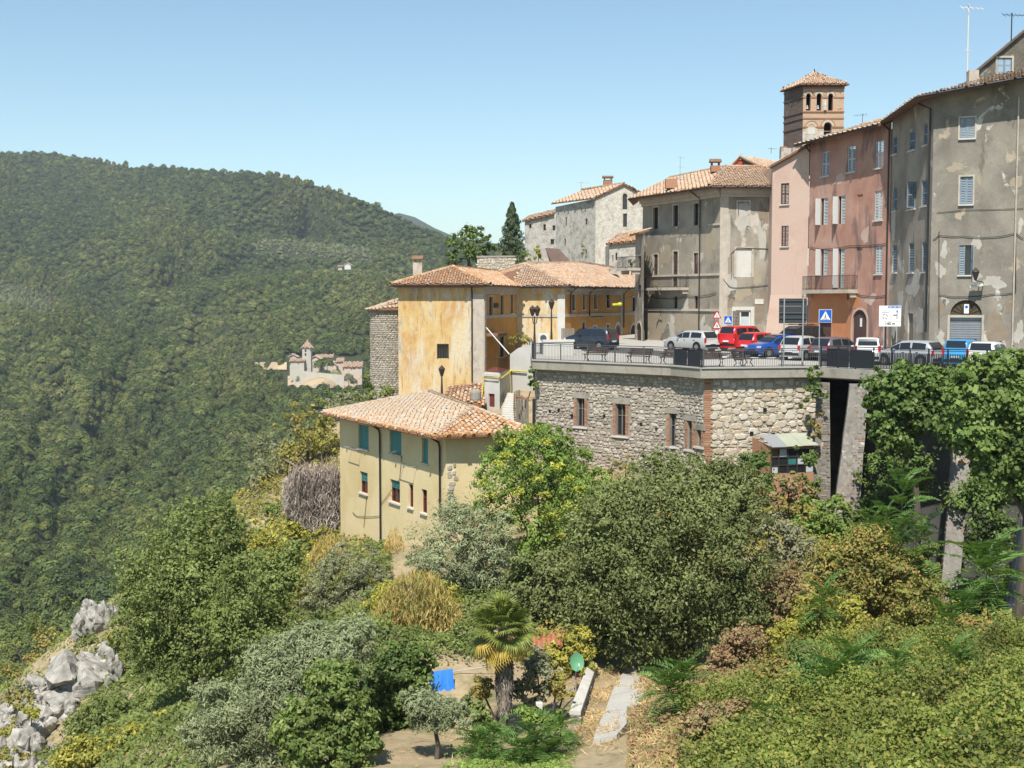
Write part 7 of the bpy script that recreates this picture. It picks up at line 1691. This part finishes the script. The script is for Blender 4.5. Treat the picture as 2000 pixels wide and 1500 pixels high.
# fig trees over the terrace edge
tree('fig_tree','broad fig tree under the terrace railing, left of the taller one','tree',57,[(1750,755,52,36),(1810,750,55,36),(1725,800,34,40),(1780,805,50,42),(1735,850,32,38),(1850,760,40,34),(1825,820,42,36),(1768,870,22,34),(1785,905,20,22)],'fig_green',.23,.75,.62,base=(1790,1060),r=.16,clump=.3,per=24)
tree('fig_tree','taller fig tree with large lobed leaves at the right edge','tree',47,[(1920,735,48,36),(1970,720,48,34),(1890,790,48,46),(1960,790,56,52),(1910,850,60,50),(1985,860,50,60),(1870,840,30,34),(1940,910,46,40),(1995,940,30,45),(2040,800,50,80)],'fig_green',.21,.75,.66,base=(1990,1180),r=.16,clump=.3,per=24)
# yellowing thicket
for lb,Y,lo,m in [('tall yellowing thicket in front of the leaning buttress',50,[(1690,1110,75,58),(1650,1165,62,50),(1740,1135,62,58),(1760,1190,55,50),(1700,1060,45,38),(1625,1115,38,38)],'olive_yellow'),
  ('yellow green bramble mound left of the long vine shadow',43,[(1600,1215,60,44),(1560,1250,52,40),(1640,1250,48,40),(1615,1290,62,36),(1650,1200,36,34)],'yellow_green'),
  ('green and russet brambles at the foot of the narrow buttress',46.5,[(1800,1170,48,44),(1845,1215,40,40),(1790,1220,52,40),(1740,1250,52,40),(1830,1255,44,34)],'olive_yellow'),
  ('reddish brown dry shrub right of the oak trunk',44,[(1460,1255,42,36),(1425,1285,40,34),(1480,1300,40,32),(1440,1330,44,30)],'reddish'),
  ('olive green bramble below the reddish shrub',37,[(1530,1330,48,40),(1490,1365,46,34),(1555,1370,46,32)],'olive_yellow'),
  ('twiggy grey brown shrub between oak and yellowing thicket',50,[(1525,1125,38,34),(1545,1165,40,34),(1510,1175,36,38),(1500,1215,36,30)],'reddish'),
  ('low bramble under the big ailanthus fronds',41,[(1900,1225,40,26),(1865,1260,44,24),(1930,1265,34,24)],'olive_yellow')]:
    bush(lb,Y,lo,m,leaf=.14,name='bramble')
for lb,Y,lo,m in [('low vine mound at the lower edge right of the dry grass',30,[(1480,1440,70,40),(1540,1465,70,40)],'vine_ground'),('rounded vine mound in the middle of the near slope',31,[(1640,1400,80,40),(1700,1415,70,40)],'vine_ground'),
  ('yellowing vine hummock below the pale frond ailanthus',34,[(1580,1370,60,32),(1530,1395,50,30)],'yellow_green'),('bright vine mound at the right edge of the near slope',30,[(1940,1350,80,44),(1880,1375,70,36),(2000,1380,60,40)],'vine_ground'),
  ('vine hummock between the right mound and the middle mound',32,[(1800,1370,70,34),(1760,1390,50,28)],'vine_ground'),('vine hummock at the bottom right corner',25,[(1900,1470,90,46),(1830,1490,70,36)],'vine_ground'),('russet tinged vine hummock at the bottom middle of the slope',27,[(1640,1490,70,36),(1700,1480,60,30)],'olive_yellow')]:
    bush(lb,Y,lo,m,leaf=.11,asp=.7,name='vine_mound')
for lb,Y,lo,m in [('tall green brambles left of the pale frond ailanthus',38,[(1570,1300,46,44),(1540,1320,34,34)],'oak_mid'),('dark leafy hummock above the middle vine mound',37,[(1720,1310,52,34),(1760,1325,40,28)],'oak_mid'),
  ('yellow leaved bramble right of the pale frond ailanthus',39,[(1690,1290,40,36),(1720,1270,34,30)],'yellow_green'),('russet brush between the dry grass and the right edge',41,[(1930,1290,46,30),(1880,1300,40,24),(1980,1280,40,34)],'reddish'),
  ('dry reddish weeds at the lower edge by the path',31,[(1390,1420,50,44),(1370,1465,46,36),(1430,1400,36,36)],'reddish'),('green weeds at the very bottom near the path',29,[(1440,1480,50,30),(1500,1490,40,26)],'oak_mid')]:
    bush(lb,Y,lo,m,leaf=.12,name='bramble')
for lb,Y,lo,m in [('dark ivy hanging down the recessed wall under the left fig tree',62,[(1725,940,40,60),(1760,1000,45,60),(1700,1010,34,50),(1790,930,30,50)],'fig_green'),('dark ivy curtain right of the narrow buttress',58,[(1900,1000,50,80),(1950,1060,50,70),(1930,960,40,50),(1895,1090,36,50)],'fig_green'),
  ('tangle of shrubs at the foot of the recessed wall left of the narrow buttress',57,[(1760,1120,50,50),(1800,1160,42,50),(1720,1100,46,50),(1800,1090,30,40)],'oak_mid'),('shrubs at the foot of the recessed wall near the right edge',53,[(1900,1170,50,46),(1960,1180,44,44),(1880,1215,40,34)],'oak_mid'),
  ('green shrubs around the foot of the leaning buttress',59.5,[(1660,1030,40,34),(1690,1045,40,34),(1630,1060,34,30)],'oak_mid')]:
    bush(lb,Y,lo,m,leaf=.2,name='ivy' if 'ivy' in lb else 'shrub',cat='climber' if 'ivy' in lb else 'bush')
# rocks' scrub
for lb,Y,lo,m in [('rounded olive bush at the left of the crowning rocks',82,[(92,1262,32,34),(75,1285,24,24)],'olive_yellow'),('small bush at the foot of the crowning rocks',79,[(182,1256,18,22),(205,1250,10,14)],'oak_mid'),('yellowish bush between the right rocks and the oak',76,[(228,1245,18,24),(222,1275,16,16)],'olive_yellow'),
  ('dark olive bush on the left rock flank',76,[(70,1340,34,28),(95,1365,30,26)],'olive_dull'),('yellow green bush low at the left edge',73,[(15,1330,36,34),(40,1370,30,28)],'olive_yellow'),('green bush above the bottom left rocks',70,[(62,1390,24,26),(20,1440,26,34)],'yellow_green'),
  ('green scrub right of the broad limestone face',66,[(215,1395,50,34),(265,1375,40,30),(165,1420,40,30)],'oak_mid'),('wide weedy scrub along the bottom left',58,[(180,1470,75,34),(270,1450,70,36),(340,1425,50,36),(130,1490,40,20),(250,1490,80,28)],'yellow_green'),('russet scrub under the dark evergreen oak',57,[(420,1385,42,26),(360,1450,44,36),(400,1480,50,30),(320,1490,40,24)],'reddish'),('tree top on the slope above the rocks',88,[(30,1260,30,28),(70,1220,32,26),(110,1215,26,24),(140,1180,24,20)],'oak_mid'),('pale bush at the very bottom left corner',62,[(25,1485,36,24)],'olive_yellow')]:
    bush(lb,Y,lo,m,leaf=.2,name='scrub')

# --- ailanthus: pinnate fronds, each frond a part
def frond_mesh(seed):
    r=np.random.default_rng(seed); pairs=13; P=[];T=[];N=[];S=[]
    for k in range(pairs):
        s=.16+.84*k/(pairs-1); x=s; z=.16*math.sin(s*2.2)-.30*s*s
        for sg in (-1,1):
            a=1.05+.25*s; ln=.27*(math.sin(min(1,(s+.12))*2.5)*.8+.25)
            d=np.array([math.cos(a),sg*math.sin(a),-.28+r.normal(0,.06)]); d/=np.linalg.norm(d)
            P.append(np.array([x,0,z])+d*ln*.5); T.append(d); N.append(np.array([-.1,0,1])+r.normal(0,.12,3)); S.append(ln)
    rc=r; V,Q=leaf_quads(np.array(P),np.array(N),np.array(S),.30,np.array(T),fold=.12)
    mb=MB(); pts=[Vector((s,0,.16*math.sin(s*2.2)-.30*s*s)) for s in np.linspace(0,1,6)]; mb.tube(pts,[.012,.01,.008,.007,.005,.003],4,False)
    me=bpy.data.meshes.new('frond'); o=len(V)
    me.from_pydata([tuple(v) for v in V]+mb.v,[],[tuple(map(int,q)) for q in Q]+[tuple(i+o for i in f) for f in mb.f])
    at=me.attributes.new('rnd','FLOAT','FACE'); at.data.foreach_set('value',np.concatenate([r.random(len(Q)),np.full(len(mb.f),.2)]).astype(np.float32)); me.materials.append(MATS['ailanthus']); return me
FR=[frond_mesh(k) for k in range(6)]
def ailanthus(label,px,py,Y,tops,nf,L,stem=1.2):
    b=pt(px,py,Y); e=empty('ailanthus',b,label,'plant'); r=random.Random(int(px*7+py))
    for (tx,ty) in tops:
        t=pt(tx,ty,Y); MB().tube([b-Vector((0,0,.4)),b.lerp(t,.5)+Vector((.03,0,0)),t],[.035,.025,.012],6).build('stem','bark',e)
        nf=int(nf*1.35)
        for k in range(nf):
            lv=k/nf; o=bpy.data.objects.new('frond',FR[r.randrange(6)]); COL.objects.link(o); o.parent=e; ORG[o.name]=ORG[e.name]
            az=k*2.399+r.uniform(-.2,.2); 
            if math.sin(az)>.55: az=-az
            el=.95-1.25*lv+r.uniform(-.12,.12); c=t-(t-b).normalized()*lv*(t-b).length*.45
            o.location=c-b; o.rotation_euler=(r.uniform(-.25,.25),-el,az); s=FS*L*(.75+.3*r.random()); o.scale=(s,s,s)
    return e
FS=1.2
ailanthus('tall ailanthus with stacked fronds in front of the dark recess wall',1758,1160,51,[(1762,950)],13,1.25); ailanthus('lower ailanthus shoot leaning right under the stacked fronds',1780,1170,50,[(1790,1045),(1745,1035)],9,1.15)
ailanthus('ailanthus with the biggest bright fronds near the right edge',1930,1250,43,[(1925,1095)],18,1.55); ailanthus('ailanthus clump below the biggest fronds, above the vine slope',1880,1290,42,[(1880,1185),(1840,1200)],11,1.15)
ailanthus('ailanthus with pale fronds on the vine slope, lower centre right',1640,1370,34,[(1655,1285),(1620,1320)],12,1.1); ailanthus('ailanthus bush under the oak at the path edge',1325,1385,38,[(1335,1318),(1300,1335)],12,1.0)
ailanthus('ailanthus carpet left of the palm foot',960,1480,37.5,[(965,1432),(930,1450)],10,.85); ailanthus('ailanthus carpet between palm and leaning pole',1045,1490,36.5,[(1045,1440),(1075,1465),(1015,1462)],10,.9); ailanthus('ailanthus shoots beside the end of the path wall',1092,1450,38,[(1095,1410)],11,.75)
ailanthus('ailanthus shoot at the upper edge of the yellowing thicket',1700,1075,54,[(1700,1020),(1730,1005)],8,1.0)

ailanthus('ailanthus seedling on the vine slope above the middle mound',1745,1340,33,[(1750,1290)],9,.8); ailanthus('ailanthus seedlings at the edge of the russet brush',1850,1330,33,[(1855,1275),(1875,1290)],8,.8)
ailanthus('ailanthus sapling rising from the yellow green bramble mound',1600,1240,42,[(1605,1160)],10,.95); ailanthus('ailanthus sapling at the left border of the vine slope',1470,1440,31,[(1478,1385)],9,.7)
for lb,Y,lo,m in [('yellow green shrub between tall olive and golden canes',58,[(750,1190,36,40),(735,1225,32,34)],'yellow_green'),('fresh green shrub behind the palm crown',50,[(915,1250,34,36),(935,1290,28,34),(900,1285,26,26)],'oak_mid'),('grey green shrub behind the blue tarpaulin',50,[(830,1285,44,24),(790,1275,40,26),(870,1290,30,18)],'olive_dull'),
  ('leafy shrub at the left foot of the palm',40.5,[(925,1390,26,30),(940,1420,24,22)],'walnut'),('bright weeds right of the palm foot',40,[(1030,1400,30,20),(1075,1405,24,18)],'green_bright')]:
    bush(lb,Y,lo,m,leaf=.14,name='shrub')
# --- fan palm
def palm():
    Y=41.; b=pt(985,1432,Y); t=pt(982,1228,Y); e=empty('palm_tree',b,'shaggy fan palm with green and yellowed fronds above the garden','palm tree')
    MB().tube([b-Vector((0,0,.3)),b.lerp(t,.3),t],[.15,.14,.17],10).build('trunk','bark',e)
    n=1500; k=rng.random(n); a=rng.uniform(0,2*math.pi,n); z0=pt(985,1395,Y).z; z1=pt(985,1270,Y).z; rr=.15+.11*np.sin(np.clip(k,0,1)*2.6)+rng.normal(0,.03,n)
    P=np.stack([b.x+.0+rr*np.cos(a),Y+rr*np.sin(a),z0+(z1-z0)*k],1); T=np.stack([np.cos(a)*.25+rng.normal(0,.15,n),np.sin(a)*.25,-np.ones(n)],1)
    V,Q=leaf_quads(P,np.stack([np.cos(a),np.sin(a),.15+0*a],1)+rng.normal(size=(n,3))*.3,.34*(.6+.7*rng.random(n)),.22,T); soup('fibre_skirt',V,Q,rng.random(n),'palm_fibre',e)
    # fan fronds
    def fan(seed,old):
        r=np.random.default_rng(seed); mb=MB(); mb.tube([(0,0,0),(.35,0,.03),(.62,0,.02)],[.016,.012,.01],5,False); nb=26
        for k in range(nb):
            an=-2.1+4.2*k/(nb-1); ln=.62*(1-.18*abs(an)/2.1)*(1+r.normal(0,.04)); d=Vector((math.cos(an),math.sin(an),0)); q=Vector((-d.y,d.x,0)); c=Vector((.62,0,.02)); w0=.012; w1=.032
            dr=Vector((0,0,-.10 if not old else -.28)); m_=c+d*ln*.55+Vector((0,0,.05)); tp=c+d*ln+dr
            mb.poly([c-q*w0,m_-q*w1,m_+q*w1,c+q*w0],r.random()*.98+.01); mb.poly([m_-q*w1,tp,m_+q*w1],r.random()*.98+.01)
        return mb
    G=[fan(s,0).mesh('fan_frond','palm_leaf') for s in range(4)]; O_=[fan(s+9,1).mesh('fan_frond','palm_old') for s in range(3)]
    for k in range(44):
        lv=k/44; old=lv>.72; o=bpy.data.objects.new('dead_frond' if old else 'frond',(O_ if old else G)[k%(3 if old else 4)]); COL.objects.link(o); o.parent=e
        az=k*2.399; el=1.35-2.25*lv+rng.normal(0,.08); o.location=t-b+Vector((0,0,.12*(1-lv)-.35*lv)); o.rotation_euler=(rng.normal(0,.25),-el,az); s=.92+.2*rng.random(); o.scale=(s,s,s)
palm()

# --- ground cover
def cover(name,label,Yr,pxr,inside,n,m,leaf,asp,mound,seed,kind='stuff',up=.9):
    r=np.random.default_rng(seed); X=[];Y_=[]
    y=np.sqrt(r.uniform(Yr[0]**2,Yr[1]**2,n)); px=r.uniform(pxr[0],pxr[1],n); x=(px-1000)/F*y; z=ground(x,y) if n<60000 else np.concatenate([ground(a,b) for a,b in zip(np.array_split(x,20),np.array_split(y,20))])
    dz=np.sin(x*2.3+seed)*np.sin(y*1.9)*.5+np.sin(x*5.1)*np.sin(y*4.3+1)*.3+np.sin(x*.8+y*.6)*.5
    py=587-z/y*F; keep=inside(px+r.normal(0,16,n),py+r.normal(0,12,n)); x,y,z,dz=x[keep],y[keep],z[keep],dz[keep]; k=len(x); h=mound*(.5+.5*dz)
    P=np.stack([x,y,z+np.maximum(h,.02)*(.45+.6*r.random(k))],1); N=r.normal(size=(k,3))*.55+np.array([-.05,-.35,up])
    V,Q=leaf_quads(P,N,leaf*(.6+.8*r.random(k)),asp); tone=np.clip(.5+.28*np.sin(x*1.3+2*np.sin(y))+.3*r.normal(size=k),0,.999)
    soup(name,V,Q,tone,m,None,kind,label)
    return x,y,z
poly_x=[1230,1300,1400,1480,1600,1700,1800,1900,2060]; poly_y=[1510,1440,1405,1360,1320,1300,1310,1285,1270]
slope=lambda px,py:(py>np.interp(px,poly_x,poly_y))&(px+48*np.sin(py*.045)+26*np.sin(py*.11+1)>1395)
cover('vine_ground_cover','green vines covering the near slope at lower right',(14,46),(1330,2080),slope,260000,'vine_ground',.086,.7,1.5,3)
cover('vine_ground_cover','green vines running on over the slope past the right edge',(18,56),(2060,2900),lambda px,py:(py>1180),90000,'vine_ground',.12,.7,.8,41)
cover('bramble_leaves','yellowish bramble leaves scattered over the vine slope',(20,46),(1300,1850),lambda px,py:(py>np.interp(px,poly_x,poly_y)-30),22000,'olive_yellow',.10,.6,.65,5)
cover('dry_grass','dry straw coloured grass beside the path',(24,50),(1180,1440),lambda px,py:(py>1290)&(px>1260-(py-1300)*.05)&(px<1300+(py-1290)*.9),16000,'dry_grass',.4,.06,.45,7,up=.0)
cover('dry_grass','dry straw coloured grass under the narrow buttress',(34,48),(1740,1930),lambda px,py:(py>1255)&(py<1325),4500,'dry_grass',.34,.07,.6,9,up=.0)
cover('undergrowth','mixed green undergrowth over the slope below the walls',(44,69),(1050,2050),lambda px,py:(py<1310)&(py>850)&~((px<1500)&(px>1150)&(py>1250)),60000,'olive_yellow',.2,.5,1.1,11)
cover('undergrowth','scrubby undergrowth over the left slope',(44,92),(-60,760),lambda px,py:(py>1000)&(px>250-(py-1100)*.3),70000,'oak_mid',.26,.5,.9,13)
cover('undergrowth','low weeds on the far left slope below the cream house',(62,100),(380,720),lambda px,py:(py>860)&(py<1180),22000,'olive_yellow',.26,.5,.9,15)
cover('undergrowth','scrub growing between the limestone rocks',(60,86),(-30,330),lambda px,py:(py>1195)&(np.sin(px*.06+py*.03)+np.sin(px*.021-py*.05)>-.1),15000,'oak_mid',.24,.5,.7,31)
cover('undergrowth','weeds around the garden terrace',(36,58),(720,1160),lambda px,py:(py<1300)|((px<800)&(py>1300)&(py<1420)),36000,'oak_mid',.18,.5,.5,17)
cover('dry_grass','dry straw coloured grass between the path wall and the path',(36,50),(1125,1215),lambda px,py:(py>1300)&(py<1470),3500,'dry_grass',.3,.07,.3,23,up=.0)
cover('undergrowth','green and russet weeds along the right side of the path',(26,48),(1230,1480),lambda px,py:(py>1330)&(px>1235+(1460-py)*.35),26000,'reddish',.14,.5,.5,29)
cover('dry_grass','dry litter and straw on the garden floor',(36,48),(740,1130),lambda px,py:(py>1300)&(py<1490)&(np.sin(px*.05)*np.sin(py*.06+1)>-.2),3200,'dry_grass',.16,.1,.06,37,up=.6)
cover('weeds','bright weeds along the bottom of the garden',(33,40),(860,1130),lambda px,py:(py>1425+14*np.sin(px*.05)+9*np.sin(px*.13))&(px>880+40*np.sin(py*.06))&(px<1120+18*np.sin(py*.07)),5000,'green_bright',.12,.45,.2,19)

# --- forest on the hill
def blob_mesh(seed,conif=False):
    r=np.random.default_rng(seed); n=360; d=unit(r.normal(size=(n,3))); d[:,2]=np.where(d[:,2]<-.35,-d[:,2],d[:,2]); rr=.62+.4*r.random(n)**.7; rr*=1+.2*np.sin(d[:,0]*4+seed)*np.sin(d[:,1]*5+seed)
    if conif: P=d*rr[:,None]*np.array([.75,.75,1.15])+np.array([0,0,.75])
    else: P=d*rr[:,None]*np.array([1,1,.85])+np.array([0,0,.55])
    N=d*1.1+r.normal(size=(n,3))*.22+np.array([0,0,.25]); V,Q=leaf_quads(P,N,.31*(.6+.7*r.random(n)),.75,unit(r.normal(size=(n,3))))
    me=bpy.data.meshes.new('forest_tree'); mb=MB(); mb.tube([(0,0,-1.2),(0,0,.5)],[.07,.04],4,False); o=len(V)
    me.from_pydata([tuple(v) for v in V]+mb.v,[],[tuple(map(int,q)) for q in Q]+[tuple(i+o for i in f) for f in mb.f]); at=me.attributes.new('rnd','FLOAT','FACE'); at.data.foreach_set('value',np.concatenate([r.random(len(Q)),np.zeros(len(mb.f))]).astype(np.float32)); me.materials.append(MATS['forest_leaf']); return me
BM=[blob_mesh(k,k>5) for k in range(8)]
def forest():
    r=np.random.default_rng(77); PX=[];TT=[]
    # even spacing over the slope itself: sample the (column, distance) patch by its ground area
    cand=260000; px=r.uniform(-140,1060,cand); t=r.random(cand); x,y,z=hill_surface(px,t)
    x2,y2,z2=hill_surface(px,np.minimum(t+.003,1)); dens=np.sqrt((y2-y)**2+(z2-z)**2)*y          # ground area per unit of (px,t)
    sp=np.interp(y,[200,500,1000,1700],[3.2,3.5,3.9,4.4]); p=dens/sp**2; 
    total=(p.mean()/.003)*(1200/F)*1.0/1.0*1.; want=int(min(80000,total)); p=p/p.sum(); idx=r.choice(cand,want,False,p)
    px,t,x,y,z,sp=px[idx],t[idx],x[idx],y[idx],z[idx],sp[idx]
    yc=np.interp(px,CR_PX,CR_PY); py=yc+t*(1440-yc)
    # clearings: monastery, fields
    clear=((px>552)&(px<712)&(py>694)&(py<764))|((px>655)&(px<690)&(py>512)&(py<529))|((px>496)&(px<562)&(py>704)&(py<732)&(r.random(want)<.85))
    keep=~clear; px,t,x,y,z,sp,py=[a[keep] for a in (px,t,x,y,z,sp,py)]; n=len(px)
    big=np.sin(px*.013+py*.008)*np.sin(py*.017-px*.004+1)+.6*np.sin(px*.031+2)*np.sin(py*.041)+.5*np.sin(px*.07+py*.02)*np.sin(py*.09-px*.03); tone=np.clip(.42+.22*big+r.normal(0,.19,n),0,.8)
    pines=(np.sin(px*.009+py*.021+.5)+np.sin(px*.02-py*.011))>.75; tone[pines]=np.clip(tone[pines]+.12,0,.78)
    tone+=np.where((px>420)&(px<900)&(py>535)&(py<640),.14*np.clip(1-(py-585)/90,0,1),0)-np.where((py<470)&(px<860),.05,0)+np.where((px<520)&(py>590)&(py<800),.08,0)-np.where(py>930,.06,0); tone=np.clip(tone,0,.8)
    field=((np.abs(px-610)<115)&(np.abs(py-492-(px-610)*.06)<17))|((px<105)&(np.abs(py-575-px*.25)<24)); tone[field]=.93+.05*r.random(field.sum())
    scl=sp*.56*np.exp(r.normal(-.05,.34,n)).clip(.4,1.9); scl[field]*=.55
    idm=np.where(pines,r.integers(6,8,n),r.integers(0,6,n))
    return px,py,x,y,z,tone,scl,idm
px,py,fx_,fy_,fz_,tone,scl,idm=forest()
vis=(px>5)&(px<640)&(py<1330)&(py>560)
order=np.argsort(-(scl/fy_)*vis); near=[i for i in order[:700] if fy_[i]>1][:230]; nm=np.zeros(len(px),bool); nm[near]=True
words_=['round crowned broadleaf tree among many on the lower wooded slope across the gorge','narrow crowned tree among many on the lower wooded slope across the gorge']
for i in near:
    o=bpy.data.objects.new('forest_tree',BM[idm[i]]); COL.objects.link(o); o.location=(fx_[i],fy_[i],fz_[i]); s=scl[i]; o.scale=(s,s,s*(.85+.3*rng.random())); o.rotation_euler=(0,0,rng.uniform(0,6.28))
    o['tone']=float(tone[i]); kk=1 if idm[i]>5 else 0; tag(o,words_[kk],'tree',['round crowned trees on the near wooded slope','narrow crowned trees on the near wooded slope'][kk])
def scatter(name,label,P,tone,scl,idm,meshes):
    src=bpy.data.collections.new('forest_tree_kinds')
    for k,me in enumerate(meshes): o=bpy.data.objects.new('tree_kind_%s'%'abcdefgh'[k],me); src.objects.link(o)
    me=bpy.data.meshes.new(name); me.vertices.add(len(P)); me.vertices.foreach_set('co',P.astype(np.float32).ravel())
    for nm_,ty,vals in (('tone','FLOAT',tone),('scl','FLOAT',scl),('rot','FLOAT',rng.uniform(0,6.28,len(P))),('pick','INT',idm)):
        a=me.attributes.new(nm_,ty,'POINT'); a.data.foreach_set('value',np.asarray(vals,dtype=np.int32 if ty=='INT' else np.float32))
    me.materials.append(MATS['forest_leaf'])
    o=link(name,me); tag(o,label,None,None,'stuff')
    g=bpy.data.node_groups.new(name,'GeometryNodeTree'); g.interface.new_socket('Geometry',in_out='INPUT',socket_type='NodeSocketGeometry'); g.interface.new_socket('Geometry',in_out='OUTPUT',socket_type='NodeSocketGeometry')
    gi=g.nodes.new('NodeGroupInput'); go=g.nodes.new('NodeGroupOutput'); iop=g.nodes.new('GeometryNodeInstanceOnPoints'); ci=g.nodes.new('GeometryNodeCollectionInfo'); ci.inputs[0].default_value=src; ci.inputs[1].default_value=True; ci.inputs[2].default_value=True
    iop.inputs['Pick Instance'].default_value=True
    def attr(nm_,ty): a=g.nodes.new('GeometryNodeInputNamedAttribute'); a.data_type=ty; a.inputs[0].default_value=nm_; return a.outputs[0]
    cx=g.nodes.new('ShaderNodeCombineXYZ'); g.links.new(attr('rot','FLOAT'),cx.inputs[2])
    g.links.new(gi.outputs[0],iop.inputs['Points']); g.links.new(ci.outputs[0],iop.inputs['Instance']); g.links.new(attr('pick','INT'),iop.inputs['Instance Index']); g.links.new(cx.outputs[0],iop.inputs['Rotation']); g.links.new(attr('scl','FLOAT'),iop.inputs['Scale']); g.links.new(iop.outputs[0],go.inputs[0])
    md=o.modifiers.new('scatter','NODES'); md.node_group=g; return o
rest=~nm; scatter('forest','dense mixed woodland covering the hill across the gorge',np.stack([fx_,fy_,fz_],1)[rest],tone[rest],scl[rest],idm[rest],BM)
# olive trees in the terraced field below the monastery, and green trees inside it
k=0
for x,y,s in ((583,748,1.),(606,749,.8),(622,751,.9),(640,750,.7),(657,742,1.1),(661,752,.8),(681,748,1.),(691,752,.7),(597,757,.9)):
    p=pt(x,y,672); o=bpy.data.objects.new('olive_tree',BM[k%4]); COL.objects.link(o); o.location=p; o.scale=(2.9*s,2.9*s,3.6*s); o['tone']=.9; k+=1
    tag(o,'small olive tree in the dry field below the far monastery','tree','olive trees below the monastery')
for x,y,s,lb in ((623,721,1.2,'dark green tree nearer the tower inside the monastery wall'),(639,719,1.35,'dark green tree at the centre of the monastery wall')):
    p=pt(x,y,QY-16); o=bpy.data.objects.new('courtyard_tree',BM[k%4]); COL.objects.link(o); o.location=p; o.scale=(2.6*s,2.6*s,3.*s); o['tone']=.35; k+=1; tag(o,lb,'tree')

# ================================================================ haze
m,nt=newmat('haze_air'); pv=node(nt,'ShaderNodeVolumePrincipled'); pv.inputs['Color'].default_value=(.80,.88,.97,1); pv.inputs['Density'].default_value=.00013; pv.inputs['Anisotropy'].default_value=.2
o_=node(nt,'ShaderNodeOutputMaterial'); nt.links.new(pv.outputs[0],o_.inputs['Volume'])
hb=MB().box((0,2750,-215),(8000,5900,900)); hz_=hb.build('haze','haze_air',None,kind='stuff',label='thin pale summer haze in the air')
